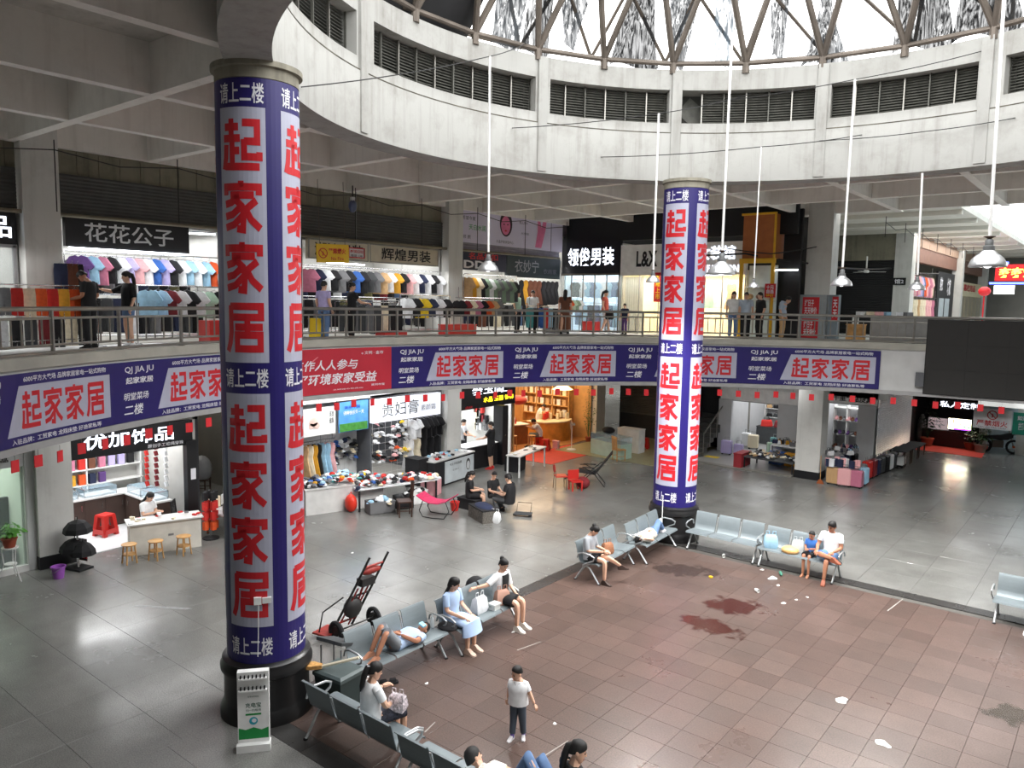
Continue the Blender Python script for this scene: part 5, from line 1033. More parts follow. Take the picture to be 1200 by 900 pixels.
goods('folded scarf', 55, -14.25, 1.9, 2.2, .95, .76, 1.25, ['white', 'black', 'grey', 'navy', 'light blue', 'cream', 'teal'], 'on the long skirted table', 'scarves on the white table', box_maker, 2.2)
for o in [x for x in bpy.data.objects if x.get('group') in ('hair bands on the hat table', 'scarves on the white table')]: o.scale = (random.uniform(.7, 1.4), random.uniform(.7, 1.6), random.uniform(.3, .7))
def bin_of(label, x, y, sx, sy, h, m, cols, rz=0, n=9):
    o = thing('wire_bin', label, 'bin', (x, y, 0), rz); b = MB()
    t = .02
    b.span((-sx/2, -sy/2, 0), (sx/2, sy/2, .03)).span((-sx/2, -sy/2, 0), (-sx/2+t, sy/2, h)).span((sx/2-t, -sy/2, 0), (sx/2, sy/2, h)).span((-sx/2, -sy/2, 0), (sx/2, -sy/2+t, h)).span((-sx/2, sy/2-t, 0), (sx/2, sy/2, h)); b.build('crate', m, o); MB().span((-sx/2-.012, -sy/2-.012, h-.03), (sx/2+.012, -sy/2, h)).build('rim', m, o)
    goods('cap', n, x, y, sx*.85, sy*.85, h-.06, rz, cols, 'in the '+label.split(' of ')[0], 'caps in the '+label.split(' ')[0]+' bin', cap_maker, 1.5); return o
bin_of('grey bin of pale caps under the table', -12.95, 2.3, .75, .45, .35, hard('grey', .6), ['white', 'light blue', 'white', 'cream'], 1.2, 12); bin_of('black bin of caps beside the grey one', -12.85, 3.1, .5, .4, .35, cm('black'), ['black', 'white', 'dark grey'], 1.2, 7)
bin_of('white carton of caps at the table corner', -12.95, 3.75, .5, .45, .42, white_plas, ['white', 'black'], 1.2, 6); bin_of('pink basket of white caps by the black trolley', -13.35, 4.75, .5, .45, .5, mat('pink_basket', (226, 166, 172), .5), ['white', 'cream', 'white'], .3, 9)
o = tag(MB().ball((0, 0, .26), .2, .16, .26, 10, 8).tube([(-.06, 0, .5), (0, 0, .58), (.06, 0, .5)], .012, 5).build('shopping_bag', mat('red_orange_bag', (220, 54, 34), .4), None, True), 'full red plastic bag leaning on the white skirted table', 'bag'); o.location = (-13.55, 1.75, 0)
dining_chair('narrow dark wooden chair with an orange cap on its back', -12.15, 2.5, -.6, wood_d, hb=1.0, name='wooden_chair'); cap_maker('orange cap hung on the narrow dark wooden chair', (-12.05, 2.65, 1.0), .4, cm('orange'), None)
# phone film counter
o = thing('phone_counter', 'grey fronted repair counter with a drawn face at the square pillar', 'counter', (-14.25, 6.35, 0), atan2(2.3, -.35)); MB().box(0, 0, .42, 2.3, .75, .84).build('body', cm('black'), o); MB().box(.25, -.385, .42, 1.7, .03, .72).build('front_panel', mat('pale_grey_panel', (196, 204, 208), .4), o); MB().box(0, 0, .86, 2.36, .8, .04).build('worktop', mat('grey_stone_top', (180, 180, 178), .4), o)
m = MB(); n = 20; m.T = Matrix.Translation((.75, -.402, .5)) @ Matrix.Rotation(pi/2, 4, 'X')
m.add([(.13*cos(2*pi*k/n), .2*sin(2*pi*k/n), 0) for k in range(n)], [tuple(range(n))], 0); m.add([(.1*cos(2*pi*k/n), -.03+.14*sin(2*pi*k/n), .003) for k in range(n)], [tuple(range(n))], 1); m.text('专业手机贴膜', -.75, .15, .7, .09, .008, 0, .003); m.text('全场9.9', -.75, -.05, .35, .06, .004, 0, .003); m.build('print', [cm('dark grey'), mat('pale_grey_print', (206, 210, 212), .5)], o)
goods('small gadget box', 18, -14.25, 6.35, 2.1, .6, .885, atan2(2.3, -.35), ['white', 'grey', 'black', 'light blue', 'red'], 'on the repair counter', 'gadget boxes on the repair counter', box_maker)
for o in [x for x in bpy.data.objects if x.get('group') == 'gadget boxes on the repair counter']: o.scale = (.9, .9, .5)
chest('trolley_case', 'tall black trolley between the pink basket and the repair counter', 'trolley', (-14.3, 5.05, 0), (.6, .45, .95), cm('black'))
# jade shop
room('jade_shop', -18.8, -15.1, 7.8, 10.9, 0, 2.95, shopw, mat('white_shop_floor', (222, 224, 226), .25), lit_ceil, 'e')
yl = mat('yellow_lit_letters', (255, 226, 40), .5, emit=1.6, var=0)
sign('shop_sign', 'black shop sign with white and yellow characters over the jade shop', LF(7.75, 2.15, -14.95), 3.15, .82, black, [('聚玉阁', 1.8, .66, 2.3, .34, .012, lit_white), ('水晶 玉器 银饰', 2.15, .28, 1.75, .2, .02, yl), ('店庆', .5, .08, .4, .09, .01, red_vinyl)], .14, group='shop signs of the ground floor')
o = thing('door_frame', 'thick black door post between the jade shop and the wooden shop', 'frame', (-14.7, 9.75, 0)); MB().box(0, 0, 1.1, .45, .32, 2.2).build('jamb', black, o); MB().box(.23, 0, 1.1, .012, .04, .04).build('lock', chrome, o)
sh = thing('wall_shelf', 'white gridded wall shelves in the jade shop', 'shelf', (-18.6, 8.9, 0))
for z in (1.0, 1.35, 1.7, 2.05, 2.4): MB().box(0, 0, z, .25, 2.0, .03).build('shelf_board', metal_w, sh)
for k in range(6): MB().box(0, -1+.4*k, 1.7, .25, .03, 1.4).build('divider', metal_w, sh)
for i in range(30):
    c = random.choice(['red', 'black', 'white', 'dark red', 'brown', 'grey', 'cream']); box_maker(uniq('%s trinket box on the jade pegboard, %s row up' % (c, ['first', 'second', 'third', 'fourth', 'fifth', 'sixth', 'seventh', 'eighth', 'top'][i % 9]), ['%s trinket box on the jade pegboard, %s row up, %s' % (c, ['first', 'second', 'third', 'fourth', 'fifth', 'sixth', 'seventh', 'eighth', 'top'][i % 9], w_) for w_ in ('farther in', 'farthest in')]), (-16.5+random.uniform(-.3, .3), 10.72, .95+.17*(i % 9)), pi/2, cm(c), 'trinket boxes on the jade shop pegboard')
glass_box('bright glass case in the jade shop, behind the woman', -17.0, 8.6, .5, 1.2, .82, .2); o = thing('jade_counter', 'white counter table across the jade shop front', 'counter', (-15.0, 8.75, 0), pi/2); MB().box(0, 0, .42, 1.8, .6, .82).build('body', cm('black'), o); MB().box(0, 0, .84, 1.9, .66, .03).build('worktop', mat('bright_white_top', (240, 242, 244), .3), o)
glass_box('long glass case on the white counter of the jade shop', -16.9, 8.6, .45, 1.4, .55, .25)
tube_lamp('bright tube lamp on the jade shop ceiling', (-16.4, 8.3, 2.89), (-16.4, 10.3, 2.89), group='fluorescent tubes in the ground floor shops')
table('white_table', 'white metal table with thin legs before the black door post', -13.15, 9.35, 2.2, .55, .76, atan2(2.3, -.5), metal_w, metal_w); tag(MB().box(-13.55, 9.2, .3, .7, .5, .58, rz=1.8).build('dark_crate', cm('black'), None), 'black crate under the white metal table', 'crate')
goods('flat booklet', 10, -13.15, 9.35, 2.0, .45, .765, 1.78, ['white', 'grey', 'cream'], 'on the white metal table', 'booklets on the white table', box_maker)
for o in [x for x in bpy.data.objects if x.get('group') == 'booklets on the white table']: o.scale = (1.2, 1.2, .15)
# warm wooden shop
wt = mat('warm_wood_wall', (206, 160, 104), .5, var=.15, scale=3)
room('wood_shop', -20.5, -15.1, 11.0, 16.5, 0, 2.95, wt, mat('warm_wood_floor', (196, 140, 84), .35, var=.1), mat('warm_ceiling', (240, 216, 170), .6), 'e')
struct('wall_wood_shop_part', MB().span((-19.4, 11.0, 0), (-19.3, 13.4, 2.95)), mat('pale_blue_grey_wall', (186, 196, 200), .6))
bk = thing('bookcase', 'warm wooden bookcase with framed cards at the side wall of the wooden shop', 'bookcase', (-17.3, 16.2, 0), pi/2)
for z in (.5, .95, 1.4, 1.85, 2.3): MB().box(0, 0, z, .35, 2.6, .04).build('shelf_board', wood_l, bk)
for y in (-1.3, -.4, .5, 1.3): MB().box(0, y, 1.25, .35, .05, 2.5).build('divider', wood_l, bk)
for r, z in enumerate((.97, 1.42, 1.87)):
    for i in range(8): box_maker(uniq('%s framed card on the %s bookcase shelf' % (['cream', 'white', 'tan'][(i+r) % 3], ('lower', 'middle', 'top')[r]), ['%s framed card on the %s bookcase shelf, %s from the window end' % (['cream', 'white', 'tan'][(i+r) % 3], ('lower', 'middle', 'top')[r], ('first', 'second', 'third', 'fourth', 'fifth', 'sixth', 'seventh', 'last')[i])]), (-18.45+.31*i, 16.1, z), 0, cm(['cream', 'white', 'tan'][(i+r) % 3]), 'framed cards on the bookcase'); SC.objects[-1].scale = (1.5, .5, 2.4)
o = thing('curved_counter', 'round fronted honey wood counter in the wooden shop', 'counter', (-16.6, 15.3, 0)); pts = [(1.0*cos(a), 1.1*sin(a)) for a in [(-1.9+.17*k) for k in range(17)]]; MB().prism(pts, 0, .85).build('body', mat('honey_wood', (216, 146, 62), .45, var=.18, scale=4), o); MB().prism([(x*1.04, y*1.04) for x, y in pts], .85, .9).build('worktop', mat('pale_counter_top', (236, 222, 190), .4), o)
goods('small frame', 14, -16.5, 15.2, 1.2, 1.6, .9, 0, ['white', 'cream', 'tan', 'red'], 'on the honey wood counter', 'small frames on the honey wood counter', box_maker)
o = thing('wooden_desk', 'brown wooden bar table with bottles in the wooden shop', 'table', (-16.9, 13.0, 0), 1.3); MB().box(0, 0, .42, 1.5, .6, .8).build('body', wood_m, o); MB().box(0, 0, .85, 1.6, .7, .04).build('table_top', mat('pale_cloth_top', (226, 220, 210), .5), o)
for i in range(9): tag(MB().lathe([(.035, 0), (.035, .14), (.012, .19), (.012, .24)], 10, (-16.9+.15*cos(i*2), 12.4+.14*i, .87)).build('bottle', cm(['red', 'dark red', 'white'][i % 3]), None, True), '%s bottle on the brown wooden bar table, %s from the jade shop' % (['red', 'dark red', 'white'][i % 3], ('first', 'second', 'third', 'fourth', 'fifth', 'sixth', 'seventh', 'eighth', 'last')[i]), 'bottle', 'bottles on the wooden bar table')
o = thing('lantern', 'flat red lantern hanging in the wooden shop', 'lantern', (-16.4, 12.9, 1.95)); MB().ball((0, 0, 0), .4, .4, .2, 16, 8).build('shade', mat('lantern_red', (170, 40, 30), .5, emit=.12), o, True); MB().tube([(0, 0, .2), (0, 0, 1.0)], .008, 5).build('cord', dark_steel, o)
o = thing('hanging_lamp', 'warm white umbrella shaped lamp in the wooden shop', 'lamp', (-15.9, 15.4, 2.25)); MB().lathe([(.45, 0), (.3, .1), (.05, .28)], 20, cap=False).build('shade', mat('warm_lamp_shade', (255, 224, 160), .6, emit=2.0, var=0), o, True); MB().tube([(0, 0, .28), (0, 0, .7)], .01, 5).build('cord', dark_steel, o)
o = tag(MB().span((-15.0, 10.9, 0), (-13.2, 14.8, .012)).build('red_carpet', mat('red_carpet_pile', (206, 70, 50), .9, var=.08), None), 'red carpet at the mouth of the wooden shop', 'carpet')
o = thing('floor_fan', 'white pedestal fan on the red carpet', 'fan', (-14.3, 13.85, .012), 2.4); MB().lathe([(.2, 0), (.18, .03), (.03, .05)], 16).build('base', metal_w, o, True); MB().tube([(0, 0, .04), (0, 0, 1.0)], .018, 8).build('pole', metal_w, o)
g = MB()
for k in range(3): rr_ = .07+.06*k; g.tube([(rr_*cos(2*pi*q/16), .04, 1.05+rr_*sin(2*pi*q/16)) for q in range(17)], .006, 4)
for q in range(8): g.tube([(0, .04, 1.05), (.2*cos(q*pi/4), .04, 1.05+.2*sin(q*pi/4))], .005, 4)
g.build('guard', hang_mat, o); b = MB(); [b.add([(0, 0, 1.05), (.15*cos(q*2.09), .02, 1.05+.15*sin(q*2.09)), (.15*cos(q*2.09+.8), -.02, 1.05+.15*sin(q*2.09+.8))], [(0, 1, 2)]) for q in range(3)]; b.build('blade', metal_w, o); MB().tube([(0, .0, 1.05), (0, -.12, 1.05)], .05, 10).build('motor', metal_w, o)
for i, (x, y) in enumerate(((-15.9, 12.0), (-15.4, 12.6))): wood_stool('pine bar stool on the red carpet, %s' % ('nearer the jade shop' if i == 0 else 'beside the seated customer'), x, y, 0, 'pine bar stools in the wooden shop', .62, .012)
plastic_stool('red plastic stool by the bottles in the wooden shop', -16.2, 11.5, z=.02); plastic_stool('red plastic stool near the seated customer', -15.0, 13.0, z=.012); chest('paper_bag', 'pink shopping bag beside the seated customer', 'bag', (-14.9, 13.6, .012), (.25, .15, .3), cm('pink'))
plant('climbing green garland on the post of the wooden shop', -14.85, 15.95, .0, .3, 2.6, 120, mat('dark_ivy', (58, 96, 44), .6, var=.4, scale=10))
# closed dark shop and stalls before it
struct('wall_closed_shop', MB().span((-14.9, 18.6, 0), (-10.0, 18.8, 3.95)), darkw); shutter('grey half lowered roller shutter of the dark closed shop', BF(-14.8, 1.1, 18.55), 2.6, 1.9, shutter_mat)
o = thing('glass_counter', 'pale green glass counter stall before the dark closed shop', 'counter', (-12.45, 13.9, 0), -.25); MB().box(0, 0, .3, 1.7, .6, .6).build('body', mat('pale_green_panel', (170, 196, 182), .35), o); MB().box(0, 0, .72, 1.7, .6, .24).build('glass_box', mat('pale_blue_glass', (176, 206, 222), .08, alpha=.35, var=0), o); MB().box(0, 0, .85, 1.74, .64, .02).build('worktop', glass, o)
chest('white_cabinet', 'white low cabinet behind the glass counter stall', 'cabinet', (-12.3, 15.2, 0), (1.0, .5, .95), white_plas); tag(MB().ball((-12.7, 14.1, .98), .28, .22, .14).build('cloth_heap', cm('black'), None, True), 'black cloth heap on the glass counter stall', 'cloth')
dining_chair('tan backed chair pushed against the glass counter stall', -11.75, 13.35, 2.6, wood_l, slats=6); plastic_stool('red plastic stool on the pale floor before the dark closed shop', -12.2, 16.2)
chest('cabinet', 'pale cabinet standing in the dark closed shop', 'cabinet', (-11.9, 18.1, 0), (.6, .5, 1.3), mat('dim_grey_cabinet', (120, 124, 124), .6)); chest('cabinet', 'dark covered machine in the closed shop beside the pale cabinet', 'machine', (-11.25, 17.9, 0), (.7, .6, .9), cm('black'))
tag(MB().span((-14.8, 13.3, 0), (-9.9, 18.6, .015)).build('floor_covering', mat('yellowish_floor_sheet', (150, 144, 110), .4, var=.1), None), 'yellowish floor covering before the dark closed shop', 'flooring')
# lounge chair and red chair
o = thing('lounge_chair', 'black folding reclining chair on the grey floor', 'chair', (-10.4, 9.15, 0), D(-60))
fr = cm('black')
MB().loft([[(-.26, .25, .42), (.26, .25, .42), (.26, .25, .45), (-.26, .25, .45)], [(-.26, .78, 1.12), (.26, .78, 1.12), (.26, .76, 1.15), (-.26, .76, 1.15)]]).build('backrest', fr, o); MB().loft([[(-.26, .25, .40), (.26, .25, .40), (.26, .25, .43), (-.26, .25, .43)], [(-.26, -.3, .46), (.26, -.3, .46), (.26, -.3, .49), (-.26, -.3, .49)]]).build('seat', fr, o); MB().loft([[(-.24, -.3, .46), (.24, -.3, .46), (.24, -.3, .49), (-.24, -.3, .49)], [(-.24, -.75, .2), (.24, -.75, .2), (.24, -.77, .23), (-.24, -.77, .23)]]).build('footrest', fr, o)
for a in (-.29, .29): MB().tube([(a, -.35, .02), (a, .1, .45), (a, .45, .75)], .014, 6).build('side_frame', fr, o, True); MB().tube([(a, .55, .02), (a, .2, .45), (a, -.1, .62), (a, -.3, .62)], .014, 6).build('leg', fr, o, True); MB().box(a, .02, .64, .05, .42, .03).build('armrest', fr, o)
MB().tube([(-.29, .55, .02), (.29, .55, .02)], .014, 6).build('foot_bar', fr, o); MB().tube([(-.29, -.35, .02), (.29, -.35, .02)], .014, 6).build('foot_bar', fr, o)
o = thing('red_chair', 'small red chair with thin metal legs beside the reclining chair', 'chair', (-10.75, 8.05, 0), 2.4); MB().box(0, 0, .44, .4, .38, .03).build('seat', hard('red'), o); MB().loft([[(.17*cos(a)-0, .2, .68+.13*sin(a)) for a in [2*pi*k/16 for k in range(16)]], [(.17*cos(a), .22, .68+.13*sin(a)) for a in [2*pi*k/16 for k in range(16)]]]).build('backrest', hard('red'), o)
for a in (-1, 1): MB().tube([(a*.18, -.17, 0), (a*.16, -.15, .44)], .012, 6).build('leg', dark_steel, o); MB().tube([(a*.18, .2, 0), (a*.15, .18, .44), (a*.12, .21, .75)], .012, 6).build('leg', dark_steel, o, True)
o = thing('red_chair', 'red plastic low chair turned towards the reclining chair', 'chair', (-10.3, 8.25, 0), 1.0); MB().box(0, 0, .3, .38, .36, .04).build('seat', hard('red'), o); MB().box(0, .19, .48, .38, .03, .3).build('backrest', hard('red'), o); [MB().box(a*.16, b*.15, .15, .04, .04, .3).build('leg', hard('red'), o) for a in (-1, 1) for b in (-1, 1)]
tag(MB().ball((-10.25, 8.6, .2), .25, .2, .2).build('bundle', cm('dark red'), None, True), 'dark red bundle under the reclining chair', 'bundle')
# group in the middle: rocking chair, buckets, crate
o = thing('rocking_chair', 'pink woven rocking seat on bent black legs', 'chair', (-11.45, 3.05, 0), 1.9)
pinkw = mat('pink_weave', (196, 40, 90), .6, var=.25, scale=30); 
sm = MB(); prf = [(-.55, .62), (-.4, .5), (-.15, .42), (.1, .42), (.3, .48), (.5, .6)]
sm.loft([[(-.27, y, z), (.27, y, z), (.27, y, z+.02), (-.27, y, z+.02)] for y, z in prf]); sm.build('seat', pinkw, o)
for a in (-.26, .26): MB().tube([(a, -.4, .5), (a, -.5, .25), (a, -.35, .03), (a, 0, .015), (a, .3, .03), (a, .4, .2), (a, .3, .47)], .014, 6).build('rocker', cm('black'), o, True)
o = thing('bucket', 'small red bucket beside the pink rocking seat', 'bucket', (-11.5, 3.85, 0)); MB().lathe([(.1, 0), (.14, .24), (.15, .26), (.13, .26), (.09, .02)], 20).build('body', hard('red'), o, True); MB().tube([(-.14, 0, .25), (0, 0, .36), (.14, 0, .25)], .006, 5).build('handle', hang_mat, o)
o = thing('wicker_crate', 'low black framed crate of dark blue cloths on the floor', 'crate', (-10.3, 3.75, 0), -.4); b = MB(); b.span((-.45, -.25, 0), (.45, .25, .03))
for a in (-.25, .25): b.span((-.45, a-.012, .0), (.45, a+.012, .34))
for a in (-.45, .45): b.span((a-.012, -.25, 0), (a+.012, .25, .34))
b.build('crate', mat('woven_grey_black', (92, 88, 82), .7, var=.5, scale=24), o); MB().span((-.47, -.27, .33), (.47, .27, .36)).build('rim', cm('black'), o); MB().ball((0, 0, .35), .42, .22, .1).build('cloth', cm('navy'), o, True)
def carrier(label, x, y, c, rz=0, z=0, s=1.0, m=None):
    o = thing('carrier_bag', label, 'bag', (x, y, z), rz); m = m or cm(c); MB().loft([[(k*w*s, j*d*s, zz*s) for k, j in ((-1, -1), (1, -1), (1, 1), (-1, 1))] for w, d, zz in ((.12, .07, 0), (.15, .09, .08), (.13, .06, .26), (.10, .02, .3))]).build('body', m, o, True)
    for a in (-.07, .07): MB().tube([((a-.035)*s, 0, .28*s), ((a-.03)*s, 0, .38*s), ((a+.03)*s, 0, .38*s), ((a+.035)*s, 0, .28*s)], .008*s, 5).build('handle', m, o, True)
    return o
carrier('white carrier bag leaning on the low crate', -9.85, 3.7, 'white', .3); chest('low_stool', 'low dark box stool between the seated group and the rocking seat', 'stool', (-11.3, 3.85+.45, 0), (.7, .35, .3), cm('black'))
o = thing('folding_trolley', 'small folded hand trolley behind the man in black', 'trolley', (-9.7, 4.75, 0), .5); MB().box(0, 0, .06, .5, .3, .03).build('plate', cm('dark grey'), o); MB().tube([(-.2, .1, .08), (-.2, .3, .3), (.2, .3, .3), (.2, .1, .08)], .012, 6).build('handle', dark_steel, o); [MB().lathe([(.05, -.02), (.05, .02)], 12, (a, -.12, .05)).build('wheel', cm('black'), o) for a in (-.22, .22)]
# ------------------------------------------------------------------ ground floor, north side: stairs, luggage shops, dark entrance
st = thing('staircase', 'dark staircase rising beside the luggage shop', 'staircase', (-10.2, 16.2, 0))
for k in range(12): MB().box(0, .3*k, .16*k+.08, 1.1, .32, .16).build('step', mat('dark_stair_stone', (74, 74, 72), .6), st)
MB().tube([(.6, 0, .95), (.6, 3.3, 2.8)], .03, 8).build('handrail', steel, st); [MB().tube([(.6, .3*k, .16*k), (.6, .3*k, .95+.168*k)], .014, 6).build('baluster', steel, st) for k in range(0, 12, 2)]
struct('wall_stairs', MB().span((-10.9, 16.0, 0), (-10.8, 21, 3.95)), darkw); struct('wall_stair_end', MB().span((-10.9, 20.5, 0), (-9.5, 20.6, 3.95)), dk)
grey_pan = mat('pale_grey_shop_panel', (186, 188, 190), .5, var=.04)
struct('floor_platform', MB().span((-10.0, 15.3, 0), (-5.6, 24, .03)), mat('pale_platform_floor', (150, 150, 148), .35, var=.06)); struct('trim_platform_step', MB().span((-10.0, 15.0, 0), (-5.7, 15.3, .035)), mat('stone_step_edge', (120, 118, 112), .5))
room('luggage_shop', -9.6, -5.75, 18.0, 22.8, .02, 2.72, grey_pan, mat('pale_platform_floor', (150, 150, 148), .35), lit_ceil, 's')
sign('shop_sign', 'blank white box sign over the luggage shop', BF(-9.75, 2.15, 17.95), 3.35, .58, white_plas, [], .2, group='shop signs of the ground floor', border=hang_mat); struct('wall_luggage_head', MB().span((-9.8, 17.9, 2.7), (-3.4, 18.1, 3.95)), gw_wall)
struct('wall_luggage_panel_a', MB().span((-9.75, 17.85, 0), (-9.2, 18.0, 2.2)), grey_pan); p = struct('wall_luggage_panel_b', MB().span((-7.3, 17.85, 0), (-5.7, 18.0, 2.2)), grey_pan); MB().span((-6.55, 17.84, .05), (-6.53, 17.85, 2.15)).build('panel_joint', hang_mat, p)
sh = thing('bag_shelf', 'white shelves of handbags at the back of the luggage shop', 'shelf', (-7.9, 22.5, 0))
for z in (1.0, 1.4, 1.8, 2.2): MB().box(0, 0, z, 3.2, .35, .03).build('shelf_board', metal_w, sh)
for x in (-1.6, -.4, .7, 1.6): MB().box(x, 0, 1.5, .04, .35, 1.9).build('divider', metal_w, sh)
NTH = ['first', 'second', 'third', 'fourth', 'fifth', 'sixth', 'seventh', 'eighth', 'ninth', 'tenth', 'eleventh', 'twelfth', 'thirteenth', 'fourteenth', 'fifteenth']
BG = ['black', 'brown', 'red', 'white', 'dark grey', 'tan', 'navy', 'dark red', 'black']
for r, z in enumerate((1.02, 1.42, 1.82)):
    for i in range(11): c = random.choice(BG); bag_maker('%s handbag on the %s luggage shop shelf, %s from the stairs' % (c, ('lowest', 'middle', 'top')[r], NTH[i]), (-9.3+.29*i, 22.4, z), random.uniform(-.2, .2), cm(c), 'handbags on the luggage shop shelves')
for a in range(3): bag_maker(('red', 'dark red', 'teal')[a]+' travel bag on the low rack inside the luggage shop', (-8.8+.55*a, 20.8, .8), .2, cm(('red', 'dark red', 'teal')[a]), 'travel bags inside the luggage shop'); SC.objects[-1].scale = (2, 2, 2)
chest('low_rack', 'low dark rack inside the luggage shop under the travel bags', 'rack', (-8.3, 20.9, .02), (1.8, .5, .76), cm('dark grey'))
suitcase('lilac grey suitcase with dark prints at the luggage shop door, nearest the stairs', -9.1, 17.3, .1, 'lilac', .58, z=.03); suitcase('smaller lilac grey suitcase beside the first one at the door', -8.66, 17.45, .1, 'lilac', .46, .36, z=.03)
suitcase('cream suitcase standing inside the luggage shop', -8.75, 19.2, .2, 'cream', .6, z=.04); suitcase('white suitcase beside the cream one inside the luggage shop', -9.15, 19.5, .1, 'white', .6, z=.04); suitcase('mint suitcase by the shelf end of the luggage shop', -7.6, 18.6, .4, 'teal', .7, z=.04); suitcase('pale green suitcase behind the shoe table', -7.35, 17.6, .5, 'pale green', .66, z=.04); suitcase('white suitcase with black trim next to the pale green one', -7.1, 17.3, .5, 'white', .6, z=.04)
tag(MB().box(-9.3, 16.4, .034, .55, .35, .006).build('floor_marking', mat('yellow_floor_paint', (220, 190, 50), .5), None), 'yellow painted mark on the platform before the luggage shop', 'marking')
table('shoe_table', 'low dark table of slippers before the luggage shop', -6.65, 15.9, 1.9, 1.2, .42, -.05, cm('dark grey'), cm('black'), z=.035); goods('slipper', 60, -6.65, 15.9, 1.8, 1.1, .46, 0, ['black', 'grey', 'tan', 'cream', 'navy', 'dark grey', 'white'], 'on the low dark table', 'slippers on the low table', shoe_maker, 1.5)
chest('red_crate', 'red crate at the end of the low slipper table', 'crate', (-7.75, 15.6, .035), (.3, .9, .5), mat('dull_red_crate', (150, 40, 48), .6)); table('goods_table', 'longer table of folded bags behind the slippers', -6.3, 17.2, 1.7, .7, .72, 0, cm('white'), hang_mat, z=.03); goods('handbag', 16, -6.3, 17.2, 1.6, .6, .75, 0, ['navy', 'grey', 'black', 'white', 'mustard'], 'on the table behind the slippers', 'handbags on the longer table', bag_maker)
for i, c in enumerate(('blue', 'mustard', 'brown')): chest('storage_box', '%s storage box under the longer bag table' % c, 'box', (-6.9+.6*i, 16.85, .03), (.5, .3, .45), cm(c))
# leather shop
room('leather_shop', -5.7, -3.9, 18.0, 20.0, 0, 2.72, grey_pan, shopf, shopw, 's')
sign('shop_sign', 'white sign with black characters over the leather goods shop', BF(-5.72, 2.42, 17.9), 2.05, .58, white_plas, [('千里精品皮具', 1.15, .22, 1.4, .2, .03, black)], .2, group='shop signs of the ground floor', border=hang_mat); struct('wall_leather_side', MB().span((-4.35, 17.85, 0), (-3.75, 18.0, 2.45)), grey_pan)
sh = thing('bag_shelf', 'grey shelves of shoes and bags in the leather goods shop', 'shelf', (-5.0, 19.6, 0))
for z in (.5, 1.05, 1.6, 2.1): MB().box(0, 0, z, 1.3, .4, .03).build('shelf_board', metal_w, sh)
for x in (-.65, -.15, .65): MB().box(x, 0, 1.1, .04, .4, 2.2).build('divider', metal_w, sh)
for r, z in enumerate((.52, 1.07, 1.62)):
    for i in range(8): c = random.choice(['black', 'dark grey', 'grey', 'navy', 'purple', 'pink', 'brown']); shoe_maker('%s shoe on the %s leather shop shelf, %s from the pillar' % (c, ('lowest', 'middle', 'top')[r], NTH[i]), (-5.55+.15*i, 19.5, z), pi/2+random.uniform(-.3, .3), cm(c), 'shoes on the leather shop shelves'); SC.objects[-1].scale = (1.3, 1.3, 1.8)
shutter('white roller shutter beside the leather goods shop', frame_of((-3.72, 18.05, 0), (0, 1, 0)), 5.6, 2.7, mat('white_shutter_steel', (206, 204, 206), .35, .2)); struct('wall_shutter_back', MB().span((-3.95, 18.05, 0), (-3.8, 24.0, 3.95)), gw_wall)
SUIT = [(-4.35, 14.95, 'tan', .6), (-3.98, 14.9, 'pink', .62), (-3.62, 14.95, 'rose', .6), (-3.55, 15.6, 'light blue', .6), (-3.75, 16.1, 'grey', .6), (-3.7, 16.6, 'red', .66), (-3.65, 17.05, 'dark red', .66), (-3.62, 17.5, 'navy', .62), (-3.6, 17.95, 'dark grey', .62), (-3.55, 18.4, 'black', .62), (-3.5, 18.85, 'white', .6), (-3.48, 19.3, 'dark grey', .6), (-4.5, 15.7, 'light blue', .75), (-4.6, 16.3, 'white', .75), (-4.5, 16.9, 'navy', .75), (-4.4, 17.4, 'black', .72)]
for i, (x, y, c, h) in enumerate(SUIT): suitcase('%s suitcase in the row beside the grey pillar, next to the %s one' % (c, SUIT[i-1][2] if i else 'pink'), x+.1, y, random.uniform(-.1, .1) + (0 if i < 3 else pi/2), c, h)
goods('folded bag', 20, -4.4, 16.4, .8, 2.4, .84, 0, ['black', 'white', 'navy', 'grey', 'light blue'], 'on the suitcases by the pillar', 'folded bags on the suitcases', bag_maker)
goods('knit bundle', 14, -4.0, 15.0, 1.0, .5, .63, 0, ['white', 'pink', 'black', 'navy'], 'on top of the pink suitcases', 'knit bundles on the pink suitcases', box_maker)
o = thing('broom', 'broom leaning on the tan suitcase by the grey pillar', 'broom', (-4.62, 14.75, 0)); MB().tube([(0, 0, .1), (-.05, .1, .95)], .012, 6).build('handle', wood_l, o); MB().loft([[(-.12, -.03, 0), (.12, -.03, 0), (.12, .03, 0), (-.12, .03, 0)], [(-.05, -.02, .14), (.05, -.02, .14), (.05, .02, .14), (-.05, .02, .14)]]).build('brush', mat('orange_bristle', (150, 80, 40), .9), o)
for k in range(3): table('display_rack', 'low dark rack table along the white shutter, %s' % ('nearest the suitcases', 'middle one', 'nearest the dark entrance')[k], -3.3, 20.2+1.25*k, .6, 1.1, .62-.06*k, 0, cm('dark grey'), wood_d)
o = thing('platform_cart', 'small white goods cart at the end of the suitcase row', 'cart', (-3.25, 19.65, 0)); MB().box(0, 0, .28, .4, .5, .3).build('box', white_plas, o); MB().box(0, 0, .1, .45, .55, .04).build('base', cm('black'), o); [MB().ball((a*.17, b*.2, .05), .05, .03, .05, 8, 6).build('wheel', cm('black'), o) for a in (-1, 1) for b in (-1, 1)]
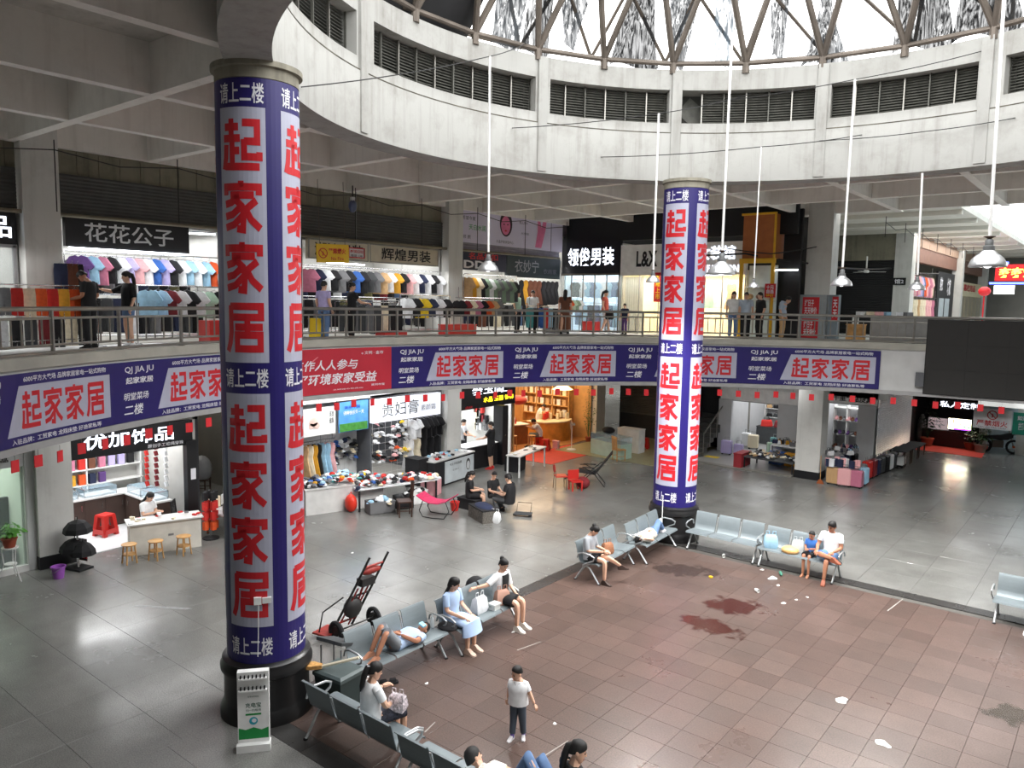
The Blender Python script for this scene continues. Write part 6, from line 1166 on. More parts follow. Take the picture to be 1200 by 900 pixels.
# dark entrance
struct('wall_entrance_back', MB().span((-4.2, 28.5, 0), (0.4, 28.7, 3.95)), black); struct('wall_entrance_side', MB().span((-4.1, 24.0, 0), (-4.0, 28.6, 3.95)), darkw); struct('wall_entrance_ceiling', MB().span((-4.2, 24.4, 2.3), (-.2, 28.6, 2.4)), black)
o = tag(MB().add([(-4.0, 24.3, .012), (-1.1, 24.1, .012), (-1.3, 27.6, .012), (-4.0, 27.6, .012), (-4.0, 24.3, 0), (-1.1, 24.1, 0), (-1.3, 27.6, 0), (-4.0, 27.6, 0)], [(0, 1, 2, 3), (0, 4, 5, 1)]).build('red_carpet', mat('red_entrance_carpet', (222, 76, 62), .9, var=.06), None), 'bright red carpet before the dark entrance', 'carpet')
sg = sign('shop_sign', 'glowing white characters over the dark entrance', BF(-3.3, 1.75, 25.6), 1.9, .34, black, [('私人定制', 1.05, .17, 1.5, .27, .012, lit_white)], .1, group='shop signs of the ground floor')
scr = thing('led_screen', 'small bright red and yellow LED screen in the dark entrance', 'screen'); scr.matrix_world = BF(-2.72, .78, 26.0); MB().span((0, 0, -.08), (.92, .52, 0)).build('casing', black, scr); MB().span((.03, .03, 0), (.89, .49, .01)).build('screen_face', mat('lit_screen_white', (255, 244, 210), .5, emit=8, var=0), scr); MB().text('转让', .42, .34, .5, .26, .03, 0, .02).build('lettering', mat('lit_red', (255, 60, 20), .5, emit=3, var=0), scr); MB().span((.25, .03, .012), (.89, .09, .018)).build('colour_strip', mat('lit_purple', (170, 70, 255), .5, emit=3, var=0), scr); MB().span((.6, .12, .012), (.87, .2, .018)).build('colour_strip', mat('lit_green', (90, 255, 110), .5, emit=2, var=0), scr)
sign('notice_board', 'pale pink notice board on a stand beside the small screen', BF(-3.5, .72, 26.1), .82, .5, mat('pale_pink_paper', (226, 206, 210), .6, emit=.25), [('温馨提示', .4, .36, .4, .07, .004, grey_pr), ('请勿吸烟', .4, .2, .5, .05, .004, grey_pr)], .03)  # the paper is given a faint glow of its own though it is no lamp
tag(MB().box(-2.7, 26.2, .36, 2.0, .5, .7).build('reception_desk', mat('dark_red_wood', (60, 32, 30), .4), None), 'dark reception desk under the small bright screen', 'desk')
plant('tall dark potted plant at the shutter side of the dark entrance', -3.4, 25.6, 0, .45, 1.6, 110, mat('dark_leaf', (40, 62, 40), .6, var=.4, scale=8), ps=.26); plant('potted plant with loose leaves at the board side of the dark entrance', -1.35, 25.5, 0, .4, 1.0, 90, mat('mid_leaf', (70, 100, 62), .6, var=.4, scale=8), ps=.24, potm=mat('stone_pot', (150, 130, 116), .7)); plant('second potted plant behind the loose leaved one', -1.8, 25.9, 0, .35, .9, 80, mat('mid_leaf', (70, 100, 62), .6), ps=.22)
tag(MB().lathe([(.14, 0), (.2, .25), (.17, 1.0), (.05, 1.3)], 14, (-4.0+.2, 26.4, 0)).build('vase', mat('pale_vase', (170, 170, 166), .3), None, True), 'tall pale vase inside the dark entrance', 'vase')
def mark(o):
    m = MB(); ban(m, .68, .58, .19, .012, 0); m.build('prohibition_mark', red_vinyl, o)
sign('warning_sign', 'white no smoking board with red characters above the motorbike', BF(-1.62, 1.12, 24.9), 1.36, .82, white_plas, [('严禁烟火', .68, .24, 1.1, .24, .008, red_vinyl), ('YAN JIN YAN HUO', .68, .06, 1.0, .07, .004, grey_pr)], .03, extra=mark)
sign('warning_sign', 'green board with white characters at the frame edge of the entrance', BF(-.22, 1.0, 24.9), 1.4, .9, mat('green_board', (28, 130, 106), .5), [('如遇火情', .5, .68, .7, .18, .02, wht_print), ('拨打119', .35, .35, .3, .3, .005, wht_print)], .03)
struct('wall_motorbike_back', MB().span((-1.6, 27.4, 0), (2.4, 27.5, 3.95)), mat('pale_blue_wall', (190, 206, 214), .6)); pillar(-1.45, 26.8, .3, .3, 0, 3.95, 'trim_post_1', False); pillar(.0, 26.2, .35, .3, 0, 3.95, 'trim_post_2', False); tag(MB().span((-1.5, 25.0, 2.05), (.3, 25.1, 2.3)).build('light_box', mat('dim_light_box', (230, 232, 228), .5, emit=.5), None), 'pale light box above the no smoking board', 'light')
mo = thing('motorbike', 'dark motorbike parked under the no smoking board', 'motorbike', (-.75, 25.9, 0), .35)
for x in (-.55, .55): MB().tube([(x+.26*cos(2*pi*k/20), 0, .3+.26*sin(2*pi*k/20)) for k in range(21)], .05, 8).build('wheel', cm('black'), mo, True); 
for x in (-.55, .55): MB().lathe([(.05, -.06), (.05, .06)], 10, (0, 0, 0)).build('hub', mat('orange_rim', (206, 90, 40), .4), mo).matrix_basis = Matrix.Translation((x, 0, .3)) @ Matrix.Rotation(pi/2, 4, 'X')
MB().loft([[(x, -w, z), (x, w, z), (x, w*.6, z+h), (x, -w*.6, z+h)] for x, w, z, h in ((-.7, .06, .62, .1), (-.3, .12, .6, .14), (.05, .12, .58, .2), (.3, .13, .6, .26), (.5, .05, .7, .2))]).build('body', cm('black'), mo, True); MB().box(-.05, 0, .4, .4, .22, .3).build('engine', dark_steel, mo)
MB().tube([(.55, 0, .3), (.4, 0, .75), (.34, 0, 1.0)], .03, 6).build('fork', steel, mo); MB().tube([(.32, -.33, 1.02), (.36, -.1, 1.0), (.36, .1, 1.0), (.32, .33, 1.02)], .018, 6).build('handlebar', cm('black'), mo); MB().ball((.5, 0, .88), .09, .1, .1).build('headlamp', chrome, mo, True); MB().tube([(-.6, .1, .3), (0, .1, .28), (.2, .1, .4)], .03, 6).build('exhaust', chrome, mo)
# wall speaker and LED wall
o = thing('led_wall', 'large switched off LED screen fixed to the gallery edge', 'screen'); o.matrix_world = frame_of((-1.4, 13.25, 3.5), (1, .06, 0)); MB().span((0, 0, -.25), (6.2, 2.2, 0)).build('casing', cm('black'), o)
for i in range(6):
    for j in range(3): MB().span((.02+1.03*i, .02+.725*j, 0), (1.045+1.03*i, .74+.725*j, .01)).build('screen_panel', mat('unlit_led_face', (36, 35, 33), .6, var=.05), o)
o = thing('wall_speaker', 'small grey speaker box on the gallery edge beside the screen', 'speaker', rp(pth(1078, 440), 3.72, RR-.1), pth(1078, 440)+pi/2); MB().box(0, 0, .2, .22, .14, .42).build('case', mat('grey_case', (92, 94, 98), .6), o); MB().box(0, -.075, .2, .17, .012, .34).build('grille', cm('dark grey'), o)
# ------------------------------------------------------------------ pendant lamps, wires
lamp_metal = mat('spun_aluminium_shade', (196, 198, 200), .28, .75, .06)
rod_paint = mat('white_rod_paint', (226, 226, 224), .5)
LAMPS = []
def pendant(label, x, y, zb, d, top, toff=(0, 0)):
    o = thing('pendant_lamp', label, 'lamp', (x, y, zb), 0, 'industrial pendant lamps over the hall'); r = d/2; k = d/.5
    MB().lathe([(r*.98, 0), (r, .01*k), (r*.97, .04*k), (r*.85, .11*k), (r*.62, .17*k), (r*.34, .21*k), (r*.30, .22*k), (r*.30, .24*k), (r*.58, .165*k), (r*.80, .10*k), (r*.93, .035*k), (r*.95, .0)], 28, cap=False).build('shade', lamp_metal, o, True)
    MB().lathe([(r*.30, .2*k), (r*.32, .22*k), (r*.30, .30*k), (r*.22, .31*k), (r*.22, .38*k), (r*.16, .40*k)], 16).build('housing', mat('grey_lamp_housing', (120, 122, 122), .5, .5), o, True)
    MB().lathe([(r*.3, .43*k), (r*.32, .44*k), (r*.08, .40*k)], 14).build('rain_cap', mat('rusty_cap', (96, 76, 60), .7), o, True); MB().ball((0, 0, .07*k), r*.3, r*.3, .09*k, 12, 8).build('bulb', mat('frosted_bulb', (236, 238, 240), .4, emit=1.2, var=0), o, True)
    MB().tube([(0, 0, .4*k), (toff[0], toff[1], top-zb)], .024 if d > .3 else .014, 8).build('rod', rod_paint, o, True)
    if d > .3:
        L_ = bpy.data.lights.new('pendant_light', 'SPOT'); L_.energy = PEND_W; L_.spot_size = D(150); L_.spot_blend = .6; L_.shadow_soft_size = r*.8; L_.color = (1, .98, .95)
        q = bpy.data.objects.new('pendant_light', L_); COL.objects.link(q); q.parent = o; q.location = (0, 0, -.03)
    LAMPS.append(o); return o
PEND_W = 600
def lampat(label, px, py, zb, d, tx, ty, toff=0):
    p = at(px, py, zb); t = ((Vector((tx, ty))-Vector((px, py))))
    dd = Vector((((tx-600)/FPX*CR[i][0] - (ty-450)/FPX*CR[i][1] - CR[i][2]) for i in range(3))); s_ = hypot(p.x-CAM.x, p.y-CAM.y)/hypot(dd.x, dd.y); q = CAM+dd*s_
    return pendant(label, p.x, p.y, zb, d, q.z, (q.x-p.x, q.y-p.y)), q
_, ta_ = lampat('largest pendant lamp with a bright metal shade on a thick white rod', 1157, 313, 6.62, .5, 1177, -8)
_, tb_ = lampat('pendant lamp hanging before the lilac advertisement', 572, 318, 6.62, .44, 574, 66)
_, tc_ = lampat('pendant lamp hanging right beside the farther column', 845, 322, 6.62, .55, 858, 40)
_, td_ = lampat('pendant lamp hanging before the dark shutter past the square pillar', 986, 335, 6.47, .45, 1002, 93)
_, te_ = lampat('pendant lamp hanging near the second square pillar', 1074, 340, 6.42, .38, 1081, 203)
_, tf_ = lampat('small pendant lamp hanging before the white lit shop sign', 765, 331, 6.49, .32, 772, 133)
_, tg_ = lampat('smallest pendant lamp hanging before the yellow kiosk', 883, 337, 6.42, .24, 892, 172)
for lb, x, y in (('added unseen pendant lamp over the plaza corner behind the viewer', 6.5, -10), ('added unseen pendant lamp over the near side of the plaza', 5.5, -5), ('added unseen pendant lamp over the plaza, out past the LED screen', 6.2, 0), ('added unseen pendant lamp over the far plaza corner past the LED screen', 3.8, 4.6)): pendant(lb, x, y, 6.62, .5, 10.9)  # unseen lamps added as fill for the hall floor and ceiling
def ringpt(px, py):
    dd = [(px-600)/FPX*CR[i][0] - (py-450)/FPX*CR[i][1] - CR[i][2] for i in range(3)]; ox, oy = CAM.x-FC[0], CAM.y-FC[1]; R_ = FR-.02
    a = dd[0]**2+dd[1]**2; b = 2*(ox*dd[0]+oy*dd[1]); c = ox*ox+oy*oy-R_*R_; t = (-b+sqrt(b*b-4*a*c))/(2*a); return Vector((CAM.x+t*dd[0], CAM.y+t*dd[1], CAM.z+t*dd[2]))
wire_m = mat('black_wire', (30, 30, 30), .6)
def wire(label, pts, r=.010, name='wire'):
    P = []
    for i in range(len(pts)-1):
        a, b = Vector(pts[i]), Vector(pts[i+1]); n = 8; L_ = (b-a).length
        for k in range(n): f = k/n; P.append(a.lerp(b, f)-Vector((0, 0, .012*L_*4*f*(1-f))))
    P.append(Vector(pts[-1])); return tag(MB().tube(P, r, 5).build(name, wire_m, None, True), label, 'wire', 'wires strung across the hall')
wire('black wire from the ring wall to the lamp before the lilac advertisement', [ringpt(353, 102), tb_, ringpt(618, 50)])

wire('black wire from the ring wall past the broken louvre', [ringpt(600, 150), tf_, ringpt(880, 110)])
wire('black wire carrying the smallest lamp under the louvre windows', [ringpt(704, 184), tg_, ringpt(1010, 158)])
wire('black wire carrying the lamp before the dark shutter', [ringpt(830, 120), td_, ringpt(1150, 60)]); wire('black wire along the ring wall to the lamp near the second square pillar', [ringpt(960, 165), te_+Vector((0, 0, .9)), ringpt(1190, 138)])
# cables with droppers under the coffered ceiling along the shop fronts
def cable(label, a, b, n, drop, z0=9.1):
    a, b = Vector(a), Vector(b); o = thing('ceiling_cable', label, 'cable', (0, 0, 0), 0, 'cables with drop rods under the ceiling'); P = []
    for k in range(n):
        p = a.lerp(b, k/(n-1)); P.append(p)
        if k < n-1: P.append(a.lerp(b, (k+.5)/(n-1))-Vector((0, 0, .16)))
        MB().tube([p+Vector((0, 0, .2)), p-Vector((0, 0, drop))], .012, 5).build('drop_rod', wire_m, o)
    MB().tube(P, .012, 5).build('cable', wire_m, o, True)
cable('black cable with drop rods before the shutters, up to the lilac advertisement', (-14.2, -8, 8.95), (-14.2, 13, 8.95), 9, 1.25); cable('black cable with drop rods under the white ceiling of the rear aisle', (-3.5, 16.5, 8.9), (-3.0, 40, 8.9), 10, .5)
wire('pale cable strung from the white lit sign to the square pillar', [(-8.0, 13.9, 8.0), (-6.3, 13.6, 7.75), (-5.3, 15.1, 8.05)], .02); wire('thick pale pipe bundle above the kiosk and the shutter', [(-10.0, 13.7, 7.8), (-7.2, 13.6, 7.78), (-5.6, 14.9, 7.5), (-5.0, 23.8, 7.7), (-4.2, 30, 7.7)], .035, 'pipe_bundle')
o = thing('ceiling_fan', 'white ceiling fan under the pipes before the dark shutter', 'fan', (-5.6, 22.6, 7.55)); MB().tube([(0, 0, 0), (0, 0, .6)], .03, 6).build('stem', metal_w, o); MB().lathe([(.1, -.08), (.12, 0), (.06, .04)], 12).build('motor', metal_w, o); [MB().box(.4*cos(a), .4*sin(a), -.04, .7, .12, .012, rz=a).build('blade', metal_w, o) for a in (0.4, 2.5, 4.6)]
o = thing('security_camera', 'small dark camera hanging from the ceiling before the shutters', 'camera', (-14.2, 2.4, 8.75)); MB().tube([(0, 0, 0), (0, 0, .45)], .02, 6).build('stem', wire_m, o); MB().ball((0, 0, -.12), .12, .12, .18).build('dome', mat('blue_grey_dome', (90, 100, 130), .3), o, True); MB().box(0, 0, .05, .1, .1, .16).build('mount', metal_w, o)
# ------------------------------------------------------------------ airport style benches
seat_m = mat('perforated_silver_steel', (122, 132, 136), .42, .35, .05); nt = seat_m.node_tree; N = nt.nodes; L = nt.links
tc = N.new('ShaderNodeTexCoord'); vo = N.new('ShaderNodeTexVoronoi'); vo.inputs['Scale'].default_value = 55; vo.inputs['Randomness'].default_value = 0; L.new(tc.outputs['Object'], vo.inputs['Vector']); mrp = N.new('ShaderNodeMapRange'); mrp.inputs['From Min'].default_value = .2; mrp.inputs['From Max'].default_value = .34; L.new(vo.outputs['Distance'], mrp.inputs['Value'])
bp = N.new('ShaderNodeBump'); bp.inputs['Strength'].default_value = .5; bp.inputs['Distance'].default_value = .004; L.new(mrp.outputs[0], bp.inputs['Height']); L.new(bp.outputs[0], N['Principled BSDF'].inputs['Normal'])
frame_m = mat('silver_bench_frame', (176, 180, 182), .35, .6, .04)
def sheet(mb, prof, x0, x1, t):
    mb.loft([[(x, y, z) for y, z in prof]+[(x, y+q[0]*t, z+q[1]*t) for (y, z), q in zip(prof[::-1], nrm(prof)[::-1])] for x in (x0, x1)])
def nrm(p):
    out = []
    for i in range(len(p)):
        a, b = p[max(i-1, 0)], p[min(i+1, len(p)-1)]; d_ = Vector((b[0]-a[0], b[1]-a[1])).normalized(); out.append((-d_.y, d_.x))
    return out
def bench(label, x, y, rz):
    o = thing('waiting_bench', label, 'bench', (x, y, 0), rz, 'three seat steel waiting benches round the plaza')
    for k in (-1, 0, 1):
        c = k*.60; m = MB(); sheet(m, [(.27, .405), (.26, .43), (.22, .44), (.0, .425), (-.16, .41)], c-.285, c+.285, -.012); m.build('seat', seat_m, o, True)
        m = MB(); sheet(m, [(-.16, .41), (-.205, .45), (-.24, .56), (-.30, .80), (-.32, .835), (-.345, .83)], c-.27, c+.27, -.012); m.build('backrest', seat_m, o, True)
    MB().box(0, -.06, .375, 1.84, .07, .05).build('beam', frame_m, o)
    for k in (-.83, .83):
        MB().tube([(k, -.06, .37), (k, .05, .30), (k, .26, .02), (k, .28, .012)], .022, 8).build('leg', frame_m, o, True); MB().tube([(k, -.06, .37), (k, -.12, .30), (k, -.30, .02), (k, -.32, .012)], .022, 8).build('leg', frame_m, o, True)
        MB().lathe([(.03, 0), (.03, .015)], 10, (k, .28, 0)).build('foot_pad', cm('black'), o); MB().lathe([(.03, 0), (.03, .015)], 10, (k, -.32, 0)).build('foot_pad', cm('black'), o)
    for k in (-.92, .92): MB().tube([(k, -.23, .52), (k, -.2, .62), (k, -.1, .655), (k, .1, .645), (k, .19, .60), (k, .17, .53), (k, .05, .47), (k, -.06, .40)], .017, 8).build('armrest', frame_m, o, True)
    for k in (-.3, .3): MB().tube([(k, -.16, .39), (k, -.30, .78)], .014, 6).build('back_bracket', frame_m, o, True)
    return o
bench('steel bench with a man lying asleep, beside the nearer column', -5.52, -3.87, -pi/2); bench('steel bench where two women sit talking', -5.42, -1.98, -pi/2+.05)
bench('steel bench where a woman in a grey top sits', -5.48, 2.40, -pi/2+.06); bench('steel bench with a person lying in jeans, by the farther column', -5.36, 4.27, -pi/2+.06)
bench('empty steel bench beside the farther column', -4.02, 5.42, pi); bench('steel bench where a man sits with a child', -2.18, 5.32, pi-.03); bench('steel bench cut off by the picture edge, at the far plaza side', 2.52, 5.2, pi)
bench('steel bench seen from behind where a woman with a ponytail sits', -4.2, -5.72, 0); bench('steel bench seen from behind, nearest to the viewer', -2.32, -5.76, 0); bench('steel bench with a reclining person in jeans at the lower picture edge', -.44, -5.78, 0)
# ------------------------------------------------------------------ objects round the nearer column
o = thing('charging_board', 'white and green phone charging stand before the nearer column', 'sign', (-5.36, -6.62, 0), 0); fd = atan2(CAM.y+6.62, CAM.x+5.36)+pi/2; o.rotation_euler = (0, 0, fd-.12)
wb = white_plas
MB().box(0, .05, .54, .40, .10, 1.08).build('body', wb, o); MB().box(0, .0, .05, .43, .16, .10).build('base', wb, o)
m = MB(); m.T = Matrix.Translation((0, -.002, 0)) @ Matrix.Rotation(pi/2, 4, 'X')
m.add([(-.19, .15, .0), (.19, .15, .0), (.19, .30, .0), (.1, .27, .0), (0, .31, 0), (-.1, .28, 0), (-.19, .31, 0)], [tuple(range(7))], 0); m.text('充电宝', 0, .62, .2, .07, .012, 1, .001); m.text('扫一扫租用', 0, .55, .19, .035, .004, 1, .001); m.span((-.1, .48, 0), (.1, .505, .001), 0)
n = 20; m.add([(.055*cos(2*pi*k/n), .40+.055*sin(2*pi*k/n), .001) for k in range(n)], [tuple(range(n))], 2); m.add([(.03*cos(2*pi*k/n)+.008, .405+.028*sin(2*pi*k/n), .002) for k in range(n)], [tuple(range(n))], 3); m.text('街电共享充电', 0, .74, .14, .02, .002, 1, .001)
m.build('print', [mat('print_board_green', (20, 140, 66), .5), mat('print_dark_green', (40, 90, 74), .5), mat('print_cyan', (40, 160, 180), .5), wht_print], o)
for z in (1.0, .84):
    MB().box(0, -.03, z, .36, .05, .02).build('shelf', wb, o)
    for k in range(7): MB().box(-.15+.05*k, -.03, z+.03, .018, .03, .04).build('charger', cm('black'), o)
c1v = Vector((-6.20, -5.85, 0)); u = (Vector((CAM.x, CAM.y, 0))-c1v).normalized(); w_ = Vector((-u.y, u.x, 0))
o = thing('wall_socket', 'white socket box with a cable taped on the nearer column', 'socket', c1v+u*.565+w_*(-.06)+Vector((0, 0, 1.83)), atan2(u.y, u.x)+pi/2); MB().box(-.05, 0, 0, .1, .05, .1).build('box', wb, o); MB().box(.07, 0, .0, .12, .04, .08).build('plug', wb, o); MB().tube([(-.04, -.02, -.05), (-.05, -.03, -.5), (-.06, -.1, -.76)], .006, 5).build('cable', rod_paint, o, True)
c2v = Vector((-5.60, 5.85, 0)); u2 = (Vector((CAM.x, CAM.y, 0))-c2v).normalized(); w2 = Vector((-u2.y, u2.x, 0)); o = tag(MB().tube([(0, 0, 1.2), (0, 0, .3)], .012, 5).build('cable', rod_paint, None, True), 'thin pale cable hanging down the farther column', 'cable'); o.location = c2v+u2*.62+w2*(-.28)
o = thing('dustbin', 'dark green square dustbin between the nearer column and the benches', 'dustbin', (-5.40, -5.16, 0), .1); dg_ = mat('dark_green_plastic', (44, 58, 58), .5, var=.1); MB().loft([[(a*w, b*w*.9, z) for a, b in ((-1, -1), (1, -1), (1, 1), (-1, 1))] for w, z in ((.23, 0), (.27, .50))]).build('body', dg_, o); MB().loft([[(a*w, b*w*.9, z) for a, b in ((-1, -1), (1, -1), (1, 1), (-1, 1))] for w, z in ((.29, .50), (.29, .55), (.25, .58))]).build('lid', mat('grey_green_lid', (74, 86, 86), .45), o)
o = thing('hand_broom', 'straw hand broom lying across the dustbin lid', 'broom', (-5.52, -5.32, .62), 0.62); MB().tube([(-.05, 0, 0), (.5, 0, .16)], .022, 8).build('handle', mat('pale_broom_handle', (222, 214, 190), .5), o, True); MB().loft([[(x, y*w, z*.05+.0) for y, z in ((-1, -.5), (1, -.5), (1, .6), (-1, .6))] for x, w in ((-.05, .03), (-.2, .09), (-.42, .05))]).build('bristles', mat('straw', (190, 144, 84), .9, var=.3, scale=20), o, True)
o = thing('grey_stool', 'dark grey seat leaning behind the dustbin', 'seat', (-6.0, -4.72, 0), .2); MB().box(0, 0, .66, .5, .42, .05, R=Matrix.Rotation(-.35, 3, 'X')).build('seat', mat('dark_grey_vinyl', (62, 66, 68), .5), o); [MB().tube([(a*.2, b*.15, 0), (a*.2, b*.15, .62)], .015, 6).build('leg', frame_m, o) for a in (-1, 1) for b in (-1, 1)]
# hand truck leaning behind the bench
o = thing('hand_truck', 'rusty red and black two wheeled hand truck with straps behind the bench', 'hand truck', (-7.2, -3.45, 0), 0.0)
rd = mat('worn_red_paint', (150, 44, 36), .55, var=.3, scale=10); bkm = mat('worn_black_paint', (40, 38, 38), .5, var=.3)
for a in (-.22, .22): MB().tube([(-.12, a-.12, .12), (.06, a+.16, .75), (.24, a+.44, 1.42)], .022, 8).build('rail', bkm, o, True); MB().tube([(-.12, a*.55-.1, .14), (.09, a*.55+.2, .85)], .016, 6).build('inner_rail', rd, o, True)
for t, mm in ((.1, rd), (.45, bkm), (.62, bkm), (.86, rd)): p = Vector((-.12, -.12, .12)).lerp(Vector((.24, .44, 1.42)), t); MB().tube([p+Vector((0, -.22, 0)), p+Vector((0, .22, 0))], .02, 6).build('cross_bar', mm, o)
MB().box(-.25, -.35, .1, .34, .4, .03, rz=.2).build('toe_plate', rd, o); MB().box(.1, .25, .95, .16, .3, .14).build('folded_strap', bkm, o); MB().ball((-.03, .05, .48), .12, .2, .2, 10, 8).build('strap_coil', bkm, o, True); MB().ball((.16, .32, 1.14), .06, .24, .07, 10, 6).build('red_strap', rd, o, True)
for y in (-.36, .5): MB().tube([(.02+.15*cos(2*pi*k/18), y, .17+.15*sin(2*pi*k/18)) for k in range(19)], .045, 8).build('wheel', cm('black'), o, True); q = MB().lathe([(.09, -.02), (.09, .02)], 12).build('wheel_hub', bkm, o); q.matrix_basis = Matrix.Translation((.02, y, .17)) @ Matrix.Rotation(pi/2, 4, 'X')
MB().tube([(.02, -.36, .17), (.02, .5, .17)], .016, 6).build('axle', bkm, o); MB().tube([(-.3, -.5, .05), (-.2, -.48, .5), (.02, -.2, .75)], .014, 6).build('side_stay', bkm, o, True); MB().tube([(-.1, .1, .25), (.14, .2, 1.0)], .02, 6).build('red_strap', rd, o, True)
# things left on benches and floor
def slip(label, px, py, rz, c): p = at(px, py); shoe_maker(label, (p.x, p.y, .0), rz, cm(c), 'black slippers on the floor'); SC.objects[-1].scale = (1.05,)*3
slip('black slipper on the floor behind the ponytail woman, nearer the sleeping man', 446, 803, 1.1, 'black'); slip('black slipper on the floor behind the ponytail woman, nearer the plaza', 457, 801, 1.0, 'black')
carrier('white carrier bag on the bench between the two talking women', -5.42, -2.0, 'white', pi/2, .44, 1.0); chest('food_box', 'clear takeaway cup box beside the white carrier bag', 'box', (-5.3, -1.72, .44), (.14, .16, .1), mat('clear_box', (214, 218, 216), .3)); carrier('brown paper bag held by the woman in white and black', -5.35, -1.45, 'tan', 1.2, .44, .95, mat('pinkish_paper', (190, 146, 128), .7))
tag(MB().ball((-6.0, -1.45, .62), .2, .2, .2, 12, 8).build('black_backpack', cm('black'), None, True), 'round black backpack hung behind the bench of the two women', 'bag'); o = tag(MB().ball((-5.38, -2.86, .47), .2, .16, .06, 12, 8).build('black_bag', cm('black'), None, True), 'flat black bag on the bench by the sleeping man\'s head', 'bag'); tag(MB().lathe([(.035, 0), (.035, .15), (.012, .19), (.012, .22)], 10, (-5.6, -3.02, .445)).build('water_bottle', mat('clear_plastic_bottle', (206, 216, 220), .15, alpha=.55), None, True), 'clear water bottle beside the sleeping man\'s head', 'bottle')
o = carrier('brown wicker handbag on the bench beside the grey topped woman', -5.42, 2.32, 'brown', 1.2, .44, .9, mat('brown_wicker', (150, 100, 70), .7, var=.3, scale=30)); carrier('blue and clear plastic bag on the bench end by the armrest', -2.82, 5.25, 'light blue', .5, .44, 1.05); o = tag(MB().ball((-2.35, 5.2, .5), .2, .17, .1, 12, 8).build('bread_bag', mat('crinkled_tan_bag', (222, 176, 112), .4, var=.25, scale=12), None, True), 'tan crinkled bag of bread on the bench beside the man', 'bag'); carrier('thin clear carrier bag behind the bread bag', -2.25, 5.42, 'white', .2, .44, .9, mat('milky_bag', (222, 228, 230), .3, alpha=.6))
def litter(name, label, px, py, f): 
    p = at(px, py); o = f(MB()).build(name, mat('white_tissue', (236, 236, 234), .8) if 'white' in label else mat('litter_'+label.split()[0], {'yellow': (236, 190, 40), 'clear': (206, 214, 214), 'green': (70, 130, 110)}.get(label.split()[0], (200, 200, 200)), .4, alpha=.7 if label.startswith('clear') else 1), None); o.location = (p.x, p.y, .001); o.rotation_euler = (0, 0, random.uniform(0, 6)); tag(o, label, 'litter', 'litter scattered on the plaza')
crump = lambda r: (lambda m: m.add([(r*(1+.4*sin(5*a))*cos(a), r*.6*(1+.4*cos(3*a))*sin(a), .004) for a in [k*.628 for k in range(10)]]+[(0, 0, r*.5)], [(k, (k+1) % 10, 10) for k in range(10)]+[tuple(range(9, -1, -1))]))
cup = lambda m: (setattr(m, 'T', Matrix.Translation((0, 0, .04)) @ Matrix.Rotation(pi/2, 4, 'Y')), m.lathe([(.03, -.05), (.04, .05), (.037, .05), (.028, -.045)], 14))[1]
litter('lid', 'yellow bottle cap on the red plaza floor', 833, 677, lambda m: m.lathe([(.04, 0), (.045, .03), (.0, .035)], 12)); litter('paper_cup', 'white paper cup lying on the plaza below the man with the child', 887, 694, cup); litter('paper_cup', 'white paper cup lying under the empty bench', 848, 653, cup)
litter('drink_bottle', 'green drink bottle lying under the bench of the man and child', 915, 674, lambda m: (setattr(m, 'T', Matrix.Translation((0, 0, .035)) @ Matrix.Rotation(pi/2, 4, 'Y')), m.lathe([(.033, -.1), (.035, .05), (.012, .09), (.012, .11)], 12))[1]); litter('plastic_bag', 'clear crumpled plastic bag under the bench of the man and child', 905, 678, crump(.13))
for lb, px, py, r in (('small white tissue under the bench with the tan bag', 893, 668, .05), ('white scrap near the feet of the man', 912, 686, .05), ('white tissue farthest out below the man with the child', 918, 707, .06), ('tiny white scrap between the tissue and the man', 933, 703, .035), ('white tissue in the middle of the open plaza', 987, 821, .12), ('white torn tissue on the plaza near the lower picture edge', 1035, 872, .12), ('white scrap in front of the boy in the white shirt', 500, 801, .04), ('white pellet on the plaza beside the boy', 650, 848, .04), ('white scrap by the sandals of the woman in white', 601, 741, .04), ('white scrap on the grey floor behind the hand truck', 413, 648, .05), ('small white scrap near the feet of the man, on the dark line', 946, 700, .035)): litter('paper_scrap', lb, px, py, crump(r))
for lb, a_, b_ in (('long white scratch on the plaza beside the woman in black', (622, 896), (666, 868)), ('short white scratch on the plaza behind the boy', (606, 762), (634, 752)), ('short pale scratch on the plaza by the far bench', (1040, 716), (1058, 702)), ('thin white scratch by the knee of the ponytail woman', (498, 858), (510, 846))):
    a_, b_ = at(*a_), at(*b_); q_ = (b_-a_); n_ = Vector((-q_.y, q_.x, 0)).normalized()*.012; o = tag(MB().add([tuple(v-a_) for v in (a_-n_, b_-n_*.6, b_+n_*.6, a_+n_)], [(0, 1, 2, 3)]).build('scratch', mat('white_scratch', (176, 170, 164), .7, alpha=.7), None), lb, 'scratch', 'scratches on the plaza'); o.location = a_+Vector((0, 0, .002))
p = at(190, 712); o = tag(MB().add([(-.6, -.05, 0), (.5, -.02, 0), (.6, .06, 0), (.1, .05, 0), (-.5, .04, 0)], [(0, 1, 2, 3, 4)]).build('scuffed_tape', mat('scuffed_white_tape', (196, 198, 200), .6, var=.3, scale=14, alpha=.6), None), 'scuffed white tape streak on the grey floor before the craft table', 'tape'); o.location = (p.x, p.y, .003); o.rotation_euler = (0, 0, .55)
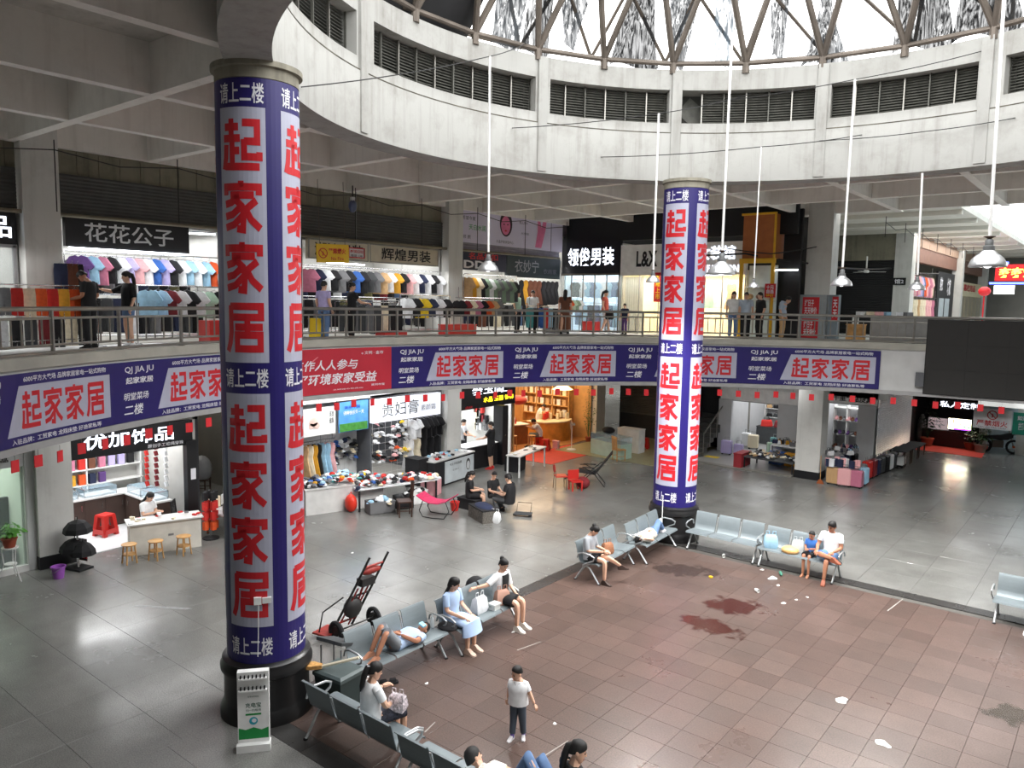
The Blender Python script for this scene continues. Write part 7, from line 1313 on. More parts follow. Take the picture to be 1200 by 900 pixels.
def stain_mat(name, rgb, rough, hi):
    m = mat(name, rgb, rough, var=0); nt = m.node_tree; N = nt.nodes; L = nt.links; b = N['Principled BSDF']; tc = N.new('ShaderNodeTexCoord'); mp = N.new('ShaderNodeVectorMath'); mp.operation = 'SUBTRACT'; mp.inputs[1].default_value = (.5, .5, .5); L.new(tc.outputs['Generated'], mp.inputs[0])
    ml = N.new('ShaderNodeVectorMath'); ml.operation = 'MULTIPLY'; ml.inputs[1].default_value = (2, 2, 0); L.new(mp.outputs[0], ml.inputs[0]); ln = N.new('ShaderNodeVectorMath'); ln.operation = 'LENGTH'; L.new(ml.outputs[0], ln.inputs[0])
    nz = N.new('ShaderNodeTexNoise'); nz.inputs['Scale'].default_value = 3.2; nz.inputs['Detail'].default_value = 5; L.new(tc.outputs['Object'], nz.inputs['Vector']); ad = N.new('ShaderNodeMath'); ad.operation = 'MULTIPLY_ADD'; ad.inputs[1].default_value = 1.5; L.new(nz.outputs['Fac'], ad.inputs[0]); L.new(ln.outputs['Value'], ad.inputs[2])
    mr = N.new('ShaderNodeMapRange'); mr.inputs['From Min'].default_value = 1.25; mr.inputs['From Max'].default_value = 1.45; mr.inputs['To Min'].default_value = hi; mr.inputs['To Max'].default_value = 0; L.new(ad.outputs[0], mr.inputs['Value']); L.new(mr.outputs[0], b.inputs['Alpha']); return m
stain_m = stain_mat('wet_stain', (70, 36, 30), .12, .75)
def stain(label, px, py, rx, ry, rz, m=None):
    p = at(px, py); n = 24; o = MB().add([(rx*cos(a), ry*sin(a), 0) for a in [2*pi*k/n for k in range(n)]], [tuple(range(n))]).build('stain', m or stain_m, None); o.location = (p.x, p.y, .002); o.rotation_euler = (0, 0, rz); tag(o, label, 'stain')
stain('dark wet stain on the red plaza, the larger one', 860, 710, .85, .62, .3); stain('dark wet stain on the red plaza beside the larger one', 832, 733, .95, .5, -.2); stain('dull dark stain on the plaza at the picture edge', 1190, 838, .6, .5, .2, stain_mat('dull_stain', (56, 50, 40), .4, .6)); stain('faint dark stain under the bench of the man and child', 800, 668, 1.2, .6, .4, stain_mat('faint_stain', (50, 40, 38), .3, .4))
# ------------------------------------------------------------------ people
SKIN = mat('skin', (216, 172, 146), .55, var=.05, scale=14); SKIN2 = mat('tanned_skin', (176, 122, 94), .55, var=.05, scale=14)
HAIR = mat('black_hair', (17, 15, 15), .6, var=.2, scale=30); EYE = mat('dark_eye', (26, 20, 18), .3); LIP = mat('lip', (168, 84, 80), .5)
V = Vector
def hull_ring(c, lat, nrm_, a, b, n=14): return [tuple(c+lat*(a*cos(2*pi*k/n))+nrm_*(b*sin(2*pi*k/n))) for k in range(n)]
def skin_mesh(pts, edges, rad):
    me = bpy.data.meshes.new('body'); me.from_pydata([tuple(p) for p in pts], edges, []); o = bpy.data.objects.new('body_tmp', me); COL.objects.link(o)
    o.modifiers.new('Skin', 'SKIN'); sv = me.skin_vertices[0].data
    for i, r in enumerate(rad): sv[i].radius = (r, r) if not isinstance(r, tuple) else r; sv[i].use_root = (i == 0)
    s_ = o.modifiers.new('Sub', 'SUBSURF'); s_.levels = 1; s_.render_levels = 1
    dg = bpy.context.evaluated_depsgraph_get(); m2 = bpy.data.meshes.new_from_object(o.evaluated_get(dg)); vs = [tuple(v.co) for v in m2.vertices]; fs = [tuple(p.vertices) for p in m2.polygons]
    bpy.data.objects.remove(o); bpy.data.meshes.remove(me); bpy.data.meshes.remove(m2); return vs, fs
HEADP = [(-.118, .018, .070, .030), (-.105, .036, .082, .0), (-.085, .050, .088, -.035), (-.05, .062, .090, -.062), (-.01, .070, .090, -.086), (.03, .073, .088, -.096), (.065, .068, .076, -.092), (.092, .052, .052, -.070), (.108, .030, .02, -.04), (.114, .008, -.005, -.02)]
def head(mb, c, up, face, s):
    up = up.normalized(); face = (face-up*face.dot(up)).normalized(); lat = face.cross(up)
    T_ = Matrix.Identity(4)
    for i in range(3): T_[i][0] = lat[i]*s; T_[i][1] = face[i]*s; T_[i][2] = up[i]*s; T_[i][3] = c[i]
    mb.T = T_; n = 14
    mb.loft([[(rx*cos(2*pi*k/n), (yf+yb)/2+(yf-yb)/2*sin(2*pi*k/n), z) for k in range(n)] for z, rx, yf, yb in HEADP], 0)
    mb.loft([[(-.010, .086, .022), (.010, .086, .022), (.0, .094, .022)], [(-.018, .088, -.03), (.018, .088, -.03), (0, .116, -.026)], [(-.012, .085, -.04), (.012, .085, -.04), (0, .095, -.04)]], 0)
    for a in (-1, 1):
        mb.ball((a*.031, .083, .004), .014, .008, .008, 8, 5, 1); mb.box(a*.031, .088, .026, .034, .008, .006, 1); mb.ball((a*.074, -.008, -.008), .012, .024, .034, 8, 5, 0)
    mb.box(0, .090, -.066, .042, .010, .011, 2); mb.T = Matrix(); return T_
def hand(mb, w, d, up, s, curl=.5, side=1, m=0):
    d = d.normalized(); up = (up-d*up.dot(d)).normalized(); lat = d.cross(up)*side
    P = lambda a, b, c: w+d*a*s+lat*b*s+up*c*s
    mb.loft([[tuple(P(a, b*wd, c*t)) for b, c in ((-1, -1), (1, -1), (1, 1), (-1, 1))] for a, wd, t in ((-.01, .024, .016), (.03, .036, .015), (.085, .040, .012))], m)
    for q, (b, L_) in enumerate(((-.030, .062), (-.010, .074), (.010, .070), (.029, .054))):
        a1 = curl*.6; a2 = curl*1.3
        p0 = (.078, b, 0); p1 = (.078+L_*.45*cos(a1), b*1.1, -L_*.45*sin(a1)); p2 = (p1[0]+L_*.35*cos(a2), b*1.12, p1[2]-L_*.35*sin(a2)); p3 = (p2[0]+L_*.25*cos(a2*1.25), b*1.12, p2[2]-L_*.25*sin(a2*1.25))
        mb.tube([P(*p0), P(*p1), P(*p2), P(*p3)], [.0095*s, .009*s, .008*s, .006*s], 6, m)
    mb.tube([P(.015, -.026, 0), P(.04, -.052, -.010), P(.068, -.058, -.022)], [.012*s, .0105*s, .007*s], 6, m)
def foot(mb, ank, toe, s, m, bulk=1.0, sole=None):
    d = toe-ank; d = V((d.x, d.y, 0)) if abs(d.z) < .6*d.length else d; d.normalize(); up = V((0, 0, 1)) if abs(d.z) < .7 else V((0, -1, 0)); lat = d.cross(up).normalized(); up = lat.cross(d)
    P = lambda a, b, c: tuple(ank+d*a*s+lat*b*s*bulk+up*c*s)
    prf = [(-.065, .025, -.075, -.02), (-.03, .036, -.08, .02), (.04, .036, -.08, .012), (.10, .044, -.08, -.035), (.15, .042, -.08, -.052), (.18, .022, -.078, -.062)]
    mb.loft([[P(a, -w, z0), P(a, w, z0), P(a, w*.85, z1), P(a, 0, z1+.008), P(a, -w*.85, z1)] for a, w, z0, z1 in prf], m)
BASE = dict(stand=dict(pel=(0, 0, .94), wai=(0, .01, 1.06), che=(0, 0, 1.27), nec=(0, -.01, 1.44), hed=(0, .02, 1.585), shL=(-.175, -.01, 1.385), shR=(.175, -.01, 1.385), elL=(-.23, -.03, 1.12), elR=(.23, -.03, 1.12), wrL=(-.24, .06, .90), wrR=(.24, .06, .90), hiL=(-.09, 0, .92), hiR=(.09, 0, .92), knL=(-.10, .02, .50), knR=(.10, .02, .50), anL=(-.10, -.02, .085), anR=(.10, -.02, .085), toL=(-.12, .15, .03), toR=(.12, .15, .03)),
    sit=dict(pel=(0, 0, .54), wai=(0, -.02, .66), che=(0, -.01, .87), nec=(0, .0, 1.03), hed=(0, .05, 1.17), shL=(-.175, 0, .975), shR=(.175, 0, .975), elL=(-.22, .06, .72), elR=(.22, .06, .72), wrL=(-.10, .26, .66), wrR=(.10, .26, .66), hiL=(-.09, .02, .53), hiR=(.09, .02, .53), knL=(-.10, .44, .53), knR=(.10, .44, .53), anL=(-.10, .44, .09), anR=(.10, .44, .09), toL=(-.11, .60, .03), toR=(.11, .60, .03)),
    lie=dict(pel=(0, 0, .54), wai=(0, .12, .54), che=(0, .33, .55), nec=(0, .50, .55), hed=(0, .65, .57), shL=(-.175, .45, .54), shR=(.175, .45, .54), elL=(-.22, .20, .52), elR=(.24, .22, .52), wrL=(-.06, .10, .66), wrR=(.06, .14, .66), hiL=(-.09, -.03, .53), hiR=(.09, -.03, .53), knL=(-.09, -.22, .88), knR=(.10, -.28, .84), anL=(-.09, -.44, .50), anR=(.11, -.50, .50), toL=(-.09, -.60, .46), toR=(.11, -.66, .46)))
RAD = dict(pel=.105, wai=.09, che=.10, nec=.050, shL=.055, shR=.055, elL=.042, elR=.042, wrL=.027, wrR=.027, hiL=.085, hiR=.085, knL=.058, knR=.058, anL=.036, anR=.036)
def person(label, loc, rz, pose='stand', H=1.65, top=None, sleeve=.5, bottom=None, legs=None, shoes=None, hair='short', skirt=None, dress=None, face=None, up=None, skin=SKIN, mod=None, hcurl=.6, group=None, open_shirt=None, sock=None, girth=1.0, hk=1.0):
    s = H/1.70; girth *= 1.08; J = {k: V(v) for k, v in BASE[pose].items()}
    for k, v in (mod or {}).items(): J[k] = V(v)
    zoff = 0
    o = thing('person', label, 'person', loc, rz, group); g = girth
    if pose == 'sit':  # keep the seat height while the figure scales
        J = {k: V((v.x*s, v.y*s, .43+(v.z-.43)*s if v.z > .43 else v.z)) for k, v in J.items()}
        for a in 'LR': 
            if (mod or {}).get('an'+a) is None: J['to'+a].z = .03; J['an'+a].z = .085*s
    elif pose == 'lie': J = {k: V((v.x*s, v.y*s, .44+(v.z-.44)*s)) for k, v in J.items()}
    else: J = {k: v*s for k, v in J.items()}
    names = ['pel', 'wai', 'che', 'nec', 'hed', 'shL', 'elL', 'wrL', 'shR', 'elR', 'wrR', 'hiL', 'knL', 'anL', 'hiR', 'knR', 'anR']
    ix = {n_: i for i, n_ in enumerate(names)}; E = [('pel', 'wai'), ('wai', 'che'), ('che', 'nec'), ('nec', 'hed'), ('che', 'shL'), ('shL', 'elL'), ('elL', 'wrL'), ('che', 'shR'), ('shR', 'elR'), ('elR', 'wrR'), ('pel', 'hiL'), ('hiL', 'knL'), ('knL', 'anL'), ('pel', 'hiR'), ('hiR', 'knR'), ('knR', 'anR')]
    vs, fs = skin_mesh([J[n_] for n_ in names], [(ix[a], ix[b]) for a, b in E], [RAD.get(n_, .045)*s*1.08*(1+.45*(hk-1))*(g if n_ in ('pel', 'wai', 'che') else 1) for n_ in names])
    mb = MB(); mb.add(vs, fs, 0)
    upv = V(up) if up else (J['hed']-J['nec']); fv = V(face) if face else V((0, 1, -.1))
    HT = head(mb, J['hed']+upv.normalized()*.11*s*(hk-1), upv, fv, s*hk)
    for a, sd in (('L', 1), ('R', -1)):
        d = (J['wr'+a]-J['el'+a]).normalized(); hand(mb, J['wr'+a]+d*.01, d, V((0, 0, 1)) if abs(d.z) < .8 else V((0, 1, 0)), s, hcurl, sd)
        if not shoes: foot(mb, J['an'+a], J['to'+a], s, 0)
    mb.build('body', [skin, EYE, LIP], o, True)
    if shoes:
        for a in 'LR':
            m = MB(); foot(m, J['an'+a], J['to'+a], s*1.06, 0, 1.1); q = m.build('shoe', shoes, o, True)
            if sock: MB().tube([J['an'+a]-V((0, 0, .02)), J['an'+a]+(J['kn'+a]-J['an'+a]).normalized()*.09*s], [.046*s, .05*s], 10).build('sock', sock, o, True)
    spine = [J['pel'], J['wai'], J['che'], J['nec']]; latH = (J['hiR']-J['hiL']).normalized(); latS = (J['shR']-J['shL']).normalized()
    def torso(m, w, hem=.0, mi=0, dep=1.0, topstop=1.0, hemw=None):
        rings = []
        dirs = [(spine[1]-spine[0]).normalized(), (spine[2]-spine[0]).normalized(), (spine[3]-spine[1]).normalized(), (spine[3]-spine[2]).normalized()]
        def ring(c, t, lat, a, b): lat = (lat-t*lat.dot(t)).normalized(); nn = t.cross(lat); rings.append(hull_ring(c, lat, nn, a*s*w*g*(1+.4*(hk-1)), b*s*w*g*dep*(1+.5*(hk-1))))
        ring(spine[0]-dirs[0]*hem*s, dirs[0], latH, hemw or .168, .128); ring(spine[0]+dirs[0]*.03*s, dirs[0], latH, .162, .122); ring(spine[1], dirs[1], latH.lerp(latS, .4), .150, .115); ring(spine[2]-dirs[2]*.06*s, dirs[2], latS, .165, .120); ring(spine[2]+dirs[2]*.05*s, dirs[2], latS, .178, .115)
        ring((J['shL']+J['shR'])/2+dirs[3]*.012*s, dirs[3], latS, .165, .085); ring((J['shL']+J['shR'])/2+dirs[3]*.045*s, dirs[3], latS, .095, .070); ring(J['nec']-dirs[3]*.0*s, dirs[3], latS, .060, .058)
        m.loft(rings, mi)
    def sleeves(m, frac, mi=0, r0=.066, r1=.058):
        for a in 'LR':
            sh, el, wr = J['sh'+a], J['el'+a], J['wr'+a]; p = [sh.lerp((J['shL']+J['shR'])/2, .25), sh, sh.lerp(el, min(frac, 1.0)*.6), sh.lerp(el, min(frac, 1.0))]; kf = 1.03*(1+.5*(hk-1)); r = [r0*s*kf, r0*s*kf, (r0+r1)/2*s*kf, r1*s*kf]
            if frac > 1: p.append(el.lerp(wr, frac-1)); r.append(.042*s)
            m.tube(p, r, 10, mi)
    if top:
        m = MB(); torso(m, 1.04, .05)
        if sleeve: sleeves(m, sleeve)
        t_ = m.build('shirt', top, o, True)
        if open_shirt: m2 = MB(); torso(m2, 1.02, .0, 0, 1.0); m2.build('inner_top', open_shirt, o, True); 
    if bottom:
        m = MB(); dirp = (J['wai']-J['pel']).normalized(); lt = (latH-dirp*latH.dot(dirp)).normalized(); nn = dirp.cross(lt)
        m.loft([hull_ring(J['pel']-dirp*.085*s, lt, nn, .150*s*g, .118*s*g), hull_ring(J['pel'], lt, nn, .160*s*g, .122*s*g), hull_ring(J['wai']-dirp*.02*s, lt, nn, .146*s*g, .112*s*g)])
        lf = legs or 1.9
        for a in 'LR':
            hi, kn, an = J['hi'+a], J['kn'+a], J['an'+a]; p = [hi.lerp(J['pel'], .3), hi.lerp(kn, .08), hi.lerp(kn, .5), hi.lerp(kn, min(lf, 1.0))]; kf = 1.03*(1+.5*(hk-1)); r = [.088*s*kf, .094*s*kf, .084*s*kf, (.072 if lf > 1 else .082)*s*kf]
            if lf > 1: p += [kn.lerp(an, (lf-1)*.5), kn.lerp(an, lf-1)]; r += [.064*s*kf, .058*s*kf]
            m.tube(p, r, 12)
        m.build('trousers' if lf > 1.2 else 'shorts', bottom, o, True)
    if skirt:   # (material, length factor along the thighs)
        mm, lf, flare = skirt; m = MB(); kn = (J['knL']+J['knR'])/2; hp = (J['hiL']+J['hiR'])/2; lt = latH
        rs = []
        path = [(J['wai'], .145, .112), (J['pel']-(J['wai']-J['pel'])*.15, .175, .135), (hp.lerp(kn, .35*min(lf, 1)), .18+.02*flare, .12), (hp.lerp(kn, .7*min(lf, 1)), .185+.04*flare, .115), (hp.lerp(kn, min(lf, 1)), .185+.06*flare, .11)]
        if lf > 1: path.append((kn.lerp((J['anL']+J['anR'])/2, lf-1)+(kn-hp).normalized()*.03, .2+.07*flare, .13))
        for i, (c, a, b) in enumerate(path):
            t = (path[min(i+1, len(path)-1)][0]-path[max(i-1, 0)][0]).normalized(); l2 = (lt-t*lt.dot(t)).normalized(); rs.append(hull_ring(c, l2, t.cross(l2), a*s, b*s, 16))
        m.loft(rs); m.build('skirt', mm, o, True)
    hm = MB(); hm.T = HT
    def cap(z0f, z0b, k=1.0, m=hm): 
        n = 16; rings = []
        for q in range(7):
            f = q/6; row = []
            for j in range(n):
                a = 2*pi*j/n; fr = (sin(a)+1)/2; zl = z0b+(z0f-z0b)*fr**1.5; el_ = zl+(.131-zl)*f; rr_ = max(1-(max(el_, 0)/.1325)**2.6, 0.001)**(1/2.6)
                row.append((.083*k*rr_*cos(a), -.006+.106*k*rr_*sin(a), el_))
            rings.append(row)
        m.loft(rings)
    if hair == 'short': cap(.062, -.05)
    elif hair == 'crop': cap(.088, -.02, .97)
    elif hair == 'bald': cap(.085, -.02, .97)
    elif hair == 'long': cap(.062, -.07, 1.02); hm.loft([[(.082*w*cos(a), -.05-.045*sin(a)*1.0+y, z) for a in [pi*k/9 for k in range(10)]]+[(.07*w*cos(a), -.04-.02*sin(a)+y, z) for a in [pi-pi*k/9 for k in range(10)]] for z, w, y in ((.04, 1.0, .0), (-.08, 1.05, -.0), (-.17, 1.0, -.02), (-.26, .8, -.03), (-.32, .4, -.02))])
    elif hair == 'tail': cap(.062, -.05, 1.0); hm.tube([(0, -.07, .06), (0, -.118, .03), (0, -.128, -.08), (0, -.12, -.22), (0, -.115, -.30)], [.03, .042, .044, .034, .008], 10)
    elif hair == 'bun': cap(.062, -.05, 1.0); hm.ball((0, -.09, .09), .045)
    hm.T = HT; hm.build('hair', HAIR, o, True); o['_t'] = 0; del o['_t']
    return o, J, HT, s
def attach(o, name, mb, m): return mb.build(name, m, o, True)
jeans = mat('blue_denim', (96, 124, 164), .8, var=.15, scale=10); whitec = cm('white'); blackc = cm('black'); ltb = mat('light_blue_cotton', (172, 196, 228), .85, var=.08); print_w = mat('small_print_cotton', (214, 210, 200), .85, var=.45, scale=40)
# man asleep on the bench
o, J, HT, s = person('man in light blue shirt and grey shorts asleep on the bench with face mask', (-5.48, -3.98, .0), 0, 'lie', 1.66, ltb, .55, mat('grey_shorts', (128, 134, 140), .85), .95, None, 'short', face=(.35, 0, 1), up=(0, 1, .05), skin=SKIN2, mod=dict(wrR=(.11, .02, .70), elR=(.26, .22, .56)))
m = MB(); m.T = HT; m.box(0, .10, -.05, .11, .03, .085); attach(o, 'face_mask', m, mat('mask_blue', (150, 206, 220), .7))
# woman in light blue dress
o, J, HT, s = person('woman in a light blue dress with long dark hair sitting by the sleeping man', (-5.52, -2.62, 0), -pi/2+.1, 'sit', 1.62, ltb, .7, None, None, mat('beige_sandal', (206, 178, 160), .6), 'long', skirt=(ltb, 1.42, .9), face=(-.5, .8, -.25), mod=dict(wrL=(-.12, .36, .62), wrR=(.1, .40, .62)))
# woman in white shirt and black dress
o, J, HT, s = person('woman in an open white shirt over a black dress sitting at the bench end', (-5.46, -1.35, 0), -pi/2+.1, 'sit', 1.66, whitec, .95, None, None, mat('white_slipper', (222, 214, 204), .6), 'bun', skirt=(blackc, .8, .2), open_shirt=blackc, face=(.25, .9, -.2), mod=dict(elR=(.36, -.06, .86), wrR=(.56, -.18, .84), wrL=(-.1, .28, .62)))
m = MB(); m.loft([[(a_*s*cos(D(q)), y_+b_*s*sin(D(q)), z_) for q in range(56, 130, 8)] for a_, b_, y_, z_ in ((.19, .145, 0, .58), (.185, .142, -.02, .68), (.2, .148, -.015, .84), (.205, .135, -.005, .93), (.19, .11, 0, .98))], cap=False, close=False); attach(o, 'dress_front', m, blackc)
# boy standing
o, J, HT, s = person('small boy in a white shirt and dark grey trousers walking across the red plaza', (-2.85, -4.12, 0), 3.47, 'stand', .98, whitec, .7, mat('slate_trousers', (70, 80, 92), .85), 1.85, mat('white_trainer', (222, 220, 222), .5), 'crop', hk=1.42, girth=1.18, face=(.6, .8, -.3), sock=mat('purple_sock', (110, 90, 170), .8), mod=dict(elL=(-.30, .0, 1.16), wrL=(-.44, .08, .98), elR=(.25, -.06, 1.14), wrR=(.27, -.02, .92), hed=(.02, .03, 1.60), hiL=(-.085, 0, .88), hiR=(.085, 0, .88), anL=(-.13, -.06, .09), knL=(-.12, .0, .47), anR=(.10, .10, .085), toR=(.14, .26, .03), toL=(-.18, .1, .03)))
m = MB(); [m.add([(a*.005*s, .15*s, 1.40*s), (a*.075*s, .095*s, 1.45*s), (a*.07*s, .125*s, 1.33*s)], [(0, 1, 2) if a > 0 else (0, 2, 1)]) for a in (-1, 1)]; attach(o, 'collar', m, whitec)
# ponytail woman from behind
o, J, HT, s = person('woman in white with a ponytail and white hair clip, seen from behind', (-4.08, -5.68, 0), -.25, 'sit', 1.64, whitec, .6, None, None, mat('pale_sandal', (214, 190, 170), .6), 'tail', skirt=(mat('dark_dotted_skirt', (46, 48, 60), .85, var=.6, scale=40), 1.0, .4), face=(.2, .9, -.35), mod=dict(wrL=(-.24, .30, .78), elL=(-.25, .08, .76), elR=(.23, .1, .74), wrR=(.06, .28, .68)))
m = MB(); m.T = HT; m.box(0, -.105, .055, .06, .05, .012).box(-.022, -.118, .03, .012, .03, .05).box(.022, -.118, .03, .012, .03, .05); attach(o, 'hair_clip', m, wht_print)
carrier('patterned cloth bag on the lap of the ponytail woman', -3.86, -5.42, 'white', .3, .58, .8, mat('patterned_bag', (200, 190, 196), .8, var=.8, scale=26)); tag(MB().box(-4.42, -5.35, .80, .07, .012, .14).build('phone', wht_print, None), 'white phone held up by the ponytail woman', 'phone')
# reclining jeans person at the lower edge
o, J, HT, s = person('person in jeans with one knee raised lying on the nearest bench', (-1.68, -5.66, 0), pi/2, 'lie', 1.7, mat('pale_top', (222, 214, 206), .85), .6, jeans, 1.9, whitec, 'short', face=(.9, -.2, .1), up=(0, .5, .85), mod=dict(hed=(0, .62, .66), nec=(0, .5, .58), knL=(-.10, -.26, 1.06), knR=(.1, -.30, .96), anL=(-.12, -.58, .66), anR=(.1, -.66, .52), toL=(-.12, -.78, .58), toR=(.1, -.82, .48)))
# woman in black, back towards the viewer
o, J, HT, s = person('woman in a dark patterned top with hair tied back at the lower picture edge', (-1.02, -5.46, 0), -.35, 'sit', 1.64, mat('black_patterned_top', (38, 38, 40), .85, var=.6, scale=30), .7, blackc, 1.9, blackc, 'tail', face=(.55, .8, -.1))
o, J, HT, s = person('person with short dark hair at the lower picture edge beside the woman in black', (-.36, -5.5, 0), -.2, 'sit', 1.46, cm('dark grey'), .7, blackc, 1.9, blackc, 'short', face=(.1, .95, -.2))
# woman in grey top
o, J, HT, s = person('woman in a grey top and black skirt sitting on the bench with crossed legs', (-5.5, 1.72, 0), -pi/2+.1, 'sit', 1.62, mat('grey_striped_top', (152, 156, 162), .85, var=.1), .9, None, None, mat('dark_sandal', (60, 44, 38), .6), 'bun', skirt=(blackc, .62, .1), face=(-.35, .85, -.45), mod=dict(knL=(-.02, .46, .58), anL=(-.28, .66, .36), toL=(-.38, .78, .34), wrL=(-.12, .34, .70), wrR=(.0, .36, .70), hed=(-.02, .10, 1.15)))
# person lying, printed shirt and jeans
o, J, HT, s = person('person in a pale printed shirt and jeans lying on the bench by the farther column', (-5.30, 4.05, 0), pi+.06, 'lie', 1.6, print_w, .6, jeans, 1.9, mat('white_trainer', (222, 220, 222), .5), 'short', face=(-.4, .1, 1), up=(0, 1, .05), mod=dict(knR=(.09, -.45, .56), anR=(.1, -.86, .52), toR=(.12, -.94, .62), knL=(-.08, -.32, .80), anL=(-.06, -.62, .54), toL=(-.05, -.74, .50), elL=(-.3, .42, .56), wrL=(-.14, .62, .60), wrR=(-.02, .2, .66)))
# man with crossed leg, and child
o, J, HT, s = person('man in a white T-shirt and blue shorts sitting cross-legged on the bench with a child', (-1.52, 5.42, 0), pi+.05, 'sit', 1.72, whitec, .6, mat('blue_shorts', (110, 146, 196), .85), .95, mat('brown_sandal', (130, 70, 48), .6), 'short', skin=SKIN2, face=(.35, .8, -.4), mod=dict(knR=(.14, .42, .62), anR=(-.16, .50, .60), toR=(-.30, .56, .56), knL=(-.02, .46, .53), anL=(.0, .52, .085), toL=(-.02, .68, .03), elR=(.27, .08, .72), wrR=(.22, .32, .66)))
o, J, HT, s = person('small child in a blue T-shirt sitting beside the man with crossed legs', (-1.92, 5.36, 0), pi-.1, 'sit', 1.05, mat('child_blue_shirt', (52, 104, 178), .85), .6, blackc, .95, None, 'crop', hk=1.3, skin=SKIN2, face=(.1, .9, -.4), mod=dict(wrL=(-.02, .30, .74), wrR=(.08, .32, .74)))
# person at the picture edge
o, J, HT, s = person('person in black trousers and white shoes at the picture edge on the far bench', (2.35, 5.25, 0), pi+.25, 'sit', 1.68, blackc, .6, blackc, 1.9, mat('white_trainer', (222, 220, 222), .5), 'short', mod=dict(anR=(.22, .40, .085), toR=(.27, .55, .03)))
# three people round the crate
o, J, HT, s = person('woman in black with bare legs sitting beside the low crate looking at her hands', (-11.3, 4.28, -.12), -.9, 'sit', 1.6, blackc, .8, blackc, .8, blackc, 'tail', face=(.0, .8, -.5), mod=dict(knL=(-.16, .42, .55), knR=(.16, .42, .55), wrL=(-.06, .30, .72), wrR=(.06, .30, .72), anL=(-.16, .44, .2), anR=(.16, .44, .2)))
o, J, HT, s = person('person in black crouching behind the low crate', (-11.0, 4.95, -.2), -1.6, 'sit', 1.62, blackc, .7, cm('dark grey'), 1.8, blackc, 'short', face=(.5, .8, -.5), mod=dict(wrL=(.0, .36, .72), wrR=(.14, .36, .70), knL=(-.1, .36, .66), knR=(.1, .36, .66), anL=(-.1, .22, .29), anR=(.1, .22, .29)))
o, J, HT, s = person('man in a black T-shirt sitting on a low trolley with his side to the viewer', (-10.1, 4.62, -.14), 1.75, 'sit', 1.72, blackc, .6, cm('dark grey'), 1.85, blackc, 'short', face=(.0, .9, -.35), girth=1.1, mod=dict(wrL=(-.06, .40, .72), wrR=(.06, .40, .70), anL=(-.14, .3, .22), anR=(.14, .3, .22)))
# jade shop
o, J, HT, s = person('woman with a dark checked apron serving behind the white jade counter', (-15.9, 9.0, .02), -pi/2+.5, 'stand', 1.6, mat('grey_white_top', (190, 192, 196), .85), .7, blackc, 1.9, blackc, 'short', face=(.2, .9, -.45), mod=dict(wrL=(-.1, .36, 1.06), wrR=(.12, .42, 1.08), elL=(-.25, .14, 1.12), elR=(.25, .14, 1.12))); m = MB(); m.loft([hull_ring(V((0, .035, z))*s, V((1, 0, 0)), V((0, 1, 0)), .16*s, .11*s) for z in (.75, 1.0, 1.25)]); attach(o, 'apron', m, mat('dark_check_apron', (50, 50, 56), .85, var=.5, scale=40))
o, J, HT, s = person('tall man in black standing at the white jade counter with his back to the hall', (-14.35, 8.8, 0), pi/2+.35, 'stand', 1.72, blackc, .7, blackc, 1.1, cm('red'), 'short', skirt=None, face=(-.2, .9, -.4), mod=dict(wrL=(-.12, .42, 1.08), wrR=(.1, .40, 1.06), elL=(-.25, .16, 1.14), elR=(.25, .14, 1.14)))
# jewellery girl
o, J, HT, s = person('young woman in a white T-shirt with dark braids seated behind the craft table', (-14.95, -3.35, .05), -pi/2+.35, 'sit', 1.62, whitec, .65, blackc, 1.9, blackc, 'long', face=(.0, .8, -.7), mod=dict(wrL=(-.06, .34, .80), wrR=(.06, .34, .80), hed=(0, .09, 1.16)))
plastic_stool('low plastic stool under the woman at the craft table', -14.98, -3.35, 'grey', .44); dining_chair('black chair with a white cloth beside the woman at the craft table', -14.8, -2.55, 2.4, cm('black'))
# wooden shop
o, J, HT, s = person('customer in a white shirt leaning on the brown bar table in the wooden shop', (-15.55, 13.3, .012), pi*.75, 'sit', 1.66, whitec, .7, mat('pattern_shorts', (110, 116, 110), .85, var=.4, scale=20), .95, blackc, 'short', skin=SKIN2, face=(.1, .9, -.4), mod=dict(hed=(0, .25, 1.10), nec=(0, .18, 1.0), che=(0, .10, .86), shL=(-.17, .16, .95), shR=(.17, .16, .95), wrL=(-.12, .46, .88), wrR=(.12, .46, .88), elL=(-.25, .30, .80), elR=(.25, .30, .80))); plastic_stool('red plastic stool under the customer at the bar table', -15.55, 13.3, z=.012)
o, J, HT, s = person('shop keeper in white bending behind the honey wood counter', (-17.1, 15.3, .02), -1.2, 'stand', 1.6, whitec, .9, whitec, 1.9, blackc, 'short', face=(.1, .7, -.7), mod=dict(hed=(0, .24, 1.46), nec=(0, .16, 1.36), che=(0, .08, 1.22), shL=(-.17, .12, 1.32), shR=(.17, .12, 1.32), wrL=(-.1, .46, 1.0), wrR=(.1, .46, 1.0), elL=(-.24, .26, 1.08), elR=(.24, .26, 1.08)))
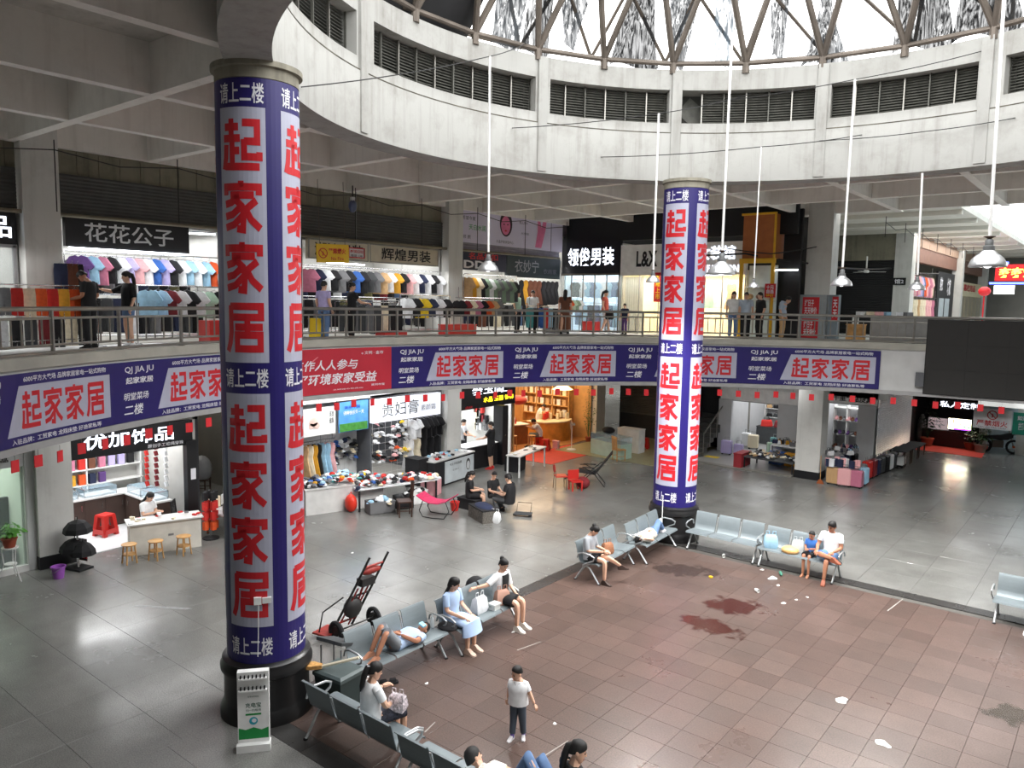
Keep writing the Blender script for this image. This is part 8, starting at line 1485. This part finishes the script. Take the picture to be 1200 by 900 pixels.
# upper gallery
o, J, HT, s = person('man in black leaning over the racks near the railing bend', (-14.0, -4.9, SL), pi/2+.5, 'stand', 1.68, blackc, .7, blackc, 1.9, blackc, 'short', skin=SKIN2, face=(.0, .8, -.6), mod=dict(hed=(0, .14, 1.55), wrL=(-.16, .34, 1.05), wrR=(.18, .34, 1.0)))
o, J, HT, s = person('woman in black top and denim shorts reaching out beside the t-shirt rack', (-13.95, -4.1, SL), pi, 'stand', 1.66, blackc, 1.0, jeans, .5, whitec, 'tail', face=(.3, .9, -.1), mod=dict(elR=(.34, .18, 1.25), wrR=(.5, .38, 1.30)))
o, J, HT, s = person('person in a pale grey shirt half hidden by the nearer column on the gallery', (-13.55, -1.05, SL), .6, 'stand', 1.68, mat('pale_grey_shirt', (176, 190, 206), .85), .7, blackc, 1.9, blackc, 'short')
o, J, HT, s = person('woman in black sorting the front rack below the yellow warning board', (-13.9, 2.1, SL), -.35, 'stand', 1.6, blackc, .6, blackc, 1.9, blackc, 'bun', face=(.2, .9, -.4), mod=dict(wrR=(.12, .45, 1.1), elR=(.24, .2, 1.12)))
o, J, HT, s = person('person in a lilac T-shirt at the rail end beside the nearer column', (-13.4, .75, SL), .2, 'stand', 1.6, cm('lilac'), .6, jeans, 1.9, blackc, 'short')
o, J, HT, s = person('woman in white with tied hair browsing under the dark teal sign', (-14.2, 10.9, SL), -2.3, 'stand', 1.58, whitec, .7, blackc, 1.9, blackc, 'tail', face=(.2, .8, -.5)); o, J, HT, s = person('woman in a pale green top beside the woman in white on the gallery', (-14.6, 10.5, SL), -1.4, 'stand', 1.56, cm('pale green'), .7, blackc, 1.9, blackc, 'tail', face=(.2, .8, -.5))
o, J, HT, s = person('woman in a long rust brown dress walking along the gallery', (-13.0, 11.3, SL), .5, 'stand', 1.62, cm('brown'), .7, None, None, blackc, 'long', skirt=(cm('brown'), 1.7, .6), mod=dict(anL=(-.12, -.2, .09), toL=(-.12, -.02, .03), knL=(-.1, -.02, .5), anR=(.1, .22, .085), toR=(.1, .4, .03), knR=(.1, .14, .5)))
o, J, HT, s = person('woman with a ponytail, red top and white skirt walking past the corner shop', (-12.35, 13.0, SL), -pi/2+.3, 'stand', 1.64, mat('coral_top', (206, 96, 84), .85), .4, None, None, whitec, 'tail', skirt=(whitec, .75, .5), mod=dict(anL=(-.1, -.16, .09), toL=(-.1, .02, .03), knL=(-.09, .0, .5), anR=(.1, .22, .085), toR=(.1, .4, .03), knR=(.1, .14, .5))); carrier('black handbag carried by the woman in the white skirt', -12.05, 12.85, 'black', .2, SL+.55, 1.0)
o, J, HT, s = person('small child in dark clothes in front of the corner shop glass', (-11.6, 13.2, SL), pi, 'stand', 1.15, cm('navy'), .8, cm('purple'), 1.9, blackc, 'short')
o, J, HT, s = person('woman in a white T-shirt and jeans standing before the yellow kiosk', (-7.35, 13.2, SL), pi+.6, 'stand', 1.62, whitec, .7, jeans, 1.9, whitec, 'long'); o, J, HT, s = person('person in a grey top standing beside the woman in jeans at the kiosk', (-6.95, 13.3, SL), pi+.2, 'stand', 1.6, mat('pale_grey_shirt', (176, 190, 206), .85), .7, blackc, 1.9, blackc, 'short'); o, J, HT, s = person('man in black on a scooter seat by the kiosk post', (-6.5, 13.4, SL), pi-.6, 'stand', 1.6, blackc, .9, blackc, 1.9, blackc, 'short'); o, J, HT, s = person('person in a pale shirt bending by the grey cabinet of the square pillar', (-5.95, 14.0, SL), -1.5, 'stand', 1.55, mat('pale_grey_shirt', (176, 190, 206), .85), .9, cm('tan'), 1.9, blackc, 'short', mod=dict(hed=(0, .18, 1.5), nec=(0, .12, 1.4)))
